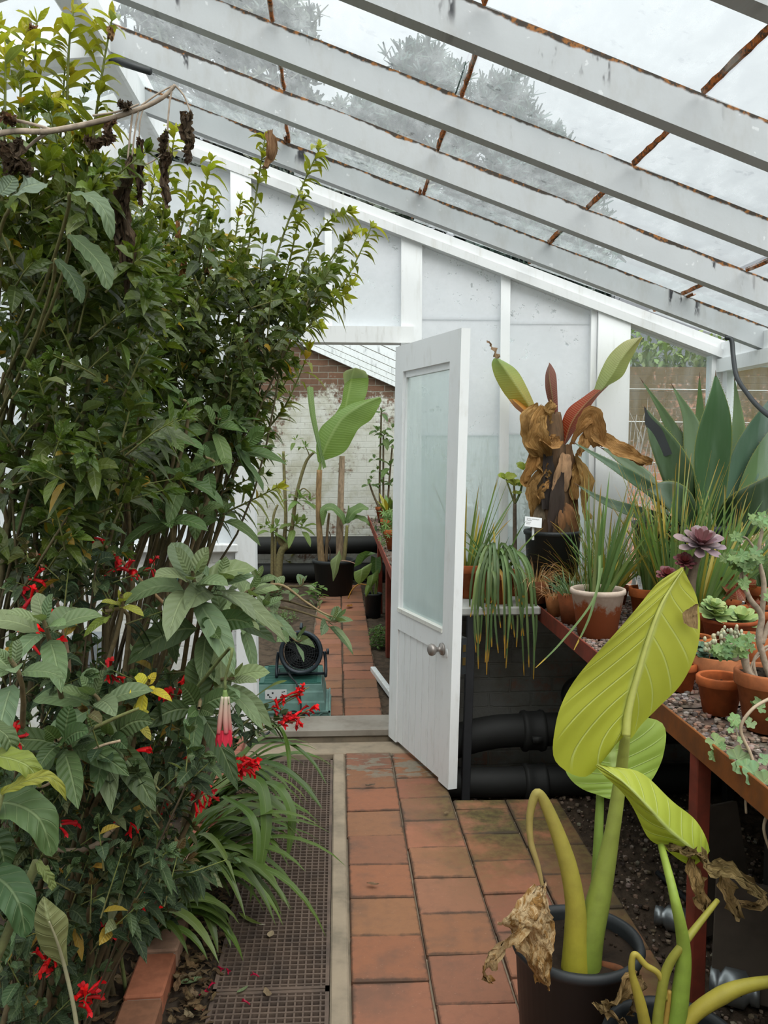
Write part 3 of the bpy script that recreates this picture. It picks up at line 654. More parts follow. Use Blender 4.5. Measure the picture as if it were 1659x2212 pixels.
mb = MB(); M = Matrix.Rotation(PI / 2, 3, 'X'); mb.lathe((1.30, 4.62, .26), [(.0, .02), (.075, .02), (.08, .05), (.10, .055), (.105, .08), (.105, .11), (.09, .115), (0, .115)], 28, M=M); tag(mb.build('pipe_end', M_DKPIPE, smooth=True), 'round black pipe socket above the two fat pipes', 'pipe')
# tiles and boards leaning in the dark under the bench
for i, (p, sz, rz, lab) in enumerate((((1.40, 3.05, .04), (.13, .015, .22), .35, 'dark tile leaning under the bench behind the red leg'), ((1.36, 2.62, .0), (.15, .018, .18), -.5, 'dark square tile leaning beside the red bench leg'))):
    mb = MB(); R = Matrix.Rotation(rz, 3, 'Z') @ Matrix.Rotation(-.25, 3, 'X'); mb.obox(V(p), R @ V((sz[0], 0, 0)), R @ V((0, sz[1], 0)), R @ V((0, 0, sz[2])), (1, 1, 1), .004)
    tag(mb.build('paving_tile', simple('old_tile%d' % i, (.10, .075, .055), .9, nscale=30, namt=.6)), lab, 'tile')
# galvanised pipe clamps and hose on the soil, bottom right
GALV = simple('galvanised', (.42, .45, .46), .4, .8, nscale=40, namt=.3)
for i, (px, py, Y, r, lab) in enumerate(((1462, 1925, 3.05, .045, 'galvanised pipe clamp beside the red bench leg, half hidden by the leaf'), (1590, 2060, 2.62, .06, 'ribbed galvanised pipe clamp lying on the soil near the corner'))):
    P = PY(px, py, Y); P.z = -.2 + r; e = empty('pipe_clamp', P, lab, 'clamp')
    M = Matrix.Rotation(PI / 2, 3, 'Y') @ Matrix.Rotation(.5, 3, 'X'); mb = MB(); mb.lathe(P, [(r * .6, -.075), (r * .75, -.075), (r * .75, -.05), (r * .62, -.045), (r * 1.0, -.03), (r * 1.0, .03), (r * .62, .045), (r * .75, .05), (r * .75, .075), (r * .6, .075)], 20, M=M); mb.build('sleeve', GALV, e, True)
    mb = MB(); mb.lathe(P + V((-.01, -r * .85, r * .3)), [(0, .012), (.012, .012), (.014, 0)], 10, M=Matrix.Rotation(PI / 2, 3, 'X')); mb.build('bolt', BLACKPL, e)
mb = MB(); mb.tube(crv([PZ(1420, 1885, -.175), PZ(1500, 1960, -.17), PZ(1560, 2040, -.17), PZ(1640, 2150, -.18)], 8), .011, 8); tag(mb.build('cable', BLACKPL, smooth=True), 'black cable lying across the soil below the bench', 'cable')
mb = MB(); mb.tube(crv([PZ(1540, 1964, -.165), PZ(1560, 2000, -.15), PZ(1577, 2018, -.165)], 6), .006, 6); tag(mb.build('bent_rod', GALV, smooth=True), 'short bright bent rod on the soil under the bench', 'rod')
# black hose hanging from a rafter
a, b = PY(1570, 727, 4.18), PY(1660, 900, 3.6)
mb = MB(); mb.tube(crv([PY(1566, 729, 4.17), PY(1580, 735, 4.16), PY(1584, 770, 4.12), PY(1592, 815, 4.0), PY(1618, 855, 3.85), PY(1640, 880, 3.7), PY(1672, 905, 3.5), PY(1760, 960, 3.2)], 8), .011, 8); tag(mb.build('hose', BLACKPL, smooth=True), 'black hose hanging from the rafter above the agave', 'hose')
# black rod on the ridge, grey junction box and cable on the partition
mb = MB(); mb.tube([PY(236, 128, 3.55), PY(324, 155, 3.45)], .0125, 10); tag(mb.build('rod', BLACKPL, smooth=True), 'short black rod sticking out from the white ridge beams', 'rod')
p = PY(205, 1398, YW); e = empty('junction_box', p, 'grey electrical box on the whitewashed brick wall behind the shrubs', 'box')
mb = MB(); mb.obox(p + V((0, -.04, 0)), V((.105, 0, 0)), V((0, .045, 0)), V((0, 0, .085)), (1, 1, 1), .012); mb.build('case', simple('grey_plastic', (.17, .19, .21), .5), e)
mb = MB(); mb.obox(p + V((0, -.092, 0)), V((.092, 0, 0)), V((0, .008, 0)), V((0, 0, .072)), (1, 1, 1), .006); mb.build('lid', simple('grey_lid', (.21, .23, .25), .5), e)
mb = MB(); mb.tube(crv([PY(378, 1270, YW - .02), PY(376, 1330, YW - .03), PY(365, 1400, YW - .03), PY(350, 1450, YW - .03), PY(345, 1530, YW - .03)], 6), .007, 6); tag(mb.build('wall_cable', BLACKPL, smooth=True), 'black cable running down the whitewashed wall left of the door', 'cable')
p = PY(380, 1265, YW - .03); mb = MB(); mb.obox(p, V((.04, 0, 0)), V((0, .03, 0)), V((0, 0, .075)), (1, 1, 1), .006); tag(mb.build('socket_box', simple('teal_plastic', (.03, .10, .09), .5)), 'small dark teal box on the wall left of the door', 'box')
# ---- crate, fan heater, cable beyond the door
cx, cy0, cy1 = -.285, 4.99, 5.47
e = empty('crate', (cx, 5.2, 0), 'upturned green plastic crate beyond the door step', 'crate')
CRATE = simple('crate_green', (.165, .29, .255), .55, 0, .4, nscale=35, namt=.45, dark=(.05, .11, .10))
CRATE_D = simple('crate_green_dark', (.03, .125, .098), .5, nscale=30, namt=.3)
def ring(hx, y0, y1): return [(cx - hx, y0), (cx + hx, y0), (cx + hx, y1), (cx - hx, y1)]
mb = MB(); lv = [(.0, .222, 0), (.012, .226, 0), (.05, .222, 0), (.05, .206, .012), (.10, .202, .016), (.112, .198, .02), (.16, .194, .024), (.17, .190, .028), (.205, .186, .032), (.213, .182, .036)]
rings = [[mb.add((x, y, z), (0, 0)) for x, y in ring(hx, cy0 + dy, cy1 - dy)] for z, hx, dy in lv]
for i in range(len(lv) - 1):
    for k in range(4): mb.f.append([rings[i][k], rings[i][(k + 1) % 4], rings[i + 1][(k + 1) % 4], rings[i + 1][k]])
mb.f.append(rings[-1]); mb.build('body', CRATE, e)
mb = MB()   # flanged rim with its handle opening and ribs, dark slots in the base
mb.box((cx - .235, cy0 - .012, .0), (cx + .235, cy0 + .0, .016)); mb.box((cx - .235, cy0 - .012, .05), (cx + .235, cy0, .058)); mb.box((cx + .223, cy0 - .012, 0), (cx + .236, cy1, .016)); mb.box((cx + .223, cy0 - .012, .05), (cx + .232, cy1, .058))
for x in (-.235, -.06, .09, .225): mb.box((cx + x, cy0 - .012, 0), (cx + x + .008, cy0, .058))
for x0_, x1_ in ((.10, .135), (.15, .18)): mb.obox(V((cx + (x0_ + x1_) / 2, cy0 - .006, .033)), V((.022, 0, .018)), V((0, .006, 0)), V((-.003, 0, .003)))
mb.build('rim', CRATE, e)
mb = MB(); mb.box((cx - .045, cy0 - .004, .016), (cx + .085, cy0 + .004, .046)); mb.build('hand_hole', BLACKPL, e)
mb = MB()
for k in range(15): mb.box((cx - .165, cy0 + .06 + k * .024, .213), (cx + .165, cy0 + .07 + k * .024, .218))
mb.box((cx - .18, cy0 + .034, .205), (cx + .18, cy0 + .05, .217)); mb.box((cx - .18, cy1 - .05, .205), (cx + .18, cy1 - .036, .219)); mb.box((cx - .18, cy0 + .036, .211), (cx - .155, cy1 - .036, .219)); mb.box((cx + .155, cy0 + .036, .211), (cx + .18, cy1 - .036, .219))
mb.build('slatted_base', CRATE_D, e)
p = V((cx - .075, cy0 + .026, .155)); mb = MB(); mb.box((cx - .145, cy0 + .019, .125), (cx - .02, cy0 + .0215, .182)); lab = mb.build('sticker', WHITEPL, e); lab['label'] = 'white sticker with black marks'
mb = MB(); rr = random.Random(4)
for k in range(9): x = cx - .14 + rr.random() * .11; z = .128 + rr.random() * .045; mb.box((x, cy0 + .018, z), (x + rr.uniform(.004, .012), cy0 + .0192, z + rr.uniform(.003, .012)))
mb.build('print', BLACKPL, lab)
fc = V((-.225, 5.18, .362)); e = empty('fan_heater', (fc.x, fc.y, .219), 'round dark blue fan heater standing on the green crate', 'fan heater')
BLUE = simple('dark_blue_metal', (.022, .032, .042), .4, .3, nscale=30, namt=.2)
M = Matrix.Rotation(PI / 2 - .2, 3, 'X')
mb = MB(); R = .128; mb.lathe(fc, [(R - .022, .070), (R - .012, .082), (R, .078), (R + .003, .06), (R, .03), (R, -.10), (R - .01, -.108), (R - .016, -.10), (R - .014, .06)], 40, M=M); mb.build('drum', BLUE, e, True)
mb = MB()
for k in range(1, 9):
    r = R * .86 * k / 8; mb.tube([fc + M @ V((r * math.cos(a * PI / 18), r * math.sin(a * PI / 18), .066)) for a in range(37)], .0014, 4, caps=False)
for k in range(24): a = k * PI / 12; mb.tube([fc + M @ V((.02 * math.cos(a), .02 * math.sin(a), .068)), fc + M @ V((R * .9 * math.cos(a + .5), R * .9 * math.sin(a + .5), .066))], .0012, 4)
mb.build('grille', BLACKPL, e, True)
mb = MB()
for k in range(5): a = k * 2 * PI / 5; mb.obox(fc + M @ V((.055 * math.cos(a), .055 * math.sin(a), -.02)), M @ V((.045 * math.cos(a), .045 * math.sin(a), 0)), M @ V((-.022 * math.sin(a), .022 * math.cos(a), .012)), M @ V((0, 0, .001)))
mb.lathe(fc, [(0, .0), (.025, -.005), (.025, -.07), (0, -.07)], 14, M=M); mb.lathe(fc, [(R - .02, -.085), (0, -.085)], 20, M=M); mb.build('fan_blades', BLACKPL, e)
mb = MB()
for s in (-1, 1): mb.tube(crv([fc + V((s * .138, .01, .0)), fc + V((s * .146, .0, -.06)), V((fc.x + s * .146, fc.y - .05, .226)), V((fc.x + s * .146, fc.y + .12, .226))], 6), .0095, 8)
mb.tube([(fc.x - .146, fc.y - .01, .232), (fc.x + .146, fc.y - .01, .232)], .008, 8); mb.build('stand', BLUE, e, True)
mb = MB(); mb.lathe(fc + V((.15, .01, .0)), [(0, 0), (.016, 0), (.018, .006), (.018, .016), (0, .018)], 14, M=Matrix.Rotation(PI / 2, 3, 'Y')); mb.build('knob', BLUE, e, True)
mb = MB(); mb.tube(crv([fc + V((0, .07, .125)), fc + V((.0, .03, .165)), fc + V((.0, -.03, .15))], 5), .009, 8); mb.build('handle', BLUE, e, True)
mb = MB(); mb.tube(crv([fc + V((-.11, -.03, -.06)), V((-.28, 5.06, .24)), V((-.245, 4.985, .222)), V((-.225, 4.975, .14)), V((-.225, 4.955, .06)), V((-.27, 4.90, .085)), V((-.33, 4.72, .078)), V((-.40, 4.58, .05)), V((-.47, 4.45, .03))], 6), .006, 7); tag(mb.build('power_cable', BLACKPL, smooth=True), 'black power cable trailing over the crate from the fan heater', 'cable')
# ---- far bench and its posts
bench(5.3, 10.1, 'far gravel bench with a red lip, seen past the open door', vmul(RED, 1.2), [(.40, 8.35, 1), (.385, 6.6, 1)], True, .345, 1.45, .80)
mb = MB(); mb.obox(PZ(826, 1470, .02) + V((0, 0, -.01)), V((.018, 0, 0)), V((-.05, .34, 0)), V((0, 0, .02)), (1, 1, 1), .003); tag(mb.build('timber_batten', M_PAINT2), 'pale timber batten lying beside the far path', 'batten')
# ---- pots
def potprof(r, h, kind='terra'):
    rb = r * .68
    if kind == 'terra': return [(0, .012), (rb - .012, .012), (0, 0) if 0 else (rb - .012, 0), (rb, 0), (r * .91, h * .76), (r * .985, h * .765), (r, h * .78), (r, h * .975), (r - .004, h), (r - .012, h), (r - .014, h * .97), (r * .87, h * .8), (r * .86, h * .72)]
    if kind == 'roll': return [(0, .012), (rb - .012, .012), (rb - .012, 0), (rb, 0), (r * .93, h * .88), (r * .99, h * .9), (r, h * .95), (r * .985, h * .99), (r * .94, h), (r * .88, h * .985), (r * .86, h * .93), (r * .84, h * .8)]
    if kind == 'plain': return [(0, .012), (rb - .01, .012), (rb - .01, 0), (rb, 0), (r, h * .99), (r - .003, h), (r - .011, h), (r - .014, h * .97), (r * .86, h * .75)]
    if kind == 'black': return [(0, .01), (r * .78, .01), (r * .78, 0), (r * .82, 0), (r * .95, h * .93), (r, h * .935), (r + .004, h * .965), (r, h), (r - .012, h), (r - .018, h * .96), (r * .90, h * .85), (r * .88, h * .7)]
def pot(parent, p, r, h, kind='terra', c=(.40, .125, .05), soil=.86, mat=None, smat=None, n=32):
    mb = MB(); mb.lathe(p, potprof(r, h, kind), n, c); mb.build('pot', mat or (BLACKPL if kind == 'black' else TERRA), parent, True)
    mb = MB(); k = 5; ctr = V(p) + V((0, 0, h * soil)); rr_ = r * (.9 if kind == 'black' else .87); rows = []
    for i in range(k + 1): rows.append([mb.add(ctr + V((rr_ * i / k * math.cos(2 * PI * a / 18), rr_ * i / k * math.sin(2 * PI * a / 18), rnd.uniform(-.004, .004)))) for a in range(18)])
    for i in range(k):
        for a in range(18): mb.f.append([rows[i][a], rows[i + 1][a], rows[i + 1][(a + 1) % 18], rows[i][(a + 1) % 18]])
    for q in range(26):
        a = rnd.uniform(0, 6.28); d = rr_ * math.sqrt(rnd.random()) * .95; mb.blob(ctr + V((d * math.cos(a), d * math.sin(a), .002)), rnd.uniform(.003, .006), (1, 1, 1), 5, 3, .2)
    mb.build('compost', smat or COMPOST, parent)
    return ctr
def blades(mb, ctr, n, L, R, spread=.5, droop=.4, W=.004, cols=((.10, .19, .06),), tipc=(.55, .28, .05), tipp=.5, lean=(0, 0), nseg=8, upb=1.):
    for k in range(n):
        a = rnd.uniform(0, 2 * PI); d = R * math.sqrt(rnd.random()); p = ctr + V((d * math.cos(a), d * math.sin(a), -.004))
        s = spread * rnd.uniform(.15, 1.); dv = V((math.cos(a + rnd.uniform(-.5, .5)) * s + lean[0], math.sin(a + rnd.uniform(-.5, .5)) * s + lean[1], upb)).normalized()
        l = L * rnd.uniform(.55, 1.1); dr = droop * rnd.uniform(.3, 1.3); c = jit(rnd.choice(cols), .2); tc = jit(tipc, .2) if rnd.random() < tipp else c
        pts = []; q = V(p); v = dv.copy(); st = l / nseg
        for i in range(nseg + 1):
            pts.append(q.copy()); q = q + v * st; v = (v - V((0, 0, dr * 2.2 / nseg * (.3 + i / nseg)))).normalized()
        w = W * rnd.uniform(.7, 1.2); n0 = len(mb.c)
        mb.ribbon(pts, [w * (1 - .25 * (i / nseg)) * (1 - (i / nseg) ** 5) + .0003 for i in range(nseg + 1)], V((-dv.y, dv.x, .3)).cross(dv) if 0 else V((math.cos(a), math.sin(a), .8)), c, None, .35, 1)
        for i in range(nseg + 1):
            f = max(0, (i / nseg - .8) / .2)
            for j in range(3): mb.c[n0 + i * 3 + j] = vmix(c, tc, f)
# ================================================================== PLANTS ON THE RIGHT
GZ = .762
def bx_(px, Y): return PY(px, 1300, Y).x
def pleaf(mb, rows, Y, nc=6, nr=5, c=(.2, .3, .05), c2=None, crump=0., cup=0., wob=0.):
    """blade through rows of (left, mid, right), each (px, py, dY): a real surface at depth Y + dY"""
    Ls, Ms, Rs = [], [], []
    for r in rows:
        for lst, q in zip((Ls, Ms, Rs), r): lst.append(PY(q[0], q[1], Y + (q[2] if len(q) > 2 else 0)))
    Ls, Ms, Rs = crv(Ls, nr), crv(Ms, nr), crv(Rs, nr); m = len(Ms); grid = []; ph = rnd.uniform(0, 6)
    for i in range(m):
        row = []; v = i / (m - 1)
        for j in range(-nc, nc + 1):
            q = abs(j) / nc; e = Ls[i] if j < 0 else Rs[i]; p = Ms[i].lerp(e, q) + V((0, 1, .2)) * (cup * math.sin(PI * q * .5))
            if wob: p = p + V((.3, 1, .3)) * (wob * q * q * math.sin(v * 16 + ph + (1.5 if j > 0 else 0)))
            if crump: p = p + V((rnd.uniform(-1, 1), rnd.uniform(-1, 1) * 1.5, rnd.uniform(-1, 1))) * crump
            row.append(mb.add(p, (.5 + .5 * j / nc, v), vmix(c, c2, v) if c2 else c))
        grid.append(row)
    for i in range(m - 1):
        for j in range(2 * nc): mb.f.append([grid[i][j], grid[i][j + 1], grid[i + 1][j + 1], grid[i + 1][j]])
def ptube(mb, pts, Y, rpx, n=10, c=(.2, .3, .05), c2=None, k=6, flat=1.):
    P = crv([PY(q[0], q[1], Y + (q[2] if len(q) > 2 else 0)) for q in pts], k)
    mb.tube(P, [r * S(Y) for r in rpx], n, c, c2, True, flat); return P
def dry(mb, pts, Y, wpx, c=(.36, .22, .085), crump=.006, nc=4, wave=.012, fold=.2, k=5, tw=1.2):
    P = crv([PY(q[0], q[1], Y + (q[2] if len(q) > 2 else 0)) for q in pts], k); m = len(P)
    w = [np.interp(i / (m - 1), np.linspace(0, 1, len(wpx)), wpx) * S(Y) for i in range(m)]
    mb.ribbon(P, w, (.3, -1, .4), jit(c, .2), jit(vmul(c, .85), .2), fold, nc, wave, rnd.uniform(1.5, 3), twist=rnd.uniform(-tw, tw), crump=crump)
def stake(px, Y, z0, h, label, lean=.1, w=.009):
    x = bx_(px, Y); e = empty('plant_label', (x, Y, z0), label, 'plant label'); mb = MB()
    mb.obox(V((x - lean * h * .5, Y, z0 + h / 2)), V((w, 0, 0)), V((0, .0012, 0)), V((-lean * h * .5, .01, h * .44))); mb.tube([V((x - lean * h * .95, Y - .001 + .009, z0 + h * .935)), V((x - lean * h * .95, Y + .0012 + .009, z0 + h * .935))], w, 14)
    mb.build('tag', WHITEPL, e)
    mb = MB()
    for q in (-.35, .3):
        for k in range(5): t_ = .9 - k * .09; mb.obox(V((x - lean * h * t_ + q * w, Y - .0016 + .009 * (t_ - .5) * 2, z0 + h * t_)), V((w * .16, 0, 0)), V((0, .0003, 0)), V((0, 0, h * .028)))
    mb.build('handwriting', simple('pencil' + str(px), (.25, .25, .27), .8), e)
TERRA_LIME = None
t = NT('limed_terracotta'); o = t.obj(); c = t.col(); z = t.sep(o)[2]; n = t.noise(o, 24, 6, .7); n2 = t.noise(o, 7, 4)
f = t.ramp(t.math('ADD', t.math('MULTIPLY_ADD', n, .5, t.math('MULTIPLY', n2, .35)), t.math('MULTIPLY', t.ramp(z, .80, .97), .32)), .56, .66)
b = t.mix(f, c, t.mix(t.noise(o, 60, 3), (.50, .36, .27), (.66, .56, .48))); TERRA_LIME = t.done(t.prin(b, .85, .25, 0, t.bump(n, .35, .006)))
GREENS = ((.14, .235, .07), (.19, .29, .085), (.25, .32, .11), (.11, .19, .065), (.16, .26, .08), (.22, .30, .11), (.46, .36, .07)); BLUEG = ((.16, .25, .13), (.21, .30, .17), (.18, .27, .14))
STRAW = ((.46, .27, .13), (.40, .21, .09), (.52, .34, .18))
def potted(name, label, cat, px, Y, r, h, kind='terra', c=(.40, .125, .05), z=GZ, mat=None, group=None, soil=.86, smat=None):
    x = bx_(px, Y); e = empty(name, (x, Y, z), label, cat, group); ctr = pot(e, V((x, Y, z)), r, h, kind, c, soil, mat, smat); return e, ctr
GRIT = simple('grit', (.22, .17, .13), .95, nscale=120, namt=.7)
def grass(label, px, Y, r, h, n, L, kind='terra', c=(.40, .125, .05), cols=GREENS, **kw):
    z = kw.pop('z', GZ); mat = kw.pop('mat', None); soil = kw.pop('soil', .86); R = kw.pop('R', r * .5)
    e, ctr = potted('strappy_pot_plant', label, 'potted plant', px, Y, r, h, kind, c, z, mat, 'strappy plants in pots on the bench', soil, GRIT)
    mb = MB(); blades(mb, ctr, n, L, R, cols=cols, **kw); return e, ctr, mb
e, ctr, mb = grass('tall green grass in the lime-crusted terracotta pot with pale rolled rim', 1291, 3.75, .122, .212, 38, .52, 'roll', (.42, .12, .045), spread=.5, droop=.2, W=.0075, mat=TERRA_LIME, R=.05, lean=(.10, 0), soil=.9)
for q in (((1286, 1262, 0), (1296, 1200, -.05), (1285, 1290, -.16), (1215, 1385, -.2), (1157, 1443, -.2)), ((1296, 1250, 0), (1300, 1230, -.05), (1275, 1330, -.16), (1240, 1404, -.2))):
    P = crv([PY(a, b, 3.72 + d) for a, b, d in q], 8); n0 = len(mb.c); m = len(P); mb.ribbon(P, [.0055 * (1 - (i / m) ** 6) + .0005 for i in range(m)], (-.4, -.5, .8), (.17, .25, .09), None, .3, 1)
    for i in range(m - 4, m):
        for j in range(3): mb.c[n0 + i * 3 + j] = (.55, .38, .06)
mb.build('foliage', GRASSM, e, True)
for a in (('green grass in plain terracotta pot holding a white plant label', 1402, 3.98, .094, .175, 46, .46, 'terra', (.40, .13, .05), dict(spread=.45, droop=.25, W=.007, lean=(.05, 0), tipp=.8)),
          ('short bluish grass in the brown pot left of the lime-crusted pot', 1238, 4.02, .076, .15, 120, .14, 'plain', (.30, .11, .06), dict(cols=BLUEG, spread=1.3, droop=.8, W=.003, R=.06)),
          ('wispy straw-coloured grass in a small buff terracotta pot', 1198, 4.19, .048, .105, 90, .12, 'plain', (.42, .20, .10), dict(cols=STRAW, spread=1.6, droop=1.3, W=.0014, tipp=0, R=.035)),
          ('shaggy dead straw grass in a dark brown pot at the bench end', 1156, 4.32, .074, .115, 150, .19, 'plain', (.20, .09, .055), dict(cols=STRAW, spread=1.7, droop=1.4, W=.0014, tipp=0, z=.808, R=.055)),
          ('wiry amber and green grass between the black pot and the lime-crusted pot', 1262, 4.33, .085, .12, 120, .30, 'terra', (.34, .11, .05), dict(cols=(STRAW[1], (.16, .19, .05), (.30, .22, .06)), spread=1.1, droop=.6, W=.002, tipp=.6)),
          ('upright grass clump behind the pot with the white plant label', 1310, 4.10, .085, .14, 70, .46, 'terra', (.36, .12, .05), dict(spread=.85, droop=.4, W=.0055, tipp=.9, lean=(.1, 0))),
          ('upright grass with orange tips standing before the agave pot', 1452, 3.80, .085, .16, 70, .66, 'terra', (.38, .12, .05), dict(spread=.5, droop=.2, W=.0062, tipp=1, tipc=(.62, .30, .05), lean=(-.02, 0))),
          ('lush grass leaning right, behind the yellow leaf and the echeveria', 1518, 3.60, .085, .155, 60, .52, 'terra', (.40, .13, .05), dict(spread=.6, droop=.32, W=.0085, tipp=.5, lean=(.32, 0))),
          ('blue-green grass at the right edge beneath the agave', 1650, 3.95, .10, .19, 130, .36, 'terra', (.38, .12, .05), dict(cols=BLUEG, spread=1.0, droop=.45, W=.0042, tipp=.4, lean=(-.1, 0))),
          ('dense grass with yellow tips, directly below the agave leaves', 1560, 3.86, .085, .16, 80, .52, 'terra', (.36, .12, .05), dict(cols=BLUEG + GREENS, spread=.9, droop=.35, W=.006, tipp=.9, lean=(-.05, 0))),
          ('low dark grass tuft at the far bench edge beside the black pot', 1330, 4.5, .07, .10, 70, .33, 'terra', (.34, .11, .05), dict(spread=1.1, droop=.6, W=.004, tipp=.3, lean=(-.25, -.1)))):
    e, ctr, mb = grass(*a[:9], **a[9]); mb.build('foliage', GRASSM, e, True)
e, ctr, mb = grass('long-leaved plant drooping in ribbons over the slab edge from a terracotta pot', 1072, 4.34, .098, .165, 20, .30, 'terra', (.36, .12, .055), spread=.9, droop=.5, W=.006, z=.808, tipp=.4, R=.04)
for k in range(44):
    x0 = ctr.x + rnd.gauss(0, .03); a = rnd.uniform(-.13, .13); hgt = rnd.uniform(.03, .17); end = rnd.uniform(.44, .86); fw = rnd.uniform(.05, .15)
    P = crv([(x0, ctr.y - .02, ctr.z - .01), (x0 + a * .4, ctr.y - .06, ctr.z + hgt), (x0 + a * .9, ctr.y - fw - .03, ctr.z + hgt * .35), (x0 + a * 1.1, ctr.y - fw - .055, (ctr.z + end) * .5), (x0 + a * 1.15 + rnd.uniform(-.02, .02), ctr.y - fw - .05, end)], 5)
    n0 = len(mb.c); m = len(P); c = jit(rnd.choice(((.13, .20, .075), (.17, .245, .09), (.10, .16, .06))), .2); c = (.45, .27, .06) if rnd.random() < .12 else c
    mb.ribbon(P, [rnd.uniform(.0045, .0072) * (1 - (i / m) ** 5) + .0006 for i in range(m)], (-.2, -.9, .3), c, None, .3, 1)
    for i in range(m - 2, m):
        for j in range(3): mb.c[n0 + i * 3 + j] = jit((.55, .30, .04), .2)
mb.build('foliage', GRASSM, e, True)
e, ctr, mb = grass('upright grass with rusty tips in the terracotta pot nearest the open door', 1012, 4.50, .09, .175, 36, .50, 'terra', (.36, .12, .055), spread=.6, droop=.25, W=.0068, z=.808, tipp=.9, R=.05, lean=(.12, 0)); mb.build('foliage', GRASSM, e, True)
stake(1385, 3.94, .90, .095, 'white plant label with faint writing in the second grass pot', .12)
stake(1246, 4.10, .88, .07, 'small white plant label tucked among the straw grass', .3, .006)
stake(1368, 4.26, .90, .12, 'narrow white plant label deep among the grass behind', .05, .007)
# sapling by the partition
x = bx_(1113, 4.5); e = empty('potted_sapling', (x - .0, 4.5, .808), 'thin bare-stemmed sapling with lobed yellow-green leaves by the partition', 'potted plant')
pot(e, V((x, 4.54, .808)), .055, .10, 'terra', (.36, .12, .05)); mb = MB()
ptube(mb, ((1113, 1240), (1112, 1150), (1112, 1088)), 4.54, [5, 4.5, 4], 8, (.16, .12, .09)); ptube(mb, ((1112, 1088), (1102, 1060), (1093, 1034)), 4.54, [2.5, 1.6], 6, (.18, .19, .07)); ptube(mb, ((1112, 1088), (1111, 1060), (1110, 1045)), 4.54, [3, 2], 6, (.2, .17, .08)); ptube(mb, ((1112, 1088), (1124, 1062), (1134, 1015)), 4.54, [3, 2], 6, (.12, .16, .06)); mb.build('stem', WOODY, e, True)
mb = MB()
for px, py, n, s in ((1092, 1033, 6, .055), (1110, 1043, 7, .04), (1118, 1048, 5, .035), (1134, 1012, 7, .06), (1116, 1066, 4, .03)):
    for k in range(n): a = k * 2 * PI / n + rnd.random(); leaf(mb, PY(px, py, 4.54), V((math.cos(a), math.sin(a) * .6 - .2, .5)), s * rnd.uniform(.9, 1.3), s * .42, up=(.2, -.9, .5), droop=.3, c=jit((.36, .42, .07), .2), n=4)
mb.build('foliage', LEAFM, e, True)
# ---- dead banana in the black pot
EN = 4.475; x = bx_(1192, EN); e = empty('potted_banana', (x, EN, GZ), 'half-dead red-leaved banana with shrivelled brown leaves in a black pot', 'potted plant')
mb = MB(); mb.lathe((x, EN, GZ), [(0, .01), (.115, .01), (.115, 0), (.12, 0), (.143, .375), (.150, .378), (.153, .392), (.149, .40), (.138, .40), (.132, .385), (.128, .34)], 36); mb.build('pot', BLACKPL, e, True)
mb = MB(); mb.lathe((x, EN, GZ), [(0, .355), (.132, .35)], 18); mb.build('compost', COMPOST, e)
FIB = mat_col('banana_fibre', .8, .3, 18, .7, bump=.7, stretch=(3, 3, .7))
mb = MB(); ptube(mb, ((1192, 1175), (1192, 1120), (1195, 1040), (1192, 960), (1194, 890)), EN, [46, 47, 38, 30, 17], 16, (.09, .055, .03), (.14, .08, .04)); mb.build('trunk', FIB, e, True)
for q, w, c in ((((1225, 1165, -.06), (1224, 1120, -.1), (1218, 1085, -.09)), [28, 30, 4], (.26, .13, .05)), (((1165, 1165, -.06), (1163, 1120, -.09), (1170, 1085, -.07)), [14, 16, 6], (.20, .15, .10)), (((1240, 1160, -.03), (1238, 1060, -.06), (1228, 960, -.05)), [9, 12, 8], (.22, .11, .05)), (((1205, 1060, -.09), (1215, 1020, -.1), (1222, 980, -.08)), [18, 20, 9], (.40, .26, .14)), (((1180, 1100, -.1), (1183, 1010, -.1), (1180, 940, -.08)), [12, 14, 8], (.03, .022, .018)), (((1196, 1165, -.1), (1200, 1100, -.11), (1208, 1020, -.1)), [16, 18, 10], (.045, .03, .022))):
    mb = MB(); dry(mb, q, EN, w, c, .003, 5, .004, .25, 6, .3); mb.build('leaf_sheath', FIB, e, True)
BANL = mat_leaf('banana_blade', .42, .38, .4, 34, .18, True, vw=.3, mott=.1, bumpk=.5)
def aleaf(name, rows, Y, c, c2, parent, mat=BANL, **kw):
    mb = MB(); pleaf(mb, rows, Y, c=c, c2=c2, **kw); return mb.build(name, mat, parent, True)
l = aleaf('leaf', [((1152, 905), (1156, 900, -.05), (1160, 893)), ((1098, 862), (1128, 850, -.06), (1152, 868)), ((1072, 820), (1104, 815, -.06), (1135, 830)), ((1062, 790), (1082, 786, -.06), (1112, 795)), ((1066, 775), (1072, 772, -.05), (1080, 776))], EN, (.42, .30, .07), (.24, .36, .12), e, wob=.004); l['label'] = 'green leaf with a dry curled tip, leaning left'
mb = MB(); dry(mb, ((1074, 775, -.05), (1066, 756, -.05), (1052, 735, -.05)), EN, [6, 9, 1], (.42, .25, .15), .002); mb.build('dry_tip', DRYLEAF, l, True)
l = aleaf('leaf', [((1130, 895), (1150, 905, -.08), (1160, 900)), ((1112, 880), (1130, 885, -.08), (1150, 880)), ((1098, 862), (1105, 862, -.07), (1120, 862))], EN, (.50, .14, .02), (.55, .26, .04), e); l['label'] = 'orange-red underside fold'
l = aleaf('leaf', [((1196, 905), (1200, 905, -.04), (1204, 905)), ((1178, 850), (1192, 850, -.06), (1202, 850)), ((1176, 810), (1186, 812, -.06), (1199, 808)), ((1183, 787), (1186, 783, -.05), (1189, 787))], EN, (.16, .028, .025), (.27, .10, .095), e, cup=-.02); l['label'] = 'rolled dark red new leaf'
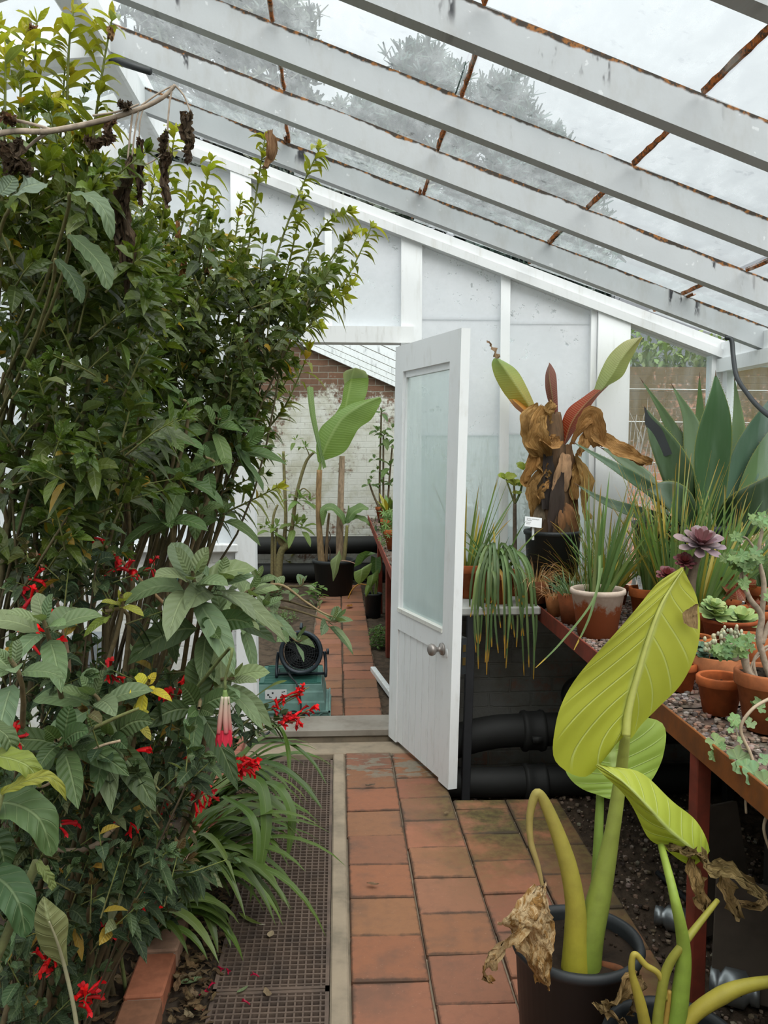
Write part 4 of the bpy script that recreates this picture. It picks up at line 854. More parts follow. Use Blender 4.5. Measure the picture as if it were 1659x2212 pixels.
l = aleaf('leaf', [((1208, 960), (1218, 965, -.05), (1226, 955)), ((1213, 915), (1232, 920, -.06), (1248, 920)), ((1228, 882), (1252, 888, -.06), (1268, 888)), ((1262, 856), (1280, 858, -.06), (1290, 858)), ((1288, 838), (1302, 840, -.06), (1315, 832))], EN, (.30, .03, .012), (.30, .05, .02), e, wob=.003); l['label'] = 'crimson base of the long leaf'
l = aleaf('leaf', [((1283, 842), (1297, 846, -.06), (1312, 834)), ((1298, 800), (1322, 808, -.07), (1345, 812)), ((1318, 765), (1342, 775, -.07), (1362, 778)), ((1348, 738), (1365, 748, -.06), (1378, 748)), ((1380, 729), (1386, 727, -.05), (1388, 730))], EN, (.30, .36, .14), (.36, .33, .16), e, wob=.004); l['label'] = 'long pale green leaf rising right to a red tip'
BROWN = (.50, .25, .06)
for q, w in ((((1165, 880, -.06), (1150, 905, -.1), (1160, 950, -.12), (1185, 985, -.1)), [8, 26, 30, 12]), (((1175, 880, -.1), (1150, 930, -.13), (1142, 965, -.12), (1165, 985, -.1)), [10, 22, 18, 6]), (((1195, 870, -.08), (1182, 885, -.1), (1190, 915, -.1)), [10, 14, 5]), (((1175, 945, -.1), (1190, 960, -.14), (1210, 952, -.1)), [16, 20, 6]),
             (((1160, 970, -.08), (1140, 1010, -.1), (1130, 1045, -.1), (1150, 1050, -.08)), [8, 17, 16, 6]), (((1175, 1010, -.1), (1150, 1045, -.12), (1148, 1085, -.1), (1152, 1122, -.08)), [7, 12, 17, 6]), (((1160, 985, -.06), (1170, 1010, -.1), (1184, 1030, -.1)), [12, 12, 6]), (((1186, 1040, -.1), (1168, 1060, -.12), (1164, 1090, -.1)), [6, 9, 3]),
             (((1235, 960, -.08), (1252, 915, -.1), (1278, 893, -.1), (1290, 930, -.1), (1295, 965, -.1)), [6, 14, 18, 24, 16]), (((1280, 940, -.1), (1320, 965, -.12), (1365, 985, -.14), (1408, 1000, -.16)), [12, 20, 14, 5]), (((1265, 930, -.08), (1258, 960, -.1), (1248, 985, -.1)), [8, 12, 5]), (((1240, 985, -.06), (1262, 1030, -.08), (1255, 1080, -.08), (1268, 1125, -.08)), [8, 16, 19, 9]), (((1250, 1000, -.06), (1240, 1040, -.08), (1238, 1080, -.08)), [10, 14, 6]), (((1330, 975, -.1), (1360, 978, -.12), (1390, 1005, -.12)), [12, 14, 4])):
    mb = MB(); dry(mb, q, EN, w, BROWN, .0045, 5, .014, .5, 7, 1.3); mb.build('dead_leaf', DRYLEAF, e, True)
# name card
x = bx_(1147, 4.32); P = PY(1152, 1128, 4.30); c_e = empty('name_card', (P.x, P.y, P.z - .08), 'white plant name card on a stalk before the dead banana', 'plant label'); mb = MB()
R = Matrix.Rotation(.12, 3, 'Y') @ Matrix.Rotation(-.35, 3, 'X'); mb.obox(P, R @ V((.043, 0, 0)), R @ V((0, .001, 0)), R @ V((0, 0, .026)), (1, 1, 1)); mb.build('card', WHITEPL, c_e)
mb = MB(); mb.box((P.x - .006, P.y + .002, P.z - .09), (P.x + .006, P.y + .004, P.z - .015)); mb.build('stalk', WHITEPL, c_e)
INK = simple('ink', (.02, .02, .02), .8)
for k, (txt, sz, dx, dz) in enumerate((('Ensete ventricosum', .0080, -.034, .013), ('Maurelii', .0080, -.034, .005), ('Musaceae', .0062, -.036, -.006), ('Ethiopia', .0062, -.036, -.013))):
    cu = bpy.data.curves.new('lettering', 'FONT'); cu.body = txt; cu.size = sz; cu.materials.append(INK); tmp = bpy.data.objects.new('tmp', cu); COL.objects.link(tmp); bpy.context.view_layer.update(); me = bpy.data.meshes.new_from_object(tmp.evaluated_get(bpy.context.evaluated_depsgraph_get())); bpy.data.objects.remove(tmp); o = bpy.data.objects.new('lettering', me); COL.objects.link(o)
    o.matrix_world = Matrix.Translation(P + R @ V((dx, -.0016, dz))) @ (R @ Matrix.Rotation(PI / 2, 3, 'X')).to_4x4(); o.parent = c_e; o.matrix_parent_inverse = world(c_e).inverted()
# ---- agave
AG = 4.26; x = bx_(1474, AG); e = empty('potted_agave', (x, AG, GZ), 'large grey-green agave with spiny leaves in a big black pot', 'potted plant')
pot(e, V((x, AG, GZ)), .255, .455, 'black', soil=.93)
t = NT('agave_skin'); c = t.col(); uv = t.uv(); ux, uvv, _ = t.sep(uv); o = t.obj(); n = t.noise(t.scale(o, (14, 14, 2)), 1., 4)
b = t.mix(t.math('MULTIPLY', t.ramp(n, .4, .7), .35), t.mix(1, c, (.85, .85, .72), 'MULTIPLY'), t.mix(.5, c, (.24, .31, .24))); a_ = t.math('ABSOLUTE', t.math('MULTIPLY_ADD', ux, 2, -1)); b = t.mix(t.math('MULTIPLY', t.ramp(a_, .93, 1.), .6), b, (.30, .32, .07))
M_AG = t.done(t.prin(b, .45, .4))
for q, w, c, lab in ((((1508, 1130, .05), (1512, 980, .2), (1511, 812, .22)), 24, (.115, .195, .07), None), (((1505, 1110, .1), (1490, 1000, .2), (1470, 928, .22)), 36, (.22, .29, .24), 'pale grey leaf at the back'), (((1490, 1120, .05), (1470, 980, .15), (1436, 900, .2), (1387, 823, .22)), 20, (.075, .13, .05), None),
    (((1508, 1125, .02), (1505, 1000, .1), (1490, 910, .15), (1453, 834, .16)), 31, (.145, .22, .12), None), (((1560, 1120, .05), (1592, 960, .12), (1587, 818, .14)), 27, (.15, .225, .11), None), (((1570, 1130, 0), (1605, 1010, .02), (1640, 920, .0), (1690, 830, -.05)), 43, (.09, .165, .12), None), (((1600, 1120, 0), (1650, 990, 0), (1700, 880, -.05)), 36, (.12, .20, .09), None),
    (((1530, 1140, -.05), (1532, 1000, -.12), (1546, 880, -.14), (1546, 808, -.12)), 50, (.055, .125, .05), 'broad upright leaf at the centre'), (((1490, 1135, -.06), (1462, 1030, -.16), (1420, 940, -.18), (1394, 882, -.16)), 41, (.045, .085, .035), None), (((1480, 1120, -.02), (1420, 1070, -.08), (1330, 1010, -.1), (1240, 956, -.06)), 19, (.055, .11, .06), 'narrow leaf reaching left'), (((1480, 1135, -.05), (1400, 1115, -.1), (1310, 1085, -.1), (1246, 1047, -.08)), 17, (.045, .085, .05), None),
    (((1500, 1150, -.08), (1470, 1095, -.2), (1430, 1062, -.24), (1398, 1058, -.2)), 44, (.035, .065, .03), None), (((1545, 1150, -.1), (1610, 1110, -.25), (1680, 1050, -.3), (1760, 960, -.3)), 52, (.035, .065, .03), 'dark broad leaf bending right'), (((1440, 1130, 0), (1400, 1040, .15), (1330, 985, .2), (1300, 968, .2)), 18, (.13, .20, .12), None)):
    P = crv([PY(a[0], a[1], AG + a[2]) for a in q], 7); m = len(P); mb = MB(); ww = prof(m, 'agave', w * S(AG) * .93)
    mb.ribbon(P, ww, (.15 if q[-1][0] > 1530 else -.15, -.8, .5), c, None, .22, 4, thick=.022)
    lf = mb.build('leaf', M_AG, e, True)
    if lab: lf['label'] = lab
    mb = MB()
    for i in range(3, m - 2):                                   # marginal teeth and the end spine
        tt = (P[i + 1] - P[i - 1]).normalized(); sd = tt.cross(V((.15 if q[-1][0] > 1530 else -.15, -.8, .5))).normalized()
        for s in (-1, 1):
            for k in range(2):
                b_ = P[i].lerp(P[i + 1], k * .5) + sd * s * ww[i] * .99 + sd.cross(tt) * .22 * ww[i]; mb.tube([b_, b_ + sd * s * .005 + tt * .002], [.0016, .0002], 3, (.30, .27, .06), caps=False)
    tt = (P[-1] - P[-3]).normalized(); mb.tube([P[-1] - tt * .012, P[-1] + tt * .02], [.0035, .0004], 5, (.12, .06, .03)); mb.build('spines', STALK, lf)
    if q[-1][:2] == (1394, 882):
        mb = MB(); pleaf(mb, [((1426, 985), (1440, 985), (1452, 980)), ((1408, 945), (1422, 945), (1440, 950)), ((1394, 918), (1408, 915), (1428, 925)), ((1393, 895), (1398, 895), (1404, 900)), ((1391, 880), (1393, 880), (1395, 881))], AG - .185, c=(.012, .01, .008), nc=3); r = mb.build('blackened_tip', BLACKPL, lf, True); r['label'] = 'black rotted tip'
# ---- aeonium
AE = 3.05; e, ctr = potted('potted_aeonium', 'dark red aeonium rosette on a bare stalk, behind the yellow leaf tip', 'potted plant', 1502, AE, .068, .15, 'plain', (.42, .15, .06))
mb = MB(); ptube(mb, ((1502, 1400), (1492, 1290), (1497, 1235), (1512, 1185)), AE, [10, 11, 10, 8], 10, (.15, .11, .075)); ptube(mb, ((1494, 1290), (1470, 1260), (1478, 1225)), AE, [6, 5, 5], 8, (.15, .11, .075)); ptube(mb, ((1494, 1310), (1450, 1280), (1440, 1248)), AE, [6, 5, 5], 8, (.15, .11, .075)); mb.build('stalk', WOODY, e, True)
SUCC = mat_col('succulent', .45, .45, 20, .1, .12, bump=.05)
def rosette(mb, ctr, R, cin, cout, rings=4, n=9, up=V((0, 0, 1)), flat=.25, wf=.30):
    q = up.to_track_quat('Z', 'Y').to_matrix()
    for k in range(rings):
        f = (k + 1) / rings; el = (1.25 - f * 1.25 + flat * .2)
        for i in range(n):
            a = 2 * PI * (i + k * .5) / n + rnd.uniform(-.12, .12); d = q @ V((math.cos(a) * math.cos(el), math.sin(a) * math.cos(el), math.sin(el)))
            L = R * (.45 + .55 * f) * rnd.uniform(.85, 1.05); pts = [ctr + d * L * s + q @ V((0, 0, L * .1 * s * s)) for s in (0, .25, .5, .75, .92, 1.)]
            mb.ribbon(pts, [L * wf * w_ for w_ in (.3, .5, .8, 1, .8, .25)], q @ V((0, 0, 1)), jit(vmix(cin, cout, f), .2), jit(vmix(cin, cout, min(1, f * 1.2)), .2), .3, 2, thick=L * .05)
mb = MB(); rosette(mb, PY(1514, 1178, AE), .095, (.15, .010, .015), (.29, .215, .225), 4, 8, V((-.05, -.5, .86)).normalized(), wf=.21, flat=.0); mb.build('rosette', SUCC, e, True)
for px, py, R in ((1479, 1215, .045), (1440, 1243, .042)):
    mb = MB(); rosette(mb, PY(px, py, AE), R, (.15, .012, .01), (.17, .05, .055), 4, 8, V((-.1, -.6, .8)).normalized(), wf=.24); mb.build('rosette', SUCC, e, True)
# ---- echeveria, small pots, geraniums near the front
e, ctr = potted('potted_echeveria', 'pale green fleshy rosettes in a wide dark terracotta bowl', 'potted plant', 1577, 3.40, .113, .145, 'roll', (.30, .085, .04), soil=.9)
for px, py, R in ((1546, 1316, .085), (1600, 1326, .085), (1572, 1345, .06), (1540, 1298, .06)):
    mb = MB(); rosette(mb, PY(px, py + 14, 3.38), R, (.40, .48, .16), (.33, .44, .17), 3, 7, V((rnd.uniform(-.2, .2), -.35, .9)).normalized(), wf=.30); mb.build('rosette', SUCC, e, True)
e, ctr = potted('empty_pot', 'small rounded terracotta pot tight against the yellow leaf', 'pot', 1478, 2.88, .050, .095, 'terra', (.42, .13, .05))
e, ctr = potted('potted_succulent', 'pale-sided terracotta pot of sedum and grey succulent behind the empty pot', 'potted plant', 1556, 2.87, .090, .125, 'plain', (.42, .19, .11), mat=None, soil=.9)
mb = MB()
for k in range(7): rosette(mb, ctr + V((rnd.uniform(-.06, .05), rnd.uniform(-.06, .03), .012 + .03 * rnd.random())), rnd.uniform(.03, .045), (.14, .22, .13), (.10, .17, .10), 2, 6, V((rnd.uniform(-.3, .3), -.3, 1)).normalized(), wf=.34)
mb.build('foliage', SUCC, e, True)
mb = MB()
for q in (((1530, 1440, 0), (1536, 1400, -.02), (1548, 1383, -.03), (1575, 1378, -.02)), ((1560, 1440, 0), (1570, 1395, 0), (1582, 1376, 0), (1600, 1375, .02))):
    P = ptube(mb, q, 2.84, [1.6, 1.2], 5, (.36, .2, .1))
mb.build('stem', STALK, e, True)
mb = MB()
for px, py in ((1541, 1388), (1588, 1366), (1600, 1372), (1566, 1372), (1535, 1400), (1615, 1385)):
    for k in range(16): mb.blob(PY(px + rnd.gauss(0, 7), py + rnd.gauss(0, 6), 2.82 + rnd.gauss(0, .012)), rnd.uniform(.004, .007), jit((.50, .50, .33), .15), 7, 5, 0, (1, 1, 1.5))
mb.build('beads', SUCC, e, True)
potted('empty_pot', 'empty clean terracotta pot at the front of the rusty bench', 'pot', 1561, 2.63, .0735, .118, 'terra', (.43, .135, .055), soil=.72)
potted('empty_pot', 'terracotta pot topped with white pebbles, behind the geranium stems', 'pot', 1630, 3.12, .072, .135, 'plain', (.42, .15, .07), soil=.9, smat=simple('white_pebble', (.5, .48, .45), .7, nscale=60, namt=.3))
e, ctr = potted('potted_begonia', 'terracotta pot with a single red fan-shaped leaf, under the grass', 'potted plant', 1640, 3.62, .095, .14, 'terra', (.42, .14, .06))
mb = MB()
for cx_, cy_, R in ((1585, 1278, .07), (1622, 1320, .035)):
    p0 = PY(cx_ + 2, cy_ - 16, 3.56); ids = []; c0 = mb.add(p0, (.5, 0), (.42, .03, .015))
    for i in range(25):
        a = PI * (.62 + 1.76 * i / 24) + 0; r = R * (1 + .10 * math.sin(i * 2.6)); ids.append(mb.add(p0 + V((r * math.cos(a + PI / 2 - 1.5), -.03 * (1 + math.cos(i)), r * math.sin(a + PI / 2 - 1.5) * .9)), (.5 + .5 * (i % 3 - 1), 1), jit((.20, .06, .025), .3)))
    for i in range(24): mb.f.append([c0, ids[i], ids[i + 1]])
    mb.tube([p0, p0 + V((.01, .05, -.08))], .003, 5, (.3, .05, .03))
mb.build('leaf', LEAFM, e, True)
GER = mat_leaf('geranium_leaf', .55, .25, .25, 0, 0, mott=.15)
def lobed(mb, p, R, nrm, c, lobes=5, depth=.22):
    nrm = V(nrm).normalized(); u = nrm.orthogonal().normalized(); w = nrm.cross(u); c0 = mb.add(p - nrm * R * .12, (.5, 0), c); ids = []; N = lobes * 5; a0 = rnd.uniform(0, 6.28)
    for i in range(N + 1):
        a = 2 * PI * .93 * i / N; r = R * (1 - depth * .5 + depth * math.sin(a * lobes / .93 - PI / 2)); ids.append(mb.add(p + (u * math.cos(a + a0) + w * math.sin(a + a0)) * r + nrm * R * .12 * math.sin(i * 1.9), (.5 + .45 * math.sin(a * 2), 1), jit(c, .12)))
    for i in range(N): mb.f.append([c0, ids[i], ids[i + 1]])
e, ctr = potted('potted_geranium', 'old geranium with twisted bare stems and small crinkled leaves, cut by the right edge', 'potted plant', 1672, 2.47, .105, .175, 'terra', (.43, .17, .09), soil=.92)
GP = 2.45; mb = MB(); BK = (.42, .33, .25)
for q, r in ((((1660, 1480), (1625, 1462), (1612, 1440), (1604, 1400), (1575, 1395)), [7, 8, 9, 10, 6]), (((1604, 1410), (1590, 1425), (1575, 1420)), [5, 4, 3]), (((1665, 1470), (1640, 1385), (1645, 1330), (1618, 1290), (1606, 1240), (1608, 1215)), [7, 8, 7, 6, 4, 3]), (((1645, 1335), (1650, 1260), (1638, 1200), (1648, 1140), (1652, 1115)), [6, 6, 5, 3.5, 2.5]), (((1638, 1195), (1615, 1165), (1605, 1160)), [3, 2.5, 2]), (((1645, 1390), (1660, 1350), (1675, 1330)), [7, 6, 5]), (((1612, 1215), (1600, 1250), (1622, 1300)), [3, 3, 4]),
             (((1640, 1480), (1628, 1430), (1650, 1400), (1670, 1395)), [4, 3.5, 3, 3]), (((1655, 1490), (1622, 1440), (1660, 1400)), [3, 2.5, 2.5])): ptube(mb, q, GP, r, 8, BK)
mb.build('stem', WOODY, e, True)
mb = MB()
for px, py, n, s in ((1608, 1212, 22, 16), (1590, 1205, 12, 12), (1600, 1160, 6, 10), (1650, 1125, 10, 12), (1635, 1200, 4, 8), (1578, 1400, 18, 18), (1560, 1410, 8, 12), (1640, 1520, 8, 14), (1650, 1560, 9, 16), (1590, 1555, 2, 8), (1610, 1260, 4, 8), (1655, 1290, 4, 10), (1600, 1395, 6, 14)):
    for k in range(n): lobed(mb, PY(px + rnd.gauss(0, s), py + rnd.gauss(0, s * .6), GP + rnd.gauss(-.02, .03)), rnd.uniform(.012, .02), (rnd.uniform(-.5, .5), -1, rnd.uniform(.2, 1.4)), jit((.17, .27, .10), .25))
mb.build('foliage', GER, e, True)
# ivy-leaved trailer over the lip
e = empty('trailing_plant', PZ(1640, 1640, GZ), 'round-leaved trailing plant creeping over the rusty bench lip', 'plant'); mb = MB()
for q in (((1665, 1508, 2.12), (1625, 1532, 2.1), (1600, 1575, 2.1), (1622, 1630, 2.09), (1628, 1665, 2.08), (1612, 1715, 2.06), (1612, 1757, 2.06)), ((1664, 1745, 2.0), (1650, 1790, 1.98), (1668, 1850, 1.98))):
    P = crv([PY(a, b, y_) for a, b, y_ in q], 6); mb.tube(P, [.0045, .004, .003], 6, (.50, .38, .26))
for q in (((1620, 1620, 2.2), (1580, 1615, 2.25), (1545, 1605, 2.28)), ((1640, 1660, 2.15), (1610, 1640, 2.2), (1585, 1555, 2.3))): mb.tube(crv([PY(a, b, y_) for a, b, y_ in q], 5), .0018, 4, (.30, .26, .14))
mb.build('stem', STALK, e, True)
for px, py, R, Y in ((1546, 1602, 22, 2.27), (1541, 1632, 14, 2.25), (1560, 1612, 10, 2.24), (1596, 1640, 30, 2.12), (1612, 1660, 24, 2.1), (1632, 1672, 30, 2.06), (1652, 1690, 28, 2.04), (1588, 1553, 15, 2.3), (1622, 1562, 13, 2.25), (1600, 1598, 9, 2.2), (1578, 1578, 8, 2.25), (1650, 1640, 14, 2.15), (1645, 1530, 12, 2.2)):
    mb = MB(); lobed(mb, PY(px, py, Y - .03), R * S(Y), (rnd.uniform(-.3, .2), -1, rnd.uniform(.5, 1.)), jit((.20, .30, .13), .15), 5, .14); mb.build('leaf', GER, e, True)
# ================================================================== elephant-ear plants in black pots
A1 = 2.05; x = PY(1246, 2085, A1).x; e = empty('potted_elephant_ear', (x, A1, 0), 'elephant-ear plant with huge yellow-green leaves in the black pot on the tiles', 'potted plant')
pot(e, V((x, A1, .004)), .160, .375, 'black', soil=.91, n=48)
t = NT('crisp_leaf'); o = t.obj(); c = t.col(); n = t.noise(t.scale(o, (1, 1, .45)), 30, 5, .65, 1.5); n2 = t.noise(o, 60, 3)
b = t.mix(t.ramp(n, .42, .58), c, (.30, .155, .045)); b = t.mix(t.ramp(n2, .68, .74), b, (.08, .045, .02)); p_ = t.prin(b, .8, .2, 0, t.bump(n, .8, .02)); tr = t.n('ShaderNodeBsdfTranslucent'); t.put(tr.inputs[0], b)
mx = t.n('ShaderNodeMixShader'); mx.inputs[0].default_value = .2; t.l(p_, mx.inputs[1]); t.l(tr.outputs[0], mx.inputs[2]); CRISP = t.done(mx.outputs[0])
ALO = mat_leaf('elephant_ear_blade', .45, .28, .62, 8.5, -.75, True, vw=.93, mott=.10, bumpk=.7)
LY = 1.93
l = aleaf('leaf_blade', [((1322, 1632, -.02), (1350, 1588, -.01), (1357, 1596, 0)), ((1268, 1688, -.06), (1351, 1573, -.01), (1366, 1600, .02)), ((1203, 1648, -.09), (1356, 1545, 0), (1388, 1570, .04)), ((1203, 1572, -.10), (1366, 1500, .01), (1428, 1535, .05)), ((1226, 1508, -.09), (1380, 1450, .02), (1473, 1488, .06)), ((1272, 1440, -.07), (1396, 1395, .03), (1506, 1418, .06)), ((1332, 1370, -.04), (1413, 1345, .04), (1517, 1358, .06)), ((1385, 1312, .0), (1432, 1300, .05), (1511, 1300, .06)), ((1427, 1264, .03), (1456, 1260, .06), (1492, 1256, .06)), ((1474, 1229, .06), (1477, 1226, .06), (1480, 1229, .06))], LY, (.36, .385, .035), (.40, .41, .06), e, ALO, nc=8, cup=.012, wob=.006); l['label'] = 'largest leaf, bright yellow-green and upright'; LEAF1 = l
mb = MB(); pleaf(mb, [((1477, 1345), (1490, 1355), (1508, 1360)), ((1474, 1325), (1488, 1328), (1507, 1325)), ((1492, 1312), (1500, 1306), (1508, 1304))], LY + .035, nc=3, c=(.52, .33, .16), crump=.001); s_ = mb.build('scorched_patch', DRYLEAF, l, True)
l = aleaf('leaf_blade', [((1296, 1560, .02), (1312, 1572, .02), (1345, 1540, .03)), ((1215, 1590, .03), (1316, 1592, 0), (1428, 1560, .03)), ((1218, 1655, .01), (1322, 1628, -.01), (1430, 1622, .02)), ((1258, 1703, -.02), (1328, 1668, -.02), (1408, 1678, 0)), ((1300, 1714, -.03), (1332, 1700, -.03), (1366, 1706, -.02)), ((1328, 1722, -.04), (1332, 1724, -.04), (1337, 1722, -.04))], 2.10, (.30, .40, .075), (.26, .38, .06), e, ALO, nc=7, cup=-.01, wob=.005); l['label'] = 'round green leaf behind the largest leaf'
l = aleaf('leaf_blade', [((1285, 1655, 0), (1290, 1650, 0), (1298, 1648, 0)), ((1322, 1688, .0), (1346, 1690, -.03), (1376, 1668, .0)), ((1368, 1748, 0), (1398, 1742, -.05), (1442, 1718, .0)), ((1404, 1812, 0), (1442, 1790, -.05), (1492, 1764, .0)), ((1445, 1842, 0), (1490, 1830, -.04), (1522, 1800, .0)), ((1498, 1870, 0), (1520, 1856, -.02), (1534, 1842, 0))], 1.86, (.40, .44, .05), (.33, .40, .045), e, ALO, nc=6, wob=.006); l['label'] = 'drooping yellow-green leaf with a withered end'
for q, w in ((((1500, 1835, 0), (1530, 1870, -.02), (1580, 1885, -.03), (1645, 1935, -.03)), [10, 16, 20, 8]), (((1490, 1850, 0), (1500, 1900, -.03), (1515, 1950, -.02), (1530, 1965, -.02)), [10, 18, 16, 4]), (((1560, 1880, 0), (1570, 1930, -.02), (1595, 1985, -.02)), [12, 22, 4]), (((1440, 1830, -.01), (1480, 1838, -.03), (1520, 1850, -.02)), [5, 9, 8]), (((1590, 1890, 0), (1630, 1915, .02), (1640, 1950, 0), (1600, 1955, -.02)), [8, 14, 12, 5])):
    mb = MB(); dry(mb, q, 1.85, w, (.30, .19, .06), .005, 4, .012, .4, 6); mb.build('withered_end', DRYLEAF, l, True)
mb = MB(); ptube(mb, ((1262, 2110), (1272, 2030), (1296, 1930), (1322, 1800), (1340, 1680), (1352, 1580, -.05)), A1 - .06, [38, 33, 26, 17, 14, 10], 16, (.20, .28, .035), (.40, .43, .10)); mb.build('leaf_stalk', STALK, e, True)
mb = MB(); ptube(mb, ((1352, 1590, -.02), (1356, 1545, -.008), (1366, 1500, .002), (1380, 1450, .012), (1396, 1395, .022), (1413, 1345, .032), (1432, 1300, .043), (1456, 1260, .054), (1476, 1230, .058)), LY, [10, 9, 8, 6.5, 5.5, 4.5, 3.5, 2.2, .6], 10, (.42, .43, .10), (.44, .46, .13)); mb.build('midrib', STALK, LEAF1, True)
mb = MB(); ptube(mb, ((1243, 2095), (1244, 2020), (1242, 1950), (1226, 1865), (1195, 1775), (1166, 1716), (1152, 1728), (1144, 1770), (1147, 1820), (1162, 1870), (1172, 1915)), A1 - .07, [34, 27, 23, 20, 15, 11, 10, 8, 7, 6, 4], 14, (.40, .36, .03), (.46, .34, .14)); l = mb.build('leaf_stalk', STALK, e, True); l['label'] = 'yellow stalk folded over, carrying a dead leaf'
mb = MB(); ptube(mb, ((1285, 1985, -.02), (1288, 1900, 0), (1293, 1800, .02), (1297, 1706, .05)), A1, [9, 12, 11, 9], 10, (.24, .34, .06)); mb.build('leaf_stalk', STALK, e, True)
mb = MB(); mb.blob(PY(1262, 2128, A1 - .06), .05, (.05, .03, .018), 14, 8, .06, (1, 1, 1.0)); ptube(mb, ((1300, 2085, -.06), (1340, 2095, -.08), (1370, 2120, -.1)), A1, [10, 9, 2], 8, (.14, .05, .02)); mb.build('corm', WOODY, e, True)
l = aleaf('dead_leaf', [((1168, 1915), (1172, 1913), (1176, 1917)), ((1118, 1945), (1165, 1950, -.03), (1188, 1955)), ((1075, 1998), (1155, 1995, -.05), (1197, 2010)), ((1110, 2020), (1160, 2040, -.03), (1195, 2050)), ((1120, 2060), (1165, 2090, -.05), (1190, 2098)), ((1158, 2118), (1178, 2128, -.02), (1188, 2130))], A1 - .16, (.62, .46, .27), (.54, .36, .17), e, CRISP, nc=9, nr=8, crump=.0030, wob=.016)
mb = MB(); dry(mb, ((1140, 2000, -.03), (1095, 2035, -.05), (1060, 2075, -.05), (1045, 2098, -.04), (1062, 2125, -.04)), A1 - .16, [10, 16, 13, 9, 3], (.55, .38, .18), .004, 4, .012, .4); mb.build('dead_leaf', CRISP, e, True)
A2 = 1.74; x = PY(1452, 2250, A2).x; e = empty('potted_elephant_ear', (x, A2, 0), 'second elephant-ear plant with bent yellow stalks at the bottom right corner', 'potted plant')
pot(e, V((x, A2, .004)), .145, .33, 'black', soil=.85, n=40)
for q, r, c, c2 in ((((1452, 2260), (1468, 2160), (1477, 2050), (1456, 1935), (1428, 1826, .1)), [22, 21, 16, 11, 8], (.22, .33, .045), (.26, .34, .05)), (((1416, 2250), (1425, 2170), (1442, 2090), (1486, 2026), (1550, 1945, .06)), [14, 12, 11, 9, 6], (.27, .29, .045), (.30, .27, .04)), (((1402, 2260), (1384, 2170), (1366, 2105), (1366, 2070), (1374, 2062), (1395, 2085), (1424, 2106), (1440, 2160)), [16, 13, 8, 7, 7, 7, 7, 5], (.36, .29, .04), (.40, .32, .06)), (((1452, 2250), (1500, 2190), (1560, 2150), (1610, 2130), (1680, 2118)), [20, 18, 20, 16, 12], (.38, .30, .04), (.36, .32, .04)), (((1430, 2250), (1440, 2190), (1446, 2140)), [8, 7, 5], (.40, .25, .05), None)):
    mb = MB(); ptube(mb, q, A2, r, 12, c, c2); mb.build('leaf_stalk', STALK, e, True)
for q, w in ((((1372, 2100, 0), (1350, 2130, -.02), (1320, 2165, -.02), (1295, 2172, -.02)), [4, 22, 26, 6]), (((1385, 2110, 0), (1372, 2150, -.02), (1360, 2190, -.02)), [6, 20, 10]), (((1285, 2168, -.05), (1310, 2185, -.05), (1350, 2210, -.05)), [3, 5, 2])):
    mb = MB(); dry(mb, q, A2 + .1, w, (.42, .25, .09), .005, 4, .012, .4); mb.build('dead_leaf', DRYLEAF, e, True)
# ================================================================== PLANTING BED ON THE LEFT
SHRUBL = mat_leaf('shrub_leaf', .38, .32, .22, 5, .5, mott=.2, spec=.45, tint=(.88, .82, .62))
BIGL = mat_leaf('velvet_leaf', .55, .25, .26, 8, .55, mott=.22, bumpk=.7, tint=(.92, .86, .74))
SAGEL = mat_leaf('sage_leaf', .6, .25, .25, 7, .5, mott=.25, bumpk=.5, tint=(.85, .78, .65))
STRAPL = mat_leaf('strap_leaf', .38, .22, .2, 0, 0, mott=.12, tint=(.72, .74, .6))
PETAL = mat_col('petal', .5, .3, 40, .05, .3, .05)
DEEP, MIDG, LIME, YEL = (.040, .064, .018), (.10, .150, .030), (.47, .52, .06), (.56, .50, .05)
def sprig(st, fo, P, n, L, W, c0, c1, c2, ylt=.45, shrink=.35, droop=.5, kind='lance', start=.15, r0=.004, out=.75, tip=True, mat_n=4):
    """a twig along the points P with leaves set alternately on it, yellower to the tip"""
    m = len(P); st.tube(P, [r0, r0 * .35], 5, (.13, .12, .05), (.20, .24, .06), False)
    for k in range(n):
        f = start + (1 - start) * (k + rnd.random() * .6) / n; i = min(m - 2, int(f * (m - 1))); p = P[i].lerp(P[i + 1], f * (m - 1) - i)
        t = (P[i + 1] - P[i]).normalized(); s = rdir(); s = (s - t * s.dot(t)).normalized()
        d = (t * rnd.uniform(.3, .8) + s * out).normalized(); q = max(0, (f - ylt) / (1 - ylt))
        c = vmix(vmix(c0, c1, min(1, f * 1.4)), c2, q * rnd.uniform(.5, 1.)); rq = rnd.random(); c = vmix(c, (.24, .30, .17), .8) if rq < .07 else vmix(c, (.55, .36, .05), .8) if rq > .975 else c; l = L * rnd.uniform(.65, 1.2) * (1 - shrink * q)
        leaf(fo, p, d, l, W * l / L, up=t, droop=droop * rnd.uniform(.2, 1.3), c=jit(c, .25), kind=kind, n=mat_n, fold=.35)
    if tip:
        t = (P[-1] - P[-2]).normalized()
        for k in range(5): leaf(fo, P[-1] - t * .005, (t + rdir() * .55).normalized(), L * rnd.uniform(.45, .75), W * .55, up=rdir(), droop=.2, c=jit(c2, .2), kind=kind, n=3, fold=.4)
def pcrv(q, Y, n=6): return crv([PY(a[0], a[1], Y + (a[2] if len(a) > 2 else 0)) for a in q], n)
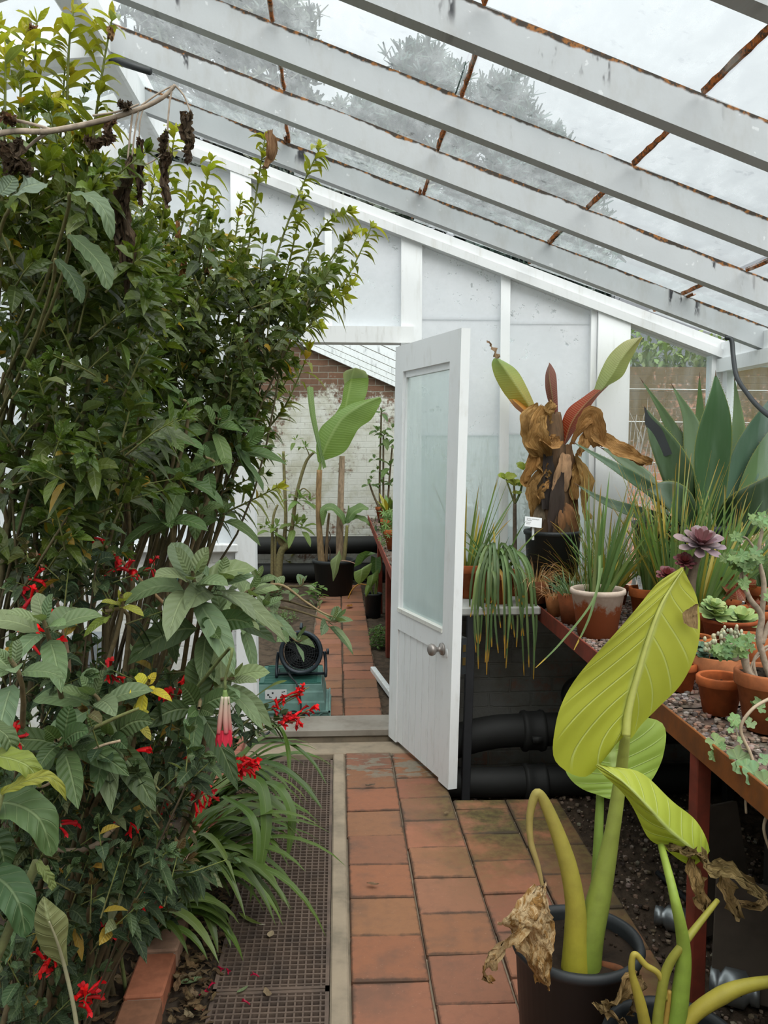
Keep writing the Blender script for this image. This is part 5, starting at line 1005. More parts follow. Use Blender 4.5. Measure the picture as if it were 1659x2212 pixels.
def shrub(name, label, base, sprays, Y, fill=None, L=.062, W=.0150, dead=(), nfill=0, yr=(2.6, 3.8), cols=(DEEP, MIDG, LIME), dens=24, fcols=None):
    e = empty(name, base, label, 'shrub'); st, fo = MB(), MB(); B = V(base)
    for s in sprays:
        q, dy = s[0], s[1]; P = pcrv(q, Y + dy); LL = sum((P[i + 1] - P[i]).length for i in range(len(P) - 1))
        sprig(st, fo, P, int(dens * .85 * LL / .3), s[2] if len(s) > 2 else L * 1.15, s[3] if len(s) > 3 else W, cols[0], cols[1], cols[2], ylt=.22, start=.05, r0=.0055, droop=.8, shrink=.12)
        mid = B.lerp(P[0], .55) + V((rnd.uniform(-.1, .1), rnd.uniform(-.1, .1), .05)); st.tube(crv([B + V((rnd.uniform(-.06, .06), rnd.uniform(-.06, .06), -.03)), mid, P[0]], 5), [.012, .008, .0055], 6, (.085, .062, .04), (.13, .12, .05), False)
    k = 0; xs = [p[0] for p in fill] if fill else []; ys = [p[1] for p in fill] if fill else []
    while k < nfill:
        x, y = rnd.uniform(min(xs), max(xs)), rnd.uniform(min(ys), max(ys))
        if not inpoly(x, y, fill) or rnd.random() > .12 + (y - min(ys)) / 260: continue
        k += 1; p = PY(x, y, rnd.uniform(*yr)); d = (V((rnd.uniform(-.4, .8), rnd.uniform(-.8, .5), rnd.uniform(.1, 1)))).normalized(); l = rnd.uniform(.10, .20)
        f = max(0, 1 - (y - min(ys)) / 420); c2 = vmix((.085, .15, .028), (.32, .35, .035), f * rnd.random()); cc = fcols or (DEEP, vmix(MIDG, (.10, .16, .035), f), c2)
        sprig(st, fo, [p, p + d * l * .5 + V((0, 0, .006)), p + d * l], rnd.randint(8, 13), L * rnd.uniform(.8, 1.15), W, *cc, ylt=.55, start=.0, r0=.0028)
        if k % 22 == 0: st.tube(crv([B + V((0, 0, rnd.uniform(.2, .6))), B.lerp(p, .6) + V((rnd.uniform(-.15, .15), rnd.uniform(-.1, .1), .08)), p], 5), [.008, .004, .003], 5, (.085, .062, .04), (.14, .12, .06), False)
    st.build('stem', WOODY, e, True); fo.build('foliage', SHRUBL, e, True)
    for q, w, c in dead:
        mb = MB()
        for j in range(3): dry(mb, [(a[0] + rnd.uniform(-4, 4), a[1] + rnd.uniform(-4, 4), rnd.uniform(-.03, .03)) for a in q], Y, [w * .4, w * .6, w * .25], c, .003, 3, .008, .5, 5, 2.)
        mb.build('dead_leaf', DRYLEAF, e, True)
    return e
PINK = (.52, .27, .12)
shrub('tall_shrub', 'tall small-leaved shrub with yellow-green tips spraying right towards the door head', (-.95, 3.5, 0), [
    (((250, 700), (272, 520), (300, 340)), -.35), (((330, 800), (345, 520), (378, 285)), -.2), (((380, 820), (415, 560), (456, 345)), 0), (((420, 800), (450, 600), (462, 420)), .1), (((480, 830), (525, 600), (558, 390), (572, 300)), .1),
    (((540, 800), (592, 570), (650, 410), (692, 318)), .1), (((560, 790), (640, 610), (700, 490), (752, 456)), .15), (((560, 820), (680, 690), (755, 590), (802, 490)), .2), (((500, 880), (600, 750), (700, 665), (762, 612)), .1), (((520, 800), (600, 650), (640, 500), (655, 430)), .25), (((450, 780), (500, 560), (520, 430)), .3), (((600, 720), (680, 610), (735, 530), (765, 500)), .3), (((470, 860), (570, 770), (640, 720), (690, 700)), -.1),
    (((520, 990), (575, 930), (622, 866), (668, 758)), .25, .10, .015), (((430, 1130), (520, 1092), (600, 1052)), .25, .09, .018), (((440, 980), (520, 930), (580, 880), (620, 820)), .3, .08, .016), (((560, 700), (630, 660), (700, 630), (745, 640)), .0), (((330, 640), (390, 500), (410, 380)), .2), (((280, 600), (320, 450), (335, 370)), .1)],
    3.1, [(200, 450), (300, 480), (420, 540), (520, 600), (620, 630), (690, 640), (680, 670), (610, 740), (560, 830), (540, 920), (520, 1010), (470, 1090), (330, 1150), (200, 1180)], nfill=580, yr=(2.75, 3.75),
    dead=((((580, 285), (585, 330), (572, 365)), 16, PINK), (((355, 570), (352, 600), (348, 620)), 9, PINK), (((398, 560), (395, 590), (390, 625)), 10, (.45, .19, .05)), (((455, 520), (458, 560), (450, 590)), 9, PINK), (((385, 480), (382, 510), (378, 530)), 8, (.5, .2, .05)), (((535, 730), (528, 750), (515, 770)), 8, (.45, .17, .05)), (((538, 830), (545, 850), (535, 872)), 16, PINK), (((420, 640), (415, 670), (412, 690)), 8, (.40, .2, .08))))
shrub('tall_shrub', 'tall shrub at the left edge with yellow-green shoots reaching the roof', (-1.05, 2.35, 0), [
    (((42, 700), (40, 470), (44, 210), (58, 75)), 0), (((75, 650), (70, 320), (80, 45)), .05), (((128, 600), (142, 330), (148, 120), (158, 25)), .05), (((160, 560), (200, 300), (222, 150), (242, 40)), .1), (((100, 600), (128, 320), (140, 150)), .1), (((0, 520), (10, 260), (12, 120)), -.1), (((60, 620), (105, 330), (112, 215)), 0), (((190, 640), (180, 420), (195, 290)), .15), (((30, 800), (20, 520), (28, 300)), 0), (((150, 700), (110, 480), (90, 330)), .1), (((210, 700), (240, 520), (262, 400)), .2), (((-20, 600), (-12, 330), (-8, 60)), 0), (((100, 800), (60, 620), (60, 480)), .2)],
    2.3, [(0, 300), (150, 330), (250, 480), (300, 620), (300, 900), (250, 1150), (150, 1250), (0, 1280)], nfill=260, yr=(1.95, 2.8), L=.080, W=.0150, cols=(DEEP, vmix(MIDG, LIME, .45), vmix(LIME, YEL, .35)),
    dead=((((68, 1140 - 1085), (70, 60), (68, 70)), 5, (.3, .12, .03)), (((122, 760 - 440), (118, 350), (112, 380)), 8, PINK), (((240, 60), (238, 85), (236, 60)), 7, (.42, .22, .08))))
# broad velvety leaves, in whorls on stout stems
def whorl(fo, p, n, L, up=(0, 0, 1), c=(.10, .17, .07), W=.40, droop=.55, el=.35, kind='ovate'):
    up = V(up).normalized(); q = up.to_track_quat('Z', 'Y').to_matrix(); a0 = rnd.uniform(0, 6.28)
    for k in range(n):
        a = a0 + k * 2.4; f = k / n; e_ = 1.15 - 1.25 * f + rnd.uniform(-.15, .15) + el * .3; d = q @ V((math.cos(a) * math.cos(e_), math.sin(a) * math.cos(e_), math.sin(e_)))
        l = L * (.45 + .6 * f) * rnd.uniform(.8, 1.1); cc = jit(vmix(vmul(c, 1.25), c, f), .2)
        leaf(fo, p - up * (.02 + .05 * f * L / .15), d, l, l * W * .62, up=q @ V((0, 0, 1)), droop=droop * (.3 + f) * rnd.uniform(.6, 1.2), c=cc, kind=kind, n=6, nc=2, fold=.22, petiole=l * .13, wave=l * .012, wf=4)
def bigplant(name, label, base, heads, cat='shrub', c=(.085, .15, .06), mat=None, stemc=(.22, .17, .09), W=.40, hub=None):
    e = empty(name, base, label, cat); st, fo = MB(), MB(); B = V(base)
    if hub:
        H = PY(*hub); st.tube(crv([B - V((0, 0, .03)), B.lerp(H, .5) + V((-.05, .05, .02)), H], 6), [.011, .008], 7, vmul(stemc, .4), stemc); B = H
    for h in heads:
        px, py, Y, n, Lpx = h[:5]; p = PY(px, py, Y); up = h[5] if len(h) > 5 else (rnd.uniform(-.2, .5), -.45, .75); cc = h[6] if len(h) > 6 else c
        whorl(fo, p, n, Lpx * S(Y), up, cc, W); u = V(up).normalized()
        st.tube(crv([B + (V() if hub else V((rnd.uniform(-.1, .1), rnd.uniform(-.1, .1), -.03))), B.lerp(p, .55) + V((rnd.uniform(-.08, .08), rnd.uniform(0, .12), .02)) * (.2 if hub else 1), p - u * (.03 if hub else .12), p], 5), [.005, .004, .003, .0025] if hub else [.009, .007, .0055, .004], 6, vmul(stemc, .5), stemc, False)
    st.build('stem', WOODY, e, True); fo.build('foliage', mat or BIGL, e, True); return e
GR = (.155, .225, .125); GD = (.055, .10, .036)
bigplant('velvet_shrub', 'broad-leaved velvety shrub in the middle of the left planting', (-.85, 2.75, 0), [
    (285, 870, 2.45, 10, 95), (350, 925, 2.5, 9, 92), (405, 1015, 2.55, 9, 95), (440, 985, 2.6, 8, 85), (330, 800, 2.6, 8, 80), (480, 905, 2.7, 9, 105, (.5, -.5, .6)), (225, 830, 2.45, 8, 95), (270, 920, 2.3, 9, 110, (0, -.7, .4)), (160, 980, 2.3, 9, 115), (100, 900, 2.3, 8, 100), (540, 960, 2.8, 9, 125, (.8, -.3, .5)), (520, 900, 2.8, 7, 110, (.7, -.3, .6)), (420, 1090, 2.6, 8, 95), (250, 1040, 2.4, 9, 110), (140, 1080, 2.3, 8, 110, (0, -.8, .3)), (60, 1060, 2.3, 8, 110), (345, 1100, 2.5, 9, 100), (480, 1100, 2.75, 8, 80), (40, 800, 2.3, 7, 100), (180, 880, 2.5, 8, 85), (310, 1010, 2.6, 7, 90), (500, 800, 2.9, 6, 70), (390, 860, 2.6, 7, 75), (20, 960, 2.2, 8, 100)], c=(.085, .15, .052))
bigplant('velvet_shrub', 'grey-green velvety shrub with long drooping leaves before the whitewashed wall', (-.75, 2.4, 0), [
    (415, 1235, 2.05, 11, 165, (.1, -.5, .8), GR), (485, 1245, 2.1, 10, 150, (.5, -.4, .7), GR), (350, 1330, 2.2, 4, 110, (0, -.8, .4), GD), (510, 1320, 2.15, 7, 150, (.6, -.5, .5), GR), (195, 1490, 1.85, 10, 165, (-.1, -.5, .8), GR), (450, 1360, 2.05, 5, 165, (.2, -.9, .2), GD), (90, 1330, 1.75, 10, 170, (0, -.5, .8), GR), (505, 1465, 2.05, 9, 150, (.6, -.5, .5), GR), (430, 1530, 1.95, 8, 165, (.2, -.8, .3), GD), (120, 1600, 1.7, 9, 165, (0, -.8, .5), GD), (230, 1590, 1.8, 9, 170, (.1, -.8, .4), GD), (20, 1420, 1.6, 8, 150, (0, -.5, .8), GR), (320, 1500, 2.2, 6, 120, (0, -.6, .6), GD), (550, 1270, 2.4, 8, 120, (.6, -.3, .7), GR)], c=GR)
e = bigplant('velvet_shrub', 'slender velvety shrub leaning out in front of the open doorway', (-.62, 3.3, 0), [
    (600, 1262, 2.9, 7, 75, (.2, -.2, 1), GR), (733, 1335, 2.85, 8, 78, (.7, -.3, .4), GR), (655, 1378, 2.8, 6, 70, (.6, -.3, .3), GR), (575, 1300, 2.8, 9, 85, (.4, -.4, .7), GR), (560, 1240, 2.9, 7, 70, (.2, -.3, .9), GR), (655, 1250, 2.9, 5, 55, (.3, -.3, .8), GR), (540, 1330, 2.75, 9, 95, (.5, -.5, .5), GR), (690, 1300, 2.9, 3, 50, (.4, -.2, .8), GR)], c=GR, hub=(520, 1300, 2.95))
mb = MB()
for q in (((520, 1285), (600, 1262), (660, 1300), (700, 1325), (733, 1336)), ((480, 1350), (560, 1320), (610, 1355), (640, 1368))): mb.tube(pcrv(q, 2.87), [.006, .004, .0025], 6, (.30, .22, .12))
mb.build('branch', WOODY, e, True)
# three single large leaves high on the left, on the shrub behind
e = empty('broad_leaf_climber', (-1.2, 2.9, 0), 'climber with a few large drooping leaves hanging high on the left', 'climber'); st, fo = MB(), MB()
for q, w, c in ((((150, 418, 0), (195, 425, -.05), (228, 460, -.08), (240, 520, -.08)), 22, (.14, .21, .13)), (((150, 505, 0), (190, 540, -.05), (222, 580, -.08), (233, 628, -.1)), 27, (.085, .14, .065)), (((120, 560, 0), (150, 590, -.04), (168, 625, -.06), (175, 655, -.08)), 19, (.05, .09, .04)), (((20, 450, 0), (45, 410, -.04), (70, 400, -.04), (95, 395, 0)), 34, (.17, .24, .19)), (((0, 420, 0), (20, 400, 0), (30, 380, 0)), 25, (.17, .24, .19))):
    P = pcrv(q, 1.80); fo.ribbon(P, prof(len(P), 'ovate', w * S(1.80) * 1.05), (.3, -.7, .6), c, None, .2, 3, wave=.003, wf=5)
    st.tube(crv([V((-1.2, 2.9, 0)), V((-1.15, 2.6, 1.2)), PY(q[0][0] - 40, q[0][1] + 160, 1.95), P[0]], 5), .004, 5, (.16, .15, .06))
st.build('stem', WOODY, e, True); fo.build('foliage', BIGL, e, True)
# yellowing shoots
e = bigplant('yellow_shrub', 'sparse shoots with yellowed leaves rising among the grey-green ones', (-.8, 2.1, 0), [(322, 1470, 1.9, 7, 75, (.3, -.5, .7), YEL), (300, 1545, 1.85, 5, 70, (.3, -.6, .4), (.38, .38, .07)), (262, 1285, 2.0, 6, 70, (.2, -.4, .8), (.26, .30, .05)), (225, 1320, 2.0, 4, 60, (-.2, -.6, .4), (.22, .28, .05))], c=YEL)
mb = MB(); mb.tube(pcrv(((70, 1650), (170, 1590), (240, 1555), (300, 1530)), 1.75), [.006, .0045, .003], 6, (.16, .17, .06)); mb.build('branch', WOODY, e, True)
# foreground leaves, bottom left
e = empty('broad_leaf_plant', (-.62, 1.05, 0), 'glossy broad-leaved plant close to the camera at the lower left edge', 'plant'); st, fo = MB(), MB()
for q, w, c in ((((-60, 1745, 0), (20, 1735, -.03), (85, 1770, -.05), (112, 1850, -.05)), 52, (.085, .15, .06)), (((-60, 1880, 0), (0, 1900, -.02), (40, 1950, -.04), (55, 2025, -.04)), 50, (.06, .125, .055)), (((-60, 1640, 0), (0, 1635, -.03), (60, 1655, -.05), (90, 1700, -.04)), 34, (.20, .26, .05)), (((0, 1715, -.05), (50, 1690, -.06), (110, 1680, -.06), (145, 1730, -.06)), 17, (.28, .30, .05)), (((80, 1860, 0), (95, 1880, -.02), (110, 1905, -.02), (115, 1925, -.02)), 14, (.20, .26, .09)), (((-40, 1800, 0), (0, 1830, 0), (10, 1880, 0)), 40, (.04, .08, .03)), (((-30, 1560, 0), (15, 1590, -.02), (28, 1630, -.02)), 26, (.09, .14, .06)), (((-40, 2010, 0), (-5, 2030, 0), (10, 2075, 0)), 30, (.05, .09, .035))):
    P = pcrv(q, 1.12); fo.ribbon(P, prof(len(P), 'ovate', w * S(1.12)), (.4, -.6, .7), c, None, .16, 3, wave=.003, wf=4)
    st.tube(crv([V((-.62, 1.05, 0)), V((-.60, 1.05, .5)), P[0]], 5), .006, 6, (.14, .15, .06))
st.build('stem', WOODY, e, True); fo.build('foliage', BIGL, e, True)
e = empty('broad_leaf_shoot', PZ(170, 2240, 0), 'single large pale leaf with a white midrib standing at the bottom left', 'plant')
mb = MB(); pleaf(mb, [((133, 2085), (140, 2090), (147, 2085)), ((92, 2055), (122, 2030, -.02), (144, 2040)), ((74, 2000), (106, 1990, -.03), (147, 1985)), ((80, 1960), (98, 1955, -.02), (122, 1958)), ((92, 1938), (95, 1936), (98, 1938))], 1.72, nc=4, c=(.24, .27, .13)); mb.build('leaf', BIGL, e, True)
mb = MB(); ptube(mb, ((172, 2270), (160, 2180), (140, 2090), (122, 2030, -.02), (106, 1990, -.03)), 1.712, [5, 5, 4.5, 3, 2], 6, (.34, .32, .19)); mb.build('stalk', STALK, e, True)
# ---- red-flowered sage, low
def floret(mb, p, d, L, c):
    d = V(d).normalized(); pts = [p, p + d * L * .5 + V((0, 0, .002)), p + d * L]; mb.tube(pts, [L * .07, L * .12, L * .16], 5, c, None, False)
    s = d.orthogonal().normalized(); t = d.cross(s)
    for k in range(3): a = k * 2.1 + rnd.random(); o_ = s * math.cos(a) + t * math.sin(a); mb.ribbon([p + d * L * .95, p + d * L * 1.15 + o_ * L * .15, p + d * L * 1.25 + o_ * L * .32 - V((0, 0, L * .08))], [L * .10, L * .15, L * .04], o_, c, None, .2, 1)
def sage(label, base, fill, nfill, yr, flowers, L=.055, W=.013):
    e = empty('red_sage', base, label, 'flowering plant'); st, fo = MB(), MB(); B = V(base); k = 0; xs = [p[0] for p in fill]; ys = [p[1] for p in fill]
    while k < nfill:
        x, y = rnd.uniform(min(xs), max(xs)), rnd.uniform(min(ys), max(ys))
        if not inpoly(x, y, fill) or (140 < x < 265 and 1320 < y < 1460): continue
        k += 1; p = PY(x, y, rnd.uniform(*yr))
        if p.z < .02: p = PZ(x, y, rnd.uniform(.03, .2))
        d = V((rnd.uniform(-.5, .8), rnd.uniform(-.8, .4), rnd.uniform(.2, 1))).normalized(); l = rnd.uniform(.08, .15)
        sprig(st, fo, [p, p + d * l * .5, p + d * l], rnd.randint(6, 9), L * rnd.uniform(.7, 1.25), W * 1.25, (.028, .055, .028), (.05, .095, .042), (.085, .145, .065) if rnd.random() < .85 else (.13, .09, .03), ylt=.5, droop=.7, kind='ovate', start=0, r0=.0022)
        if k % 16 == 0: st.tube(crv([V((min(p.x - .08, -.70), p.y + .12, -.02)), p.lerp(V((min(p.x - .06, -.68), p.y, 0)), .4) + V((rnd.uniform(-.04, .0), .06, 0)), p], 4), .0022, 4, (.10, .075, .045))
    for f in flowers:
        px, py, Y, n = f[:4]; p = PY(px, py, Y)
        if p.z < .04: p = PZ(px, py, .06)
        mb = MB(); sd = V(f[4]) if len(f) > 4 else V((rnd.uniform(-.3, .8), -.4, rnd.uniform(-.1, .5)))
        st.tube([p - sd.normalized() * .14, p - sd.normalized() * .02, p + sd.normalized() * .05], .0018, 4, (.16, .17, .07))
        for q in range(n): floret(mb, p + sd.normalized() * rnd.uniform(-.02, .04) + rdir() * .006, (sd * .5 + rdir()).normalized(), rnd.uniform(.022, .034) * (1 if Y > 1.7 else .8), jit((.72, .012, .016), .12, .2))
        mb.build('flower', PETAL, e, True)
    st.build('stem', WOODY, e, True); fo.build('foliage', SAGEL, e, True); return e
sage('red-flowered sage under the tall shrub, upper half of the low planting', (-.85, 2.7, 0), [(0, 1180), (270, 1200), (290, 1400), (400, 1560), (400, 1700), (0, 1720)], 150, (1.95, 2.8),
     [(200, 1165, 2.3, 5), (262, 1230, 2.2, 6), (238, 1236, 2.2, 5), (332, 1229, 2.3, 4), (60, 1262, 2.0, 5), (52, 1285, 2.0, 4), (95, 1197, 2.2, 5), (240, 1452, 2.0, 5), (411, 1450, 2.1, 4), (300, 1235, 2.3, 3), (372, 1500, 2.1, 5), (445, 1498, 2.2, 4), (98, 1405, 1.9, 3), (30, 1592, 1.7, 5), (270, 1618, 1.9, 5), (85, 1345, 1.9, 4)])
sage('red-flowered sage spilling over the brick edging at the front', (-.68, 2.3, 0), [(0, 1650), (300, 1640), (420, 1640), (400, 1740), (370, 1830), (395, 1950), (320, 2010), (215, 2050), (160, 2110), (140, 2230), (0, 2260)], 300, (1.75, 2.7),
     [(372, 1640, 2.2, 4), (512, 1668, 2.35, 16, (.6, -.3, .3)), (528, 1655, 2.35, 10, (.6, -.3, .5)), (430, 1722, 2.3, 7), (462, 1708, 2.3, 6), (242, 1706, 2.0, 4), (130, 1776, 1.8, 4), (320, 1957, 2.3, 5), (205, 2000, 2.0, 4), (292, 1985, 2.2, 3), (100, 2062, 1.8, 5), (112, 2082, 1.8, 5), (170, 2160, 1.9, 6), (190, 2138, 1.9, 4), (340, 1755, 2.3, 3), (270, 1770, 2.1, 3)])
e = sage('scarlet sage sprays arching in front of the green crate', (-.60, 3.0, 0), [(470, 1560), (560, 1560), (540, 1620), (480, 1640)], 10, (2.6, 2.9),
     [(640, 1500, 2.75, 9, (.8, -.2, .5)), (612, 1508, 2.75, 3, (.8, -.2, .3)), (655, 1538, 2.75, 7, (.8, -.2, .3)), (606, 1560, 2.75, 8, (.8, -.3, .1)), (628, 1550, 2.75, 7, (.8, -.3, .1)), (582, 1535, 2.75, 3, (.7, -.2, .2))])
mb = MB()
for q in (((470, 1640), (530, 1560), (590, 1530), (640, 1505)), ((470, 1640), (545, 1590), (610, 1565), (665, 1535))): mb.tube(pcrv(q, 2.76), [.003, .002], 5, (.20, .22, .09))
mb.build('flower_stalk', STALK, e, True)
# hanging pink-red trumpet flower
e = empty('trumpet_flower_shoot', (-.6, 2.35, 0), 'shoot with one hanging pink and white trumpet flower above the strap leaves', 'flowering plant')
mb = MB(); mb.tube(crv([V((-.62, 2.45, 0)), V((-.60, 2.3, .6)), PY(478, 1420, 1.9), PY(486, 1470, 1.86), PY(486, 1492, 1.86)], 6), [.006, .004, .003], 6, (.14, .17, .06)); mb.build('stem', WOODY, e, True)
mb = MB(); ptube(mb, ((486, 1490), (487, 1520)), 1.86, [4, 10], 8, (.17, .25, .07)); mb.build('calyx', STALK, e, True)
mb = MB()
for k in range(5): a = k * 1.256; ptube(mb, ((486 + 6 * math.cos(a), 1505, .006 * math.sin(a)), (484 + 10 * math.cos(a), 1555, .012 * math.sin(a)), (484 + 14 * math.cos(a), 1585, .016 * math.sin(a))), 1.86, [4, 6, 5], 6, (.62, .55, .42), (.60, .10, .12))
mb.build('flower', PETAL, e, True)
mb = MB()
for k in range(9): a = k * .7; mb.ribbon([PY(484 + 12 * math.cos(a), 1578, 1.86 + .014 * math.sin(a)), PY(484 + 15 * math.cos(a), 1598, 1.86 + .018 * math.sin(a)), PY(484 + 18 * math.cos(a), 1614, 1.86 + .02 * math.sin(a))], [.006, .008, .001], (math.cos(a), math.sin(a), 0), (.62, .03, .06), None, .2, 1)
mb.build('petal_tips', PETAL, e, True)
# ---- strap-leaved clumps along the edging
def strap(label, base, leaves, n, L, W, spread, seed_c, lean):
    e = empty('strap_leaf_clump', base, label, 'plant'); mb = MB(); B = V(base)
    for k in range(n):
        a = rnd.uniform(-1.1, 1.2) if lean else rnd.uniform(0, 6.28); l = L * rnd.uniform(.6, 1.15); p = B + V((rnd.uniform(-spread, spread), rnd.uniform(-spread * 2.4, spread * 2.4), -.01))
        v = V((math.cos(a) * .75 + .05, math.sin(a) * .7, rnd.uniform(.9, 1.7))).normalized(); q = p.copy(); pts = []; N = 12; g_ = rnd.uniform(2.3, 3.8)
        for i in range(N + 1):
            pts.append(q.copy()); q = q + v * (l / N); v = (v - V((0, 0, g_ / N * (.4 + 1.0 * i / N)))).normalized()
            if q.z < .015: q.z = .015 + .003 * rnd.random(); v.z = max(v.z, 0)
        c = jit(rnd.choice(seed_c), .22); w = W * rnd.uniform(.75, 1.15)
        mb.ribbon(pts, prof(N + 1, 'strap', w), (math.cos(a) * .3, math.sin(a) * .3, 1), c, vmix(c, (.22, .26, .06), .35), .22, 2)
    for q, w, c, Y in leaves:
        P = pcrv(q, Y); mb.ribbon(P, prof(len(P), 'strap', w * S(Y)), (.2, -.4, .9), c, vmix(c, (.2, .26, .07), .3), .2, 2)
    mb.build('foliage', STRAPL, e, True); return e
SG = ((.080, .165, .035), (.11, .20, .045), (.055, .12, .03), (.14, .22, .07))
strap('clump of arching strap leaves hanging over the middle of the iron grating', (-.57, 2.98, .04), [
    (((560, 1690, .1), (600, 1700, 0), (630, 1760, -.05), (620, 1860, -.1)), 11, SG[1], 2.95), (((500, 1680, .1), (560, 1690, .02), (575, 1780, -.05), (562, 1890, -.1)), 13, SG[1], 2.85), (((480, 1660, .1), (540, 1690, .0), (600, 1740, -.03), (648, 1780, -.05)), 11, SG[3], 3.0), (((480, 1720, .1), (540, 1760, 0), (555, 1830, -.05), (540, 1950, -.1)), 9, SG[1], 2.8)], 52, .66, .0185, .06, SG, True)
strap('clump of narrow strap leaves arching over the top of the iron grating', (-.58, 3.62, .04), [
    (((540, 1610, .05), (610, 1600, 0), (670, 1640, -.05), (706, 1695, -.1)), 5, SG[2], 3.65), (((520, 1650, .1), (590, 1650, 0), (650, 1690, -.05), (697, 1748, -.1)), 8, SG[2], 3.35), (((540, 1560, .1), (600, 1570, 0), (622, 1620, 0), (625, 1690, -.05)), 6, SG[1], 3.5), (((545, 1510, .05), (590, 1480, 0), (620, 1470, 0)), 5, (.17, .22, .05), 3.7)], 36, .62, .0160, .055, SG, True)
strap('low clump of strap leaves beside the brick edging, under the sage', (-.63, 2.72, .04), [], 20, .50, .0165, .05, SG, True)
# ---- dead climber
e = empty('dead_vine', PY(-200, 330, 2.0), 'dead bare vine with shrivelled brown leaves hanging under the ridge', 'climber'); mb = MB(); VC = (.44, .35, .27)
for q, r in ((((-260, 700, .1), (-180, 420, .05), (-20, 296, 0), (110, 283, 0), (230, 258, 0), (310, 232, 0), (355, 208, 0), (378, 184, 0)), [9, 7, 6, 6, 5, 4.5, 3.5]), (((-60, 250, 0), (20, 258, 0), (70, 268, 0), (120, 283, 0)), [4, 3.5, 3]), (((305, 228, 0), (345, 200, 0), (378, 183, 0)), [2, 1.5]), (((200, 250, -.01), (260, 240, -.01), (300, 225, -.01)), [2.2, 1.8]), (((378, 184, 0), (398, 208, 0), (412, 245, 0)), [2, 1.5]), (((372, 190, 0), (366, 225, 0), (362, 285, 0), (366, 340, 0)), [2, 1.8, 1.5]), (((287, 240, 0), (281, 290, 0), (276, 345, 0)), [2.2, 2]), (((300, 236, 0), (292, 280, 0), (285, 340, 0)), [2, 1.6]), (((310, 232, 0), (303, 260, 0), (300, 300, 0)), [1.5, 1.2]), (((105, 285, 0), (75, 305, .02), (50, 330, .03)), [4, 3]), (((366, 320), (335, 345), (310, 358)), [1.6, 1.2])): ptube(mb, q, 2.0, r, 6, VC)
mb.tube(crv([PY(-260, 700, 2.1), V((-1.35, 2.5, .8)), V((-1.3, 2.5, 0))], 6), .013, 6, (.2, .16, .12)); mb.build('stem', WOODY, e, True)
DK = (.075, .042, .025)
for q, w, c in ((((278, 340), (268, 400), (262, 470), (272, 590)), 14, DK), (((285, 350), (272, 420), (280, 500), (285, 560)), 10, (.12, .07, .045)), (((272, 400), (250, 450), (258, 520)), 10, DK), (((300, 300), (303, 350), (300, 420)), 6, DK), (((362, 330), (352, 370), (362, 430)), 8, DK), (((358, 290), (350, 310), (352, 330)), 6, DK), (((408, 245), (398, 270), (412, 310), (402, 330)), 12, DK), (((245, 260), (232, 285), (240, 305)), 8, (.13, .06, .03)), (((185, 300), (205, 310), (240, 300)), 9, DK), (((258, 225), (270, 232), (280, 228)), 5, DK), (((0, 310), (20, 330), (30, 370)), 20, DK), (((40, 305), (30, 340), (10, 385)), 18, DK), (((5, 250), (20, 255), (30, 262)), 6, (.2, .08, .03)), (((0, 330), (50, 350), (60, 375)), 14, DK)):
    mb = MB()
    for j in range(9):
        ox = rnd.uniform(-.5, .5) * w; oy = rnd.uniform(-.25, .35) * abs(q[-1][1] - q[0][1]); dry(mb, [(a + ox + rnd.uniform(-3, 3), b + oy * i / len(q) + rnd.uniform(-6, 6), rnd.uniform(-.03, .03)) for i, (a, b) in enumerate(q)], 2.0, [w * .06, w * .32, w * .12, w * .34, w * .05], jit(c, .6), .0028, 2, .010, 1.0, 7, 8.)
    mb.build('dead_leaf', DRYLEAF, e, True)
# cut sticks
for q, Y, r, c, lab in ((((110, 1828), (150, 1838), (205, 1826), (250, 1782)), 1.9, 6, (.36, .27, .19), 'curved bare brown stick at the lower left'), (((75, 1190), (110, 1260), (135, 1350), (150, 1440), (140, 1480)), 2.1, 4, (.36, .23, .15), 'upright pinkish cane among the left leaves'), (((190, 1150), (250, 1200), (310, 1260), (360, 1310)), 2.4, 4, (.26, .16, .08), 'brown branch slanting across the dark gap under the shrub'), (((260, 1600), (200, 1620), (110, 1690), (80, 1700)), 1.75, 3, (.40, .30, .20), 'thin dry twig above the lower left leaves')):
    P = pcrv(q, Y); mb = MB(); mb.tube(P, r * S(Y), 8, c); tag(mb.build('stick', WOODY, smooth=True), lab, 'stick')
# ---- fallen leaves
def fallen(px, py, L, W, c, label, ang=None, z=.006, kind='ovate', group=None, curl=.3, crump=0.):
    p = PZ(px, py, z); a = rnd.uniform(0, 6.28) if ang is None else ang; d = V((math.cos(a), math.sin(a), 0)); n = 7; mb = MB()
    pts = [p + d * (L * (i / n - .5)) + V((0, 0, curl * L * (abs(i / n - .5)) ** 2 + .002)) for i in range(n + 1)]; mb.ribbon(pts, prof(n + 1, kind, W), (0, 0, 1), c, None, .35, 2, crump=crump)
    return tag(mb.build('fallen_leaf', DRYLEAF if crump else BIGL, smooth=True), label, 'leaf', group)
o = fallen(540, 1990, .12, .011, (.20, .27, .06), 'long green fallen leaf with a pale stalk lying on the grating', -.75); fallen(585, 2020, .04, .014, (.55, .45, .33), 'pale cream leaf at the tip of the long green leaf', 1.4)
fallen(412, 2122, .07, .018, (.16, .23, .12), 'wide green fallen leaf on the litter beside the grating', .4); fallen(524, 2140, .045, .008, (.22, .30, .17), 'small narrow green leaf on the lower grating', .8); fallen(577, 2145, .05, .013, (.55, .40, .24), 'tan curled leaf on the lower part of the grating', 2.0, crump=.002)
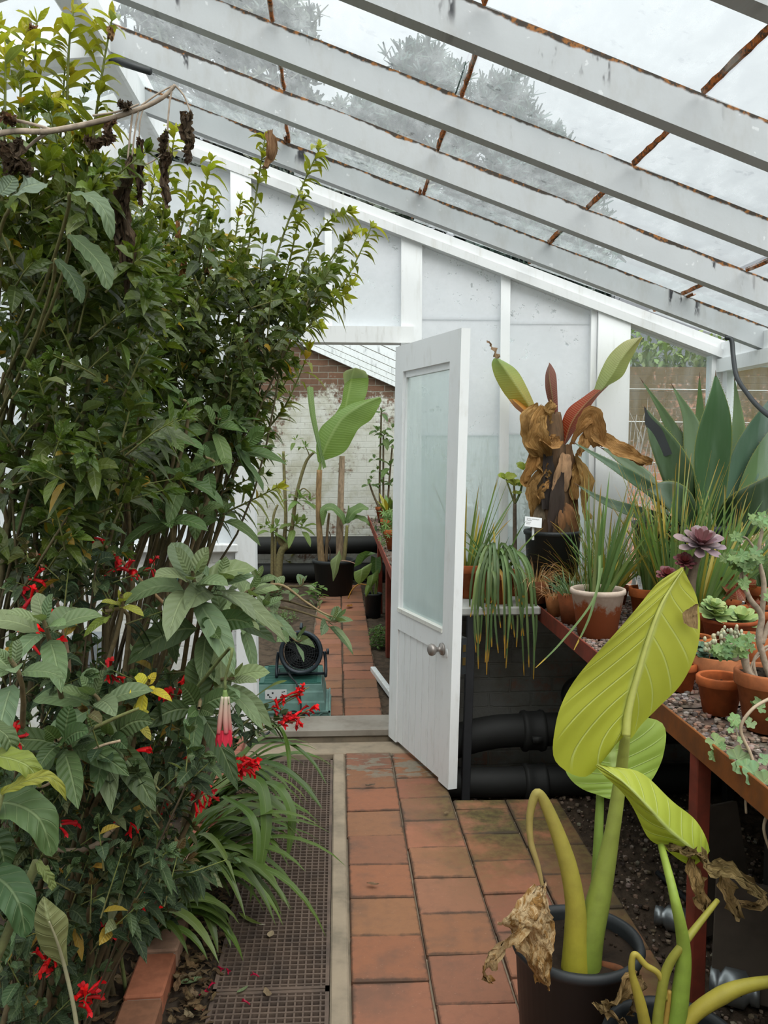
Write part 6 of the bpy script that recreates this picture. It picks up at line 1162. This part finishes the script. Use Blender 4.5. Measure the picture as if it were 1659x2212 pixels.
fallen(552, 1896, .032, .010, (.50, .48, .30), 'small pale yellow leaf near the strap leaf tips', .5); fallen(566, 1999, .025, .005, (.65, .62, .58), 'white sliver of leaf on the grating', 0); fallen(806, 1911, .045, .010, (.45, .30, .18), 'curled buff leaf lying on the middle of the tiles', -.2, .012, crump=.002); fallen(965, 1757, .03, .010, (.50, .35, .19), 'small curled leaf on the tile before the open door', .8, .012, crump=.001); fallen(800, 1697, .05, .01, (.22, .17, .13), 'grey-brown curled leaf on the broken tile', .3, .012, crump=.002)
fallen(640, 1520 + 110, .05, .01, (.30, .16, .07), 'brown shrivelled leaf on the concrete apron', .1, .012, crump=.002); fallen(755, 1310, .12, .035, (.62, .24, .015), 'bright orange fallen leaf on the far path', 1.2, .012, crump=.004)
for k in range(46):
    px, py = rnd.uniform(370, 520), rnd.uniform(1880, 2212)
    if not inpoly(px, py, [(430, 1950), (520, 1890), (500, 1960), (470, 2060), (440, 2130), (425, 2212), (350, 2212), (385, 2100)]): px, py = 400 + rnd.uniform(0, 70), 1960 + rnd.uniform(0, 250); px -= (py - 1960) * .15
    fallen(px, py, rnd.uniform(.035, .065), rnd.uniform(.009, .016), jit(rnd.choice(((.40, .26, .12), (.30, .18, .08), (.50, .38, .22), (.22, .13, .07))), .2), 'dry brown curled leaf in the litter between edging and grating', None, rnd.uniform(.0, .02), group='dry leaves in the gutter', curl=.8, crump=.003)
for k in range(34):
    px, py = rnd.uniform(150, 320), rnd.uniform(2040, 2230); fallen(px, py, rnd.uniform(.04, .075), rnd.uniform(.012, .018), jit(rnd.choice(((.34, .21, .10), (.24, .14, .07), (.42, .31, .17))), .2), 'dry brown leaf on the soil behind the brick edging', None, rnd.uniform(.012, .035), group='dry leaves on the bed', curl=.8, crump=.003)
for px, py in ((470, 2088), (488, 2092), (560, 2110), (450, 2135), (430, 2150), (540, 2170), (580, 1940), (420, 2180)):
    mb = MB(); p = PZ(px, py, .006); floret(mb, p, (rnd.uniform(-1, 1), rnd.uniform(-1, 1), .15), .022, (.45, .01, .05)); tag(mb.build('fallen_floret', PETAL), 'fallen crimson floret on the grating', 'flower', 'fallen florets')
# leaf litter no one could count
mb = MB()
for k in range(900):
    x, y = rnd.uniform(-.50, -.36), rnd.uniform(1.6, 4.2); leaf(mb, (x, y, rnd.uniform(-.006, .008)), (rnd.uniform(-1, 1), rnd.uniform(-1, 1), rnd.uniform(-.1, .3)), rnd.uniform(.02, .045), .008, c=jit(rnd.choice(((.20, .12, .06), (.12, .08, .045), (.28, .18, .09))), .25), n=2)
for k in range(2600):
    x, y = rnd.uniform(-1.5, -.62), rnd.uniform(1.2, 4.4); leaf(mb, (x, y, rnd.uniform(.0, .02)), (rnd.uniform(-1, 1), rnd.uniform(-1, 1), rnd.uniform(-.1, .3)), rnd.uniform(.03, .06), .011, c=jit(rnd.choice(((.16, .10, .05), (.10, .065, .035), (.24, .15, .07))), .25), n=2)
o = tag(mb.build('leaf_litter', DRYLEAF), 'brown leaf litter over the bed and along the brick edging', 'leaf litter'); o['kind'] = 'stuff'
# ================================================================== OUTSIDE
NEEDLE = mat_col('pine_needles', .8, .2, 5, .4, .2)
BARK = simple('bark', (.10, .08, .065), .95, nscale=8, namt=.5)
def pine(name, x, y, h, r, label, n, shape, c=(.065, .10, .085), tuft=.40, bare=.1):
    e = empty(name, (x, y, -.3), label, 'tree', 'trees beyond the glass roof')
    mb = MB(); mb.tube([(x, y, -.35), (x + .1, y, h * .5), (x, y, h * .96)], [.34, .22, .04], 8)
    br = []
    for k in range(n):
        f = shape(k, n); a = rnd.uniform(0, 2 * PI); z = h * f[0]; R = r * f[1] * rnd.uniform(.45, 1)
        b = V((x + R * math.cos(a), y + R * math.sin(a), z + R * .12)); br.append(b)
        mb.tube([(x, y, z - R * .25), ((x + b.x) / 2, (y + b.y) / 2, z - R * .02), b], [.07, .045, .015], 4)
    mb.build('trunk', BARK, e, True)
    mb = MB()
    for b in br:
        for q in range(26):
            p = b + rdir() * rnd.uniform(.1, .75) * (1, 1, 1)[0]; p.z = b.z + (p.z - b.z) * .55; cc = jit(c, .25)
            for w in range(9):
                d = (rdir() + V((0, 0, .6))).normalized(); L = tuft * rnd.uniform(.5, 1); s = d.orthogonal().normalized() * .05
                i0 = [mb.add(p - s, (0, 0), cc), mb.add(p + s, (1, 0), cc), mb.add(p + d * L + s * .5, (1, 1), cc), mb.add(p + d * L - s * .5, (0, 1), cc)]; mb.f.append(i0)
    mb.build('foliage', NEEDLE, e)
def sh_dome(k, n):
    f = (k + .5) / n; return (.30 + .69 * f, math.sqrt(max(.02, 1 - max(0, (f - .25) / .75) ** 1.7)))
a = PY(905, 110, 24); pine('pine_tree', a.x, 24, a.z - .2, 2.2, 'tall rounded pine, topmost of the trees behind the roof glass', 95, sh_dome)
a = PY(1075, 165, 25); pine('pine_tree', a.x, 25, a.z - .2, 1.9, 'pine with knobbly top just right of the tallest pine', 85, sh_dome)
a = PY(1165, 270, 25.5); pine('pine_tree', a.x, 25.5, a.z - .2, 1.5, 'lower pine at the right of the group behind the roof', 70, sh_dome)
a = PY(1250, 360, 26); pine('pine_tree', a.x, 26, a.z - .2, 1.0, 'lowest pine, rightmost of the trees behind the roof', 55, sh_dome)
a = PY(790, 215, 23.4); pine('pine_tree', a.x, 23.4, a.z - .2, 1.6, 'broad pine below and left of the tallest pine', 60, sh_dome)
a = PY(585, -40, 22); pine('bare_tree', a.x, 22, a.z, 1.6, 'tall sparse tree at the left behind the roof glass', 70, sh_dome, (.11, .13, .11), .32)
a = PY(440, -120, 23); pine('bare_tree', a.x, 23, a.z, 2.6, 'tall broad tree behind the ridge of the glasshouse roof', 120, sh_dome, (.10, .12, .10), .35)
a = PY(690, 330, 21); pine('bare_tree', a.x, 21, a.z, 3.0, 'low spreading tree below the pines behind the roof glass', 130, sh_dome, (.10, .12, .10), .3)
# shrubs above the garden wall
HEDGE = mat_leaf('hedge_leaf', .5, .3, .2, 0, 0)
for i, (px, lab) in enumerate(((1390, 'pale green bush over the garden wall, nearest the white post'), (1470, 'green bush over the garden wall, between the other two'), (1560, 'green bush over the garden wall, behind the corner post'))):
    p = PY(px, 745, 9.2); e = empty('wall_bush', (p.x, 9.2, -.3), lab, 'bush', 'bushes behind the garden wall')
    mb = MB(); mb.tube([(p.x, 9.2, -.35), (p.x, 9.2, 2.3)], .04, 6, (.1, .08, .05)); mb.build('stem', WOODY, e)
    mb = MB()
    for k in range(420):
        q = V((p.x, 9.2, 2.45)) + rdir() * rnd.random() ** .5 * .45; leaf(mb, q, rdir(), .10, .03, c=jit((.16, .22, .07), .3), n=3)
    mb.build('foliage', HEDGE, e)
# dry twigs outside the clear pane
e = empty('dry_shrub', (1.75, 5.6, -.3), 'bare grey twiggy shrub outside the clear pane', 'shrub'); mb = MB()
for k in range(16):
    p = V((1.75 + rnd.uniform(-.05, .05), 5.6, -.3)); tip = PY(rnd.uniform(1352, 1440), rnd.uniform(890, 960), 5.6 + rnd.uniform(-.1, .1)); mid = p.lerp(tip, .55) + V((rnd.uniform(-.06, .06), 0, .05))
    mb.tube(crv([p, mid, tip], 5), [.008, .005, .002], 4, (.38, .34, .30))
    for q in range(3): b = mid.lerp(tip, rnd.random()); mb.tube([b, b + V((rnd.uniform(-.12, .12), rnd.uniform(-.05, .05), rnd.uniform(.05, .2)))], [.003, .001], 3, (.38, .34, .30))
mb.build('twigs', WOODY, e)
# ================================================================== PLANTS BEYOND THE DOOR
FY = 9.35; x = PY(722, 1290, FY).x
e = empty('potted_banana_far', (x, FY, -.02), 'banana plant with broad ribbed green leaves in a large black pot at the far wall', 'potted plant')
mb = MB(); mb.lathe((x, FY, -.02), [(0, .01), (.175, .01), (.175, 0), (.185, 0), (.222, .36), (.235, .362), (.237, .395), (.228, .40), (.212, .40), (.205, .36)], 36); mb.build('pot', BLACKPL, e, True)
mb = MB(); mb.lathe((x, FY, -.02), [(0, .35), (.206, .34)], 16); mb.build('compost', COMPOST, e)
for q, r, c, c2 in ((((695, 1222), (690, 1150), (688, 1080), (690, 1015)), [8, 6.5, 6, 6], (.26, .17, .085), (.36, .22, .10)), (((734, 1222, .1), (734, 1150, .1), (736, 1080, .1), (739, 985, .1)), [9, 8, 7, 6], (.34, .23, .14), (.42, .30, .20)), (((704, 1218, .05), (707, 1150, .05), (711, 1108, .05)), [4, 3, 2.5], (.17, .11, .06), (.26, .18, .1)), (((742, 1218, -.05), (747, 1170, -.05), (750, 1135, -.05)), [5, 4, 3], (.2, .15, .07), (.25, .24, .07)), (((712, 1212, 0), (713, 1190, 0), (709, 1175, 0), (714, 1160, 0), (711, 1148, 0)), [1.2, 1.2, 1.2], (.07, .045, .03), (.07, .045, .03))):
    mb = MB(); ptube(mb, q, FY, r, 10, c, c2); mb.build('false_stem', FIB, e, True)
G1, G2 = (.17, .27, .065), (.22, .32, .10)
def bl(rows, c, c2, Y=FY, lab=None, **kw):
    o = aleaf('leaf', rows, Y, c, c2, e, BANL, **kw)
    if lab: o['label'] = lab
bl([((686, 998), (691, 1000, -.02), (700, 994)), ((684, 962), (703, 965, -.06), (742, 978)), ((690, 928), (718, 935, -.08), (762, 948)), ((712, 905), (737, 905, -.08), (776, 925)), ((738, 884), (763, 884, -.08), (800, 908)), ((770, 868), (792, 868, -.06), (815, 885)), ((818, 857), (822, 858, -.04), (824, 866))], G1, G2, lab='broad ribbed leaf slanting right', wob=.014)
bl([((735, 905), (743, 905), (752, 900)), ((712, 915), (744, 893, .02), (768, 880)), ((735, 875), (748, 868, .02), (783, 872)), ((742, 845), (753, 845, .02), (792, 850)), ((745, 820), (759, 818, .02), (796, 818)), ((750, 800), (770, 796, 0), (795, 810))], G1, G2, FY + .1, wob=.014, lab='leaf behind, with a folded pale top')
bl([((744, 830), (758, 818), (795, 816)), ((741, 808), (765, 797, -.04), (790, 803)), ((748, 800), (768, 794, -.02), (780, 798))], (.26, .32, .15), (.30, .30, .14), FY + .08)
bl([((698, 1012), (701, 1010, -.03), (705, 1008)), ((680, 940), (684, 942, -.04), (690, 940)), ((669, 890), (674, 890, -.05), (681, 888)), ((663, 836), (668, 834, -.04), (677, 836))], (.17, .26, .10), (.22, .31, .13), lab='rolled upright new leaf', cup=-.03)
mb = MB(); ptube(mb, ((688, 1025), (692, 1005), (691, 998)), FY, [5, 3, 2], 8, (.26, .34, .09)); mb.build('leaf_stalk', STALK, e, True)
for q, w in ((((745, 1132), (735, 1112), (718, 1098), (700, 1102), (697, 1135)), [5, 9, 12, 9, 2]), (((750, 1128), (762, 1108), (780, 1098), (796, 1100)), [5, 12, 13, 2]), (((748, 1130), (765, 1118), (785, 1122), (802, 1138)), [3, 7, 8, 2]), (((748, 1130), (752, 1110), (753, 1092)), [3, 3, 1])):
    mb = MB(); P = pcrv(q, FY - .05); mb.ribbon(P, [np.interp(i / (len(P) - 1), np.linspace(0, 1, len(w)), w) * S(FY) for i in range(len(P))], (.2, -.6, .8), (.11, .19, .06), (.14, .22, .07), .25, 3, wave=.006); mb.build('leaf', BANL, e, True)
e = empty('climbing_arum', PY(738, 1215, FY - .3), 'arrow-shaped pale leaf hanging on a thin stalk across the black banana pot', 'plant')
mb = MB(); pleaf(mb, [((728, 1200), (733, 1188), (738, 1205)), ((714, 1212), (727, 1210, -.02), (733, 1220)), ((717, 1235), (723, 1235, -.02), (730, 1235)), ((719, 1254), (719, 1256), (721, 1254))], FY - .3, nc=3, c=(.24, .30, .13)); mb.build('leaf', LEAFM, e, True)
mb = MB(); ptube(mb, ((735, 1211), (755, 1213), (772, 1220)), FY - .28, [1, 1.2, 1.2], 5, (.45, .28, .2)); ptube(mb, ((752, 1293), (760, 1275), (775, 1262), (793, 1264)), FY - .6, [1.4, 1.5, 1.4], 5, (.5, .25, .04)); mb.build('stalk', STALK, e, True)
# elephant ear in a small black pot
Y = 8.15; e = empty('potted_taro', PZ(804, 1340, -.02), 'elephant-ear plant in a small black pot under the far bench edge', 'potted plant'); x = PY(806, 1330, Y).x
mb = MB(); mb.lathe((x, Y, -.02), potprof(.085, .23, 'black'), 26); mb.build('pot', BLACKPL, e, True)
for rows, c in (([((772, 1240), (785, 1225), (803, 1215)), ((765, 1235), (782, 1230, -.03), (803, 1222)), ((766, 1252), (780, 1245, -.03), (798, 1238)), ((775, 1262), (777, 1262), (785, 1255))], (.22, .31, .09)), ([((765, 1225), (780, 1218, .05), (788, 1200)), ((772, 1200), (790, 1205, .03), (803, 1198)), ((790, 1190), (802, 1192, .05), (812, 1195))], (.11, .19, .06)), ([((795, 1245), (806, 1240), (818, 1228)), ((792, 1262), (803, 1258, -.02), (816, 1250)), ((797, 1272), (799, 1272), (803, 1268))], (.18, .27, .06)), ([((802, 1200), (812, 1205, .05), (822, 1202)), ((800, 1225), (812, 1225, .04), (824, 1222)), ((805, 1240), (812, 1242, .05), (820, 1238))], (.09, .17, .06)), ([((790, 1265), (796, 1262), (808, 1255)), ((788, 1278), (794, 1275, -.02), (804, 1268)), ((790, 1290), (790, 1290), (795, 1284))], (.20, .30, .07))):
    mb = MB(); pleaf(mb, rows, Y - .08, nc=4, c=c); mb.build('leaf', LEAFM, e, True)
mb = MB()
for q in (((806, 1300), (802, 1270), (786, 1232)), ((808, 1300), (812, 1260), (806, 1242)), ((810, 1300), (816, 1250), (812, 1225))): ptube(mb, q, Y, [2.5, 2, 1.5], 6, (.20, .25, .06))
mb.build('leaf_stalk', STALK, e, True)
# shrub on the far wall, left
e = empty('wall_shrub', PZ(600, 1205, -.02) * 1, 'pruned shrub with two tall stems against the painted brick wall', 'shrub'); e.location = (PY(605, 1210, 9.8).x, 9.8, -.03); st, fo = MB(), MB()
for q, r in ((((602, 1310), (602, 1230), (608, 1190), (625, 1175)), [9, 8, 8, 9]), (((612, 1182), (617, 1120), (614, 1030), (612, 975)), [5, 4, 3.5, 3]), (((622, 1178), (632, 1130), (640, 1070), (660, 1000), (680, 975)), [6, 4.5, 4, 3.5, 2.5]), (((588, 1300), (588, 1190), (590, 1120), (600, 1090)), [4, 3.5, 3, 2.5]), (((596, 1250), (594, 1190), (598, 1140)), [4, 3, 2.5]), (((612, 1180), (604, 1165), (610, 1160)), [6, 7, 5]), (((640, 1070), (655, 1055), (670, 1065)), [2, 1.5, 1.2]), (((660, 1000), (668, 985), (660, 965)), [2, 1.5, 1])): ptube(st, q, 9.8, r, 7, (.20, .15, .07), (.27, .24, .11))
for px, py, n, L in ((650, 1068, 9, 45), (640, 1125, 10, 52), (590, 1140, 8, 38), (612, 985, 5, 30), (660, 960, 8, 30), (640, 945, 5, 30), (600, 1130, 6, 40), (625, 1072, 5, 30), (655, 1130, 6, 55), (575, 1130, 6, 36), (670, 1075, 5, 35)): whorl(fo, PY(px, py, 9.75), n, L * S(9.75), (.2, -.3, .9), (.15, .235, .065), .30)
st.build('stem', WOODY, e, True); fo.build('foliage', BIGL, e, True)
# tall leafy plant by the right end of the far wall
e = empty('tall_leafy_plant', (PY(825, 1130, 9.75).x, 9.75, .76), 'tall straight-stemmed leafy plant beside the far end of the bench', 'potted plant'); st, fo = MB(), MB(); ctr = pot(e, V((PY(828, 1130, 9.8).x, 9.8, .765)), .09, .15)
for q in (((822, 1145), (820, 1050), (822, 960), (824, 885)), ((828, 1145), (828, 1040), (828, 940)), ((820, 1100), (805, 1065), (797, 1040)), ((835, 1145), (840, 1050), (848, 960))): ptube(st, q, 9.75, [2.5, 2.2, 1.8], 6, (.16, .12, .07))
for px, py, n, L in ((824, 885, 6, 22), (815, 925, 8, 30), (830, 935, 8, 30), (840, 955, 7, 32), (808, 985, 5, 26), (797, 1040, 5, 26), (815, 1010, 5, 26), (826, 1040, 6, 26), (843, 1000, 6, 34), (803, 1030, 4, 20), (848, 920, 6, 30), (845, 1040, 5, 26)): whorl(fo, PY(px, py, 9.7), n, L * S(9.7), (0, -.4, .8), (.10, .17, .055), .42)
st.build('stem', WOODY, e, True); fo.build('foliage', BIGL, e, True)
# pots on the far bench
e, ctr = None, None
Y = 7.9; p = V((PY(845, 1100, Y).x, Y, .765)); e = empty('potted_bromeliad', p, 'yellow-striped strap-leaved plant in a terracotta pot on the far bench', 'potted plant'); ctr = pot(e, p, .10, .17, c=(.46, .16, .07)); mb = MB()
for k in range(16):
    a = k * 2.4; d = V((math.cos(a) * .5, math.sin(a) * .5, 1)); leaf(mb, ctr, d, rnd.uniform(.25, .42), .022, up=(math.cos(a), math.sin(a), 1), droop=.25, c=jit(rnd.choice(((.50, .42, .05), (.34, .36, .06), (.15, .24, .05), (.58, .50, .20))), .15), kind='strap', n=6, fold=.3)
mb.build('foliage', STRAPL, e, True)
for Y, px, lab, h, col in ((7.0, 852, 'feathery-leaved geranium in a terracotta pot, nearest on the far bench', .16, (.46, .16, .07)), (8.6, 836, 'dark-leaved plant on the far bench behind the yellow-striped one', .12, (.10, .06, .05))):
    p = V((PY(px, 1100, Y).x, Y, .765)); e = empty('bench_pot_plant', p, lab, 'potted plant'); ctr = pot(e, p, .085, h, c=col, mat=None); mb = MB()
    for k in range(70):
        a = rnd.uniform(0, 6.28); q = ctr + V((math.cos(a), math.sin(a), 0)) * rnd.uniform(0, .13) + V((0, 0, rnd.uniform(-.12, .18)))
        if Y < 8: lobed(mb, q, rnd.uniform(.02, .04), (rnd.uniform(-.5, .5), -1, rnd.uniform(.2, 1)), jit((.19, .29, .09), .2), 7, .5)
        else: leaf(mb, q, rdir(), .07, .018, c=jit(rnd.choice(((.06, .09, .035), (.09, .03, .03), (.08, .13, .05))), .2), n=3)
    mb.build('foliage', GER if Y < 8 else LEAFM, e, True)
# plants seen faintly through the milky panes
for i, (px, Y, hh, lab) in enumerate(((1040, 6.0, .75, 'airy pale plant behind the milky pane nearest the door'), (1130, 6.2, .6, 'leafy plant behind the second milky pane'), (960, 6.6, .55, 'yellow-leaved plant seen blurred through the door glass'), (1165, 5.7, .5, 'plant behind the milky pane beside the dead banana'))):
    p = V((PY(px, 1100, Y).x, Y, .765)); e = empty('bench_pot_plant', p, lab, 'potted plant'); ctr = pot(e, p, .10, .16, 'terra', (.40, .15, .07)); st, fo = MB(), MB()
    for k in range(14):
        P = crv([ctr, ctr + V((rnd.uniform(-.08, .08), rnd.uniform(-.08, .08), hh * .5)), ctr + V((rnd.uniform(-.16, .1), rnd.uniform(-.15, .15), hh * rnd.uniform(.7, 1.2)))], 4); c = (.30, .34, .07) if i == 2 else (.13, .2, .07); sprig(st, fo, P, 9, .07, .013, vmul(c, .7), c, vmul(c, 1.2), r0=.003)
    st.build('stem', WOODY, e, True); fo.build('foliage', LEAFM, e, True)
# low greenery on the soil
def lowplant(name, label, px, py, n, R, L, c, Yc=None, h=.12, cat='plant'):
    p = PZ(px, py, -.03); e = empty(name, p, label, cat); mb = MB()
    for k in range(n):
        a = rnd.uniform(0, 6.28); d = R * math.sqrt(rnd.random()); q = p + V((d * math.cos(a), d * 1.6 * math.sin(a), rnd.uniform(.01, h))); leaf(mb, q, (rnd.uniform(-1, 1), rnd.uniform(-1, 1), rnd.uniform(0, .8)), L * rnd.uniform(.6, 1.2), L * .32, c=jit(c, .3), n=3)
    mb.build('foliage', LEAFM, e, True); return e
lowplant('ground_herb', 'bushy bright green herb beside the far path, left of the door edge', 820, 1400, 420, .085, .035, (.11, .20, .045), h=.16)
lowplant('ground_herb', 'low creeping herb on the soil left of the far path', 598, 1340, 520, .20, .03, (.12, .19, .06), h=.07)
lowplant('ground_herb', 'dark leafy seedling at the foot of the far pipes', 580, 1290, 160, .15, .06, (.09, .16, .05), h=.14)
lowplant('ground_herb', 'broad-leaved seedling on the edge of the far path, before the black pot', 680, 1310, 26, .08, .12, (.13, .22, .06), h=.22)
lowplant('ground_herb', 'yellow-leaved weed before the far heating pipes', 620, 1255, 14, .06, .11, (.36, .36, .05), h=.30)
# ---- loose grit on the soil below the bench
mb = MB()
for k in range(5200):
    y = .9 + rnd.random() * 3.6; x = rnd.uniform(.99, 1.9) if y < 3.8 or rnd.random() < .7 else rnd.uniform(.52, 1.0)
    mb.blob((x, y, -.197 + rnd.uniform(-.004, .006)), rnd.choice((.004, .005, .006, .008, .012)), jit(rnd.choice(((.20, .14, .10), (.12, .085, .06), (.30, .22, .16), (.08, .06, .045), (.38, .31, .24))), .25), 5, 3, .25, (1, 1, .7))
o = tag(mb.build('grit', mat_col('grit_stone', .9, .2, 90, .3)), 'loose stones and grit on the dark soil under the bench', 'gravel'); o['kind'] = 'stuff'
# ================================================================== render look
vs = scene.view_settings; vs.view_transform = 'Standard'; vs.look = 'None'; vs.gamma = 1; vs.use_curve_mapping = False
vs.exposure = .17
cy = scene.cycles
cy.max_bounces = 7; cy.diffuse_bounces = 4; cy.glossy_bounces = 2; cy.transmission_bounces = 4; cy.transparent_max_bounces = 12
cy.caustics_reflective = False; cy.caustics_refractive = False
cy.use_denoising = True; cy.sample_clamp_indirect = 6
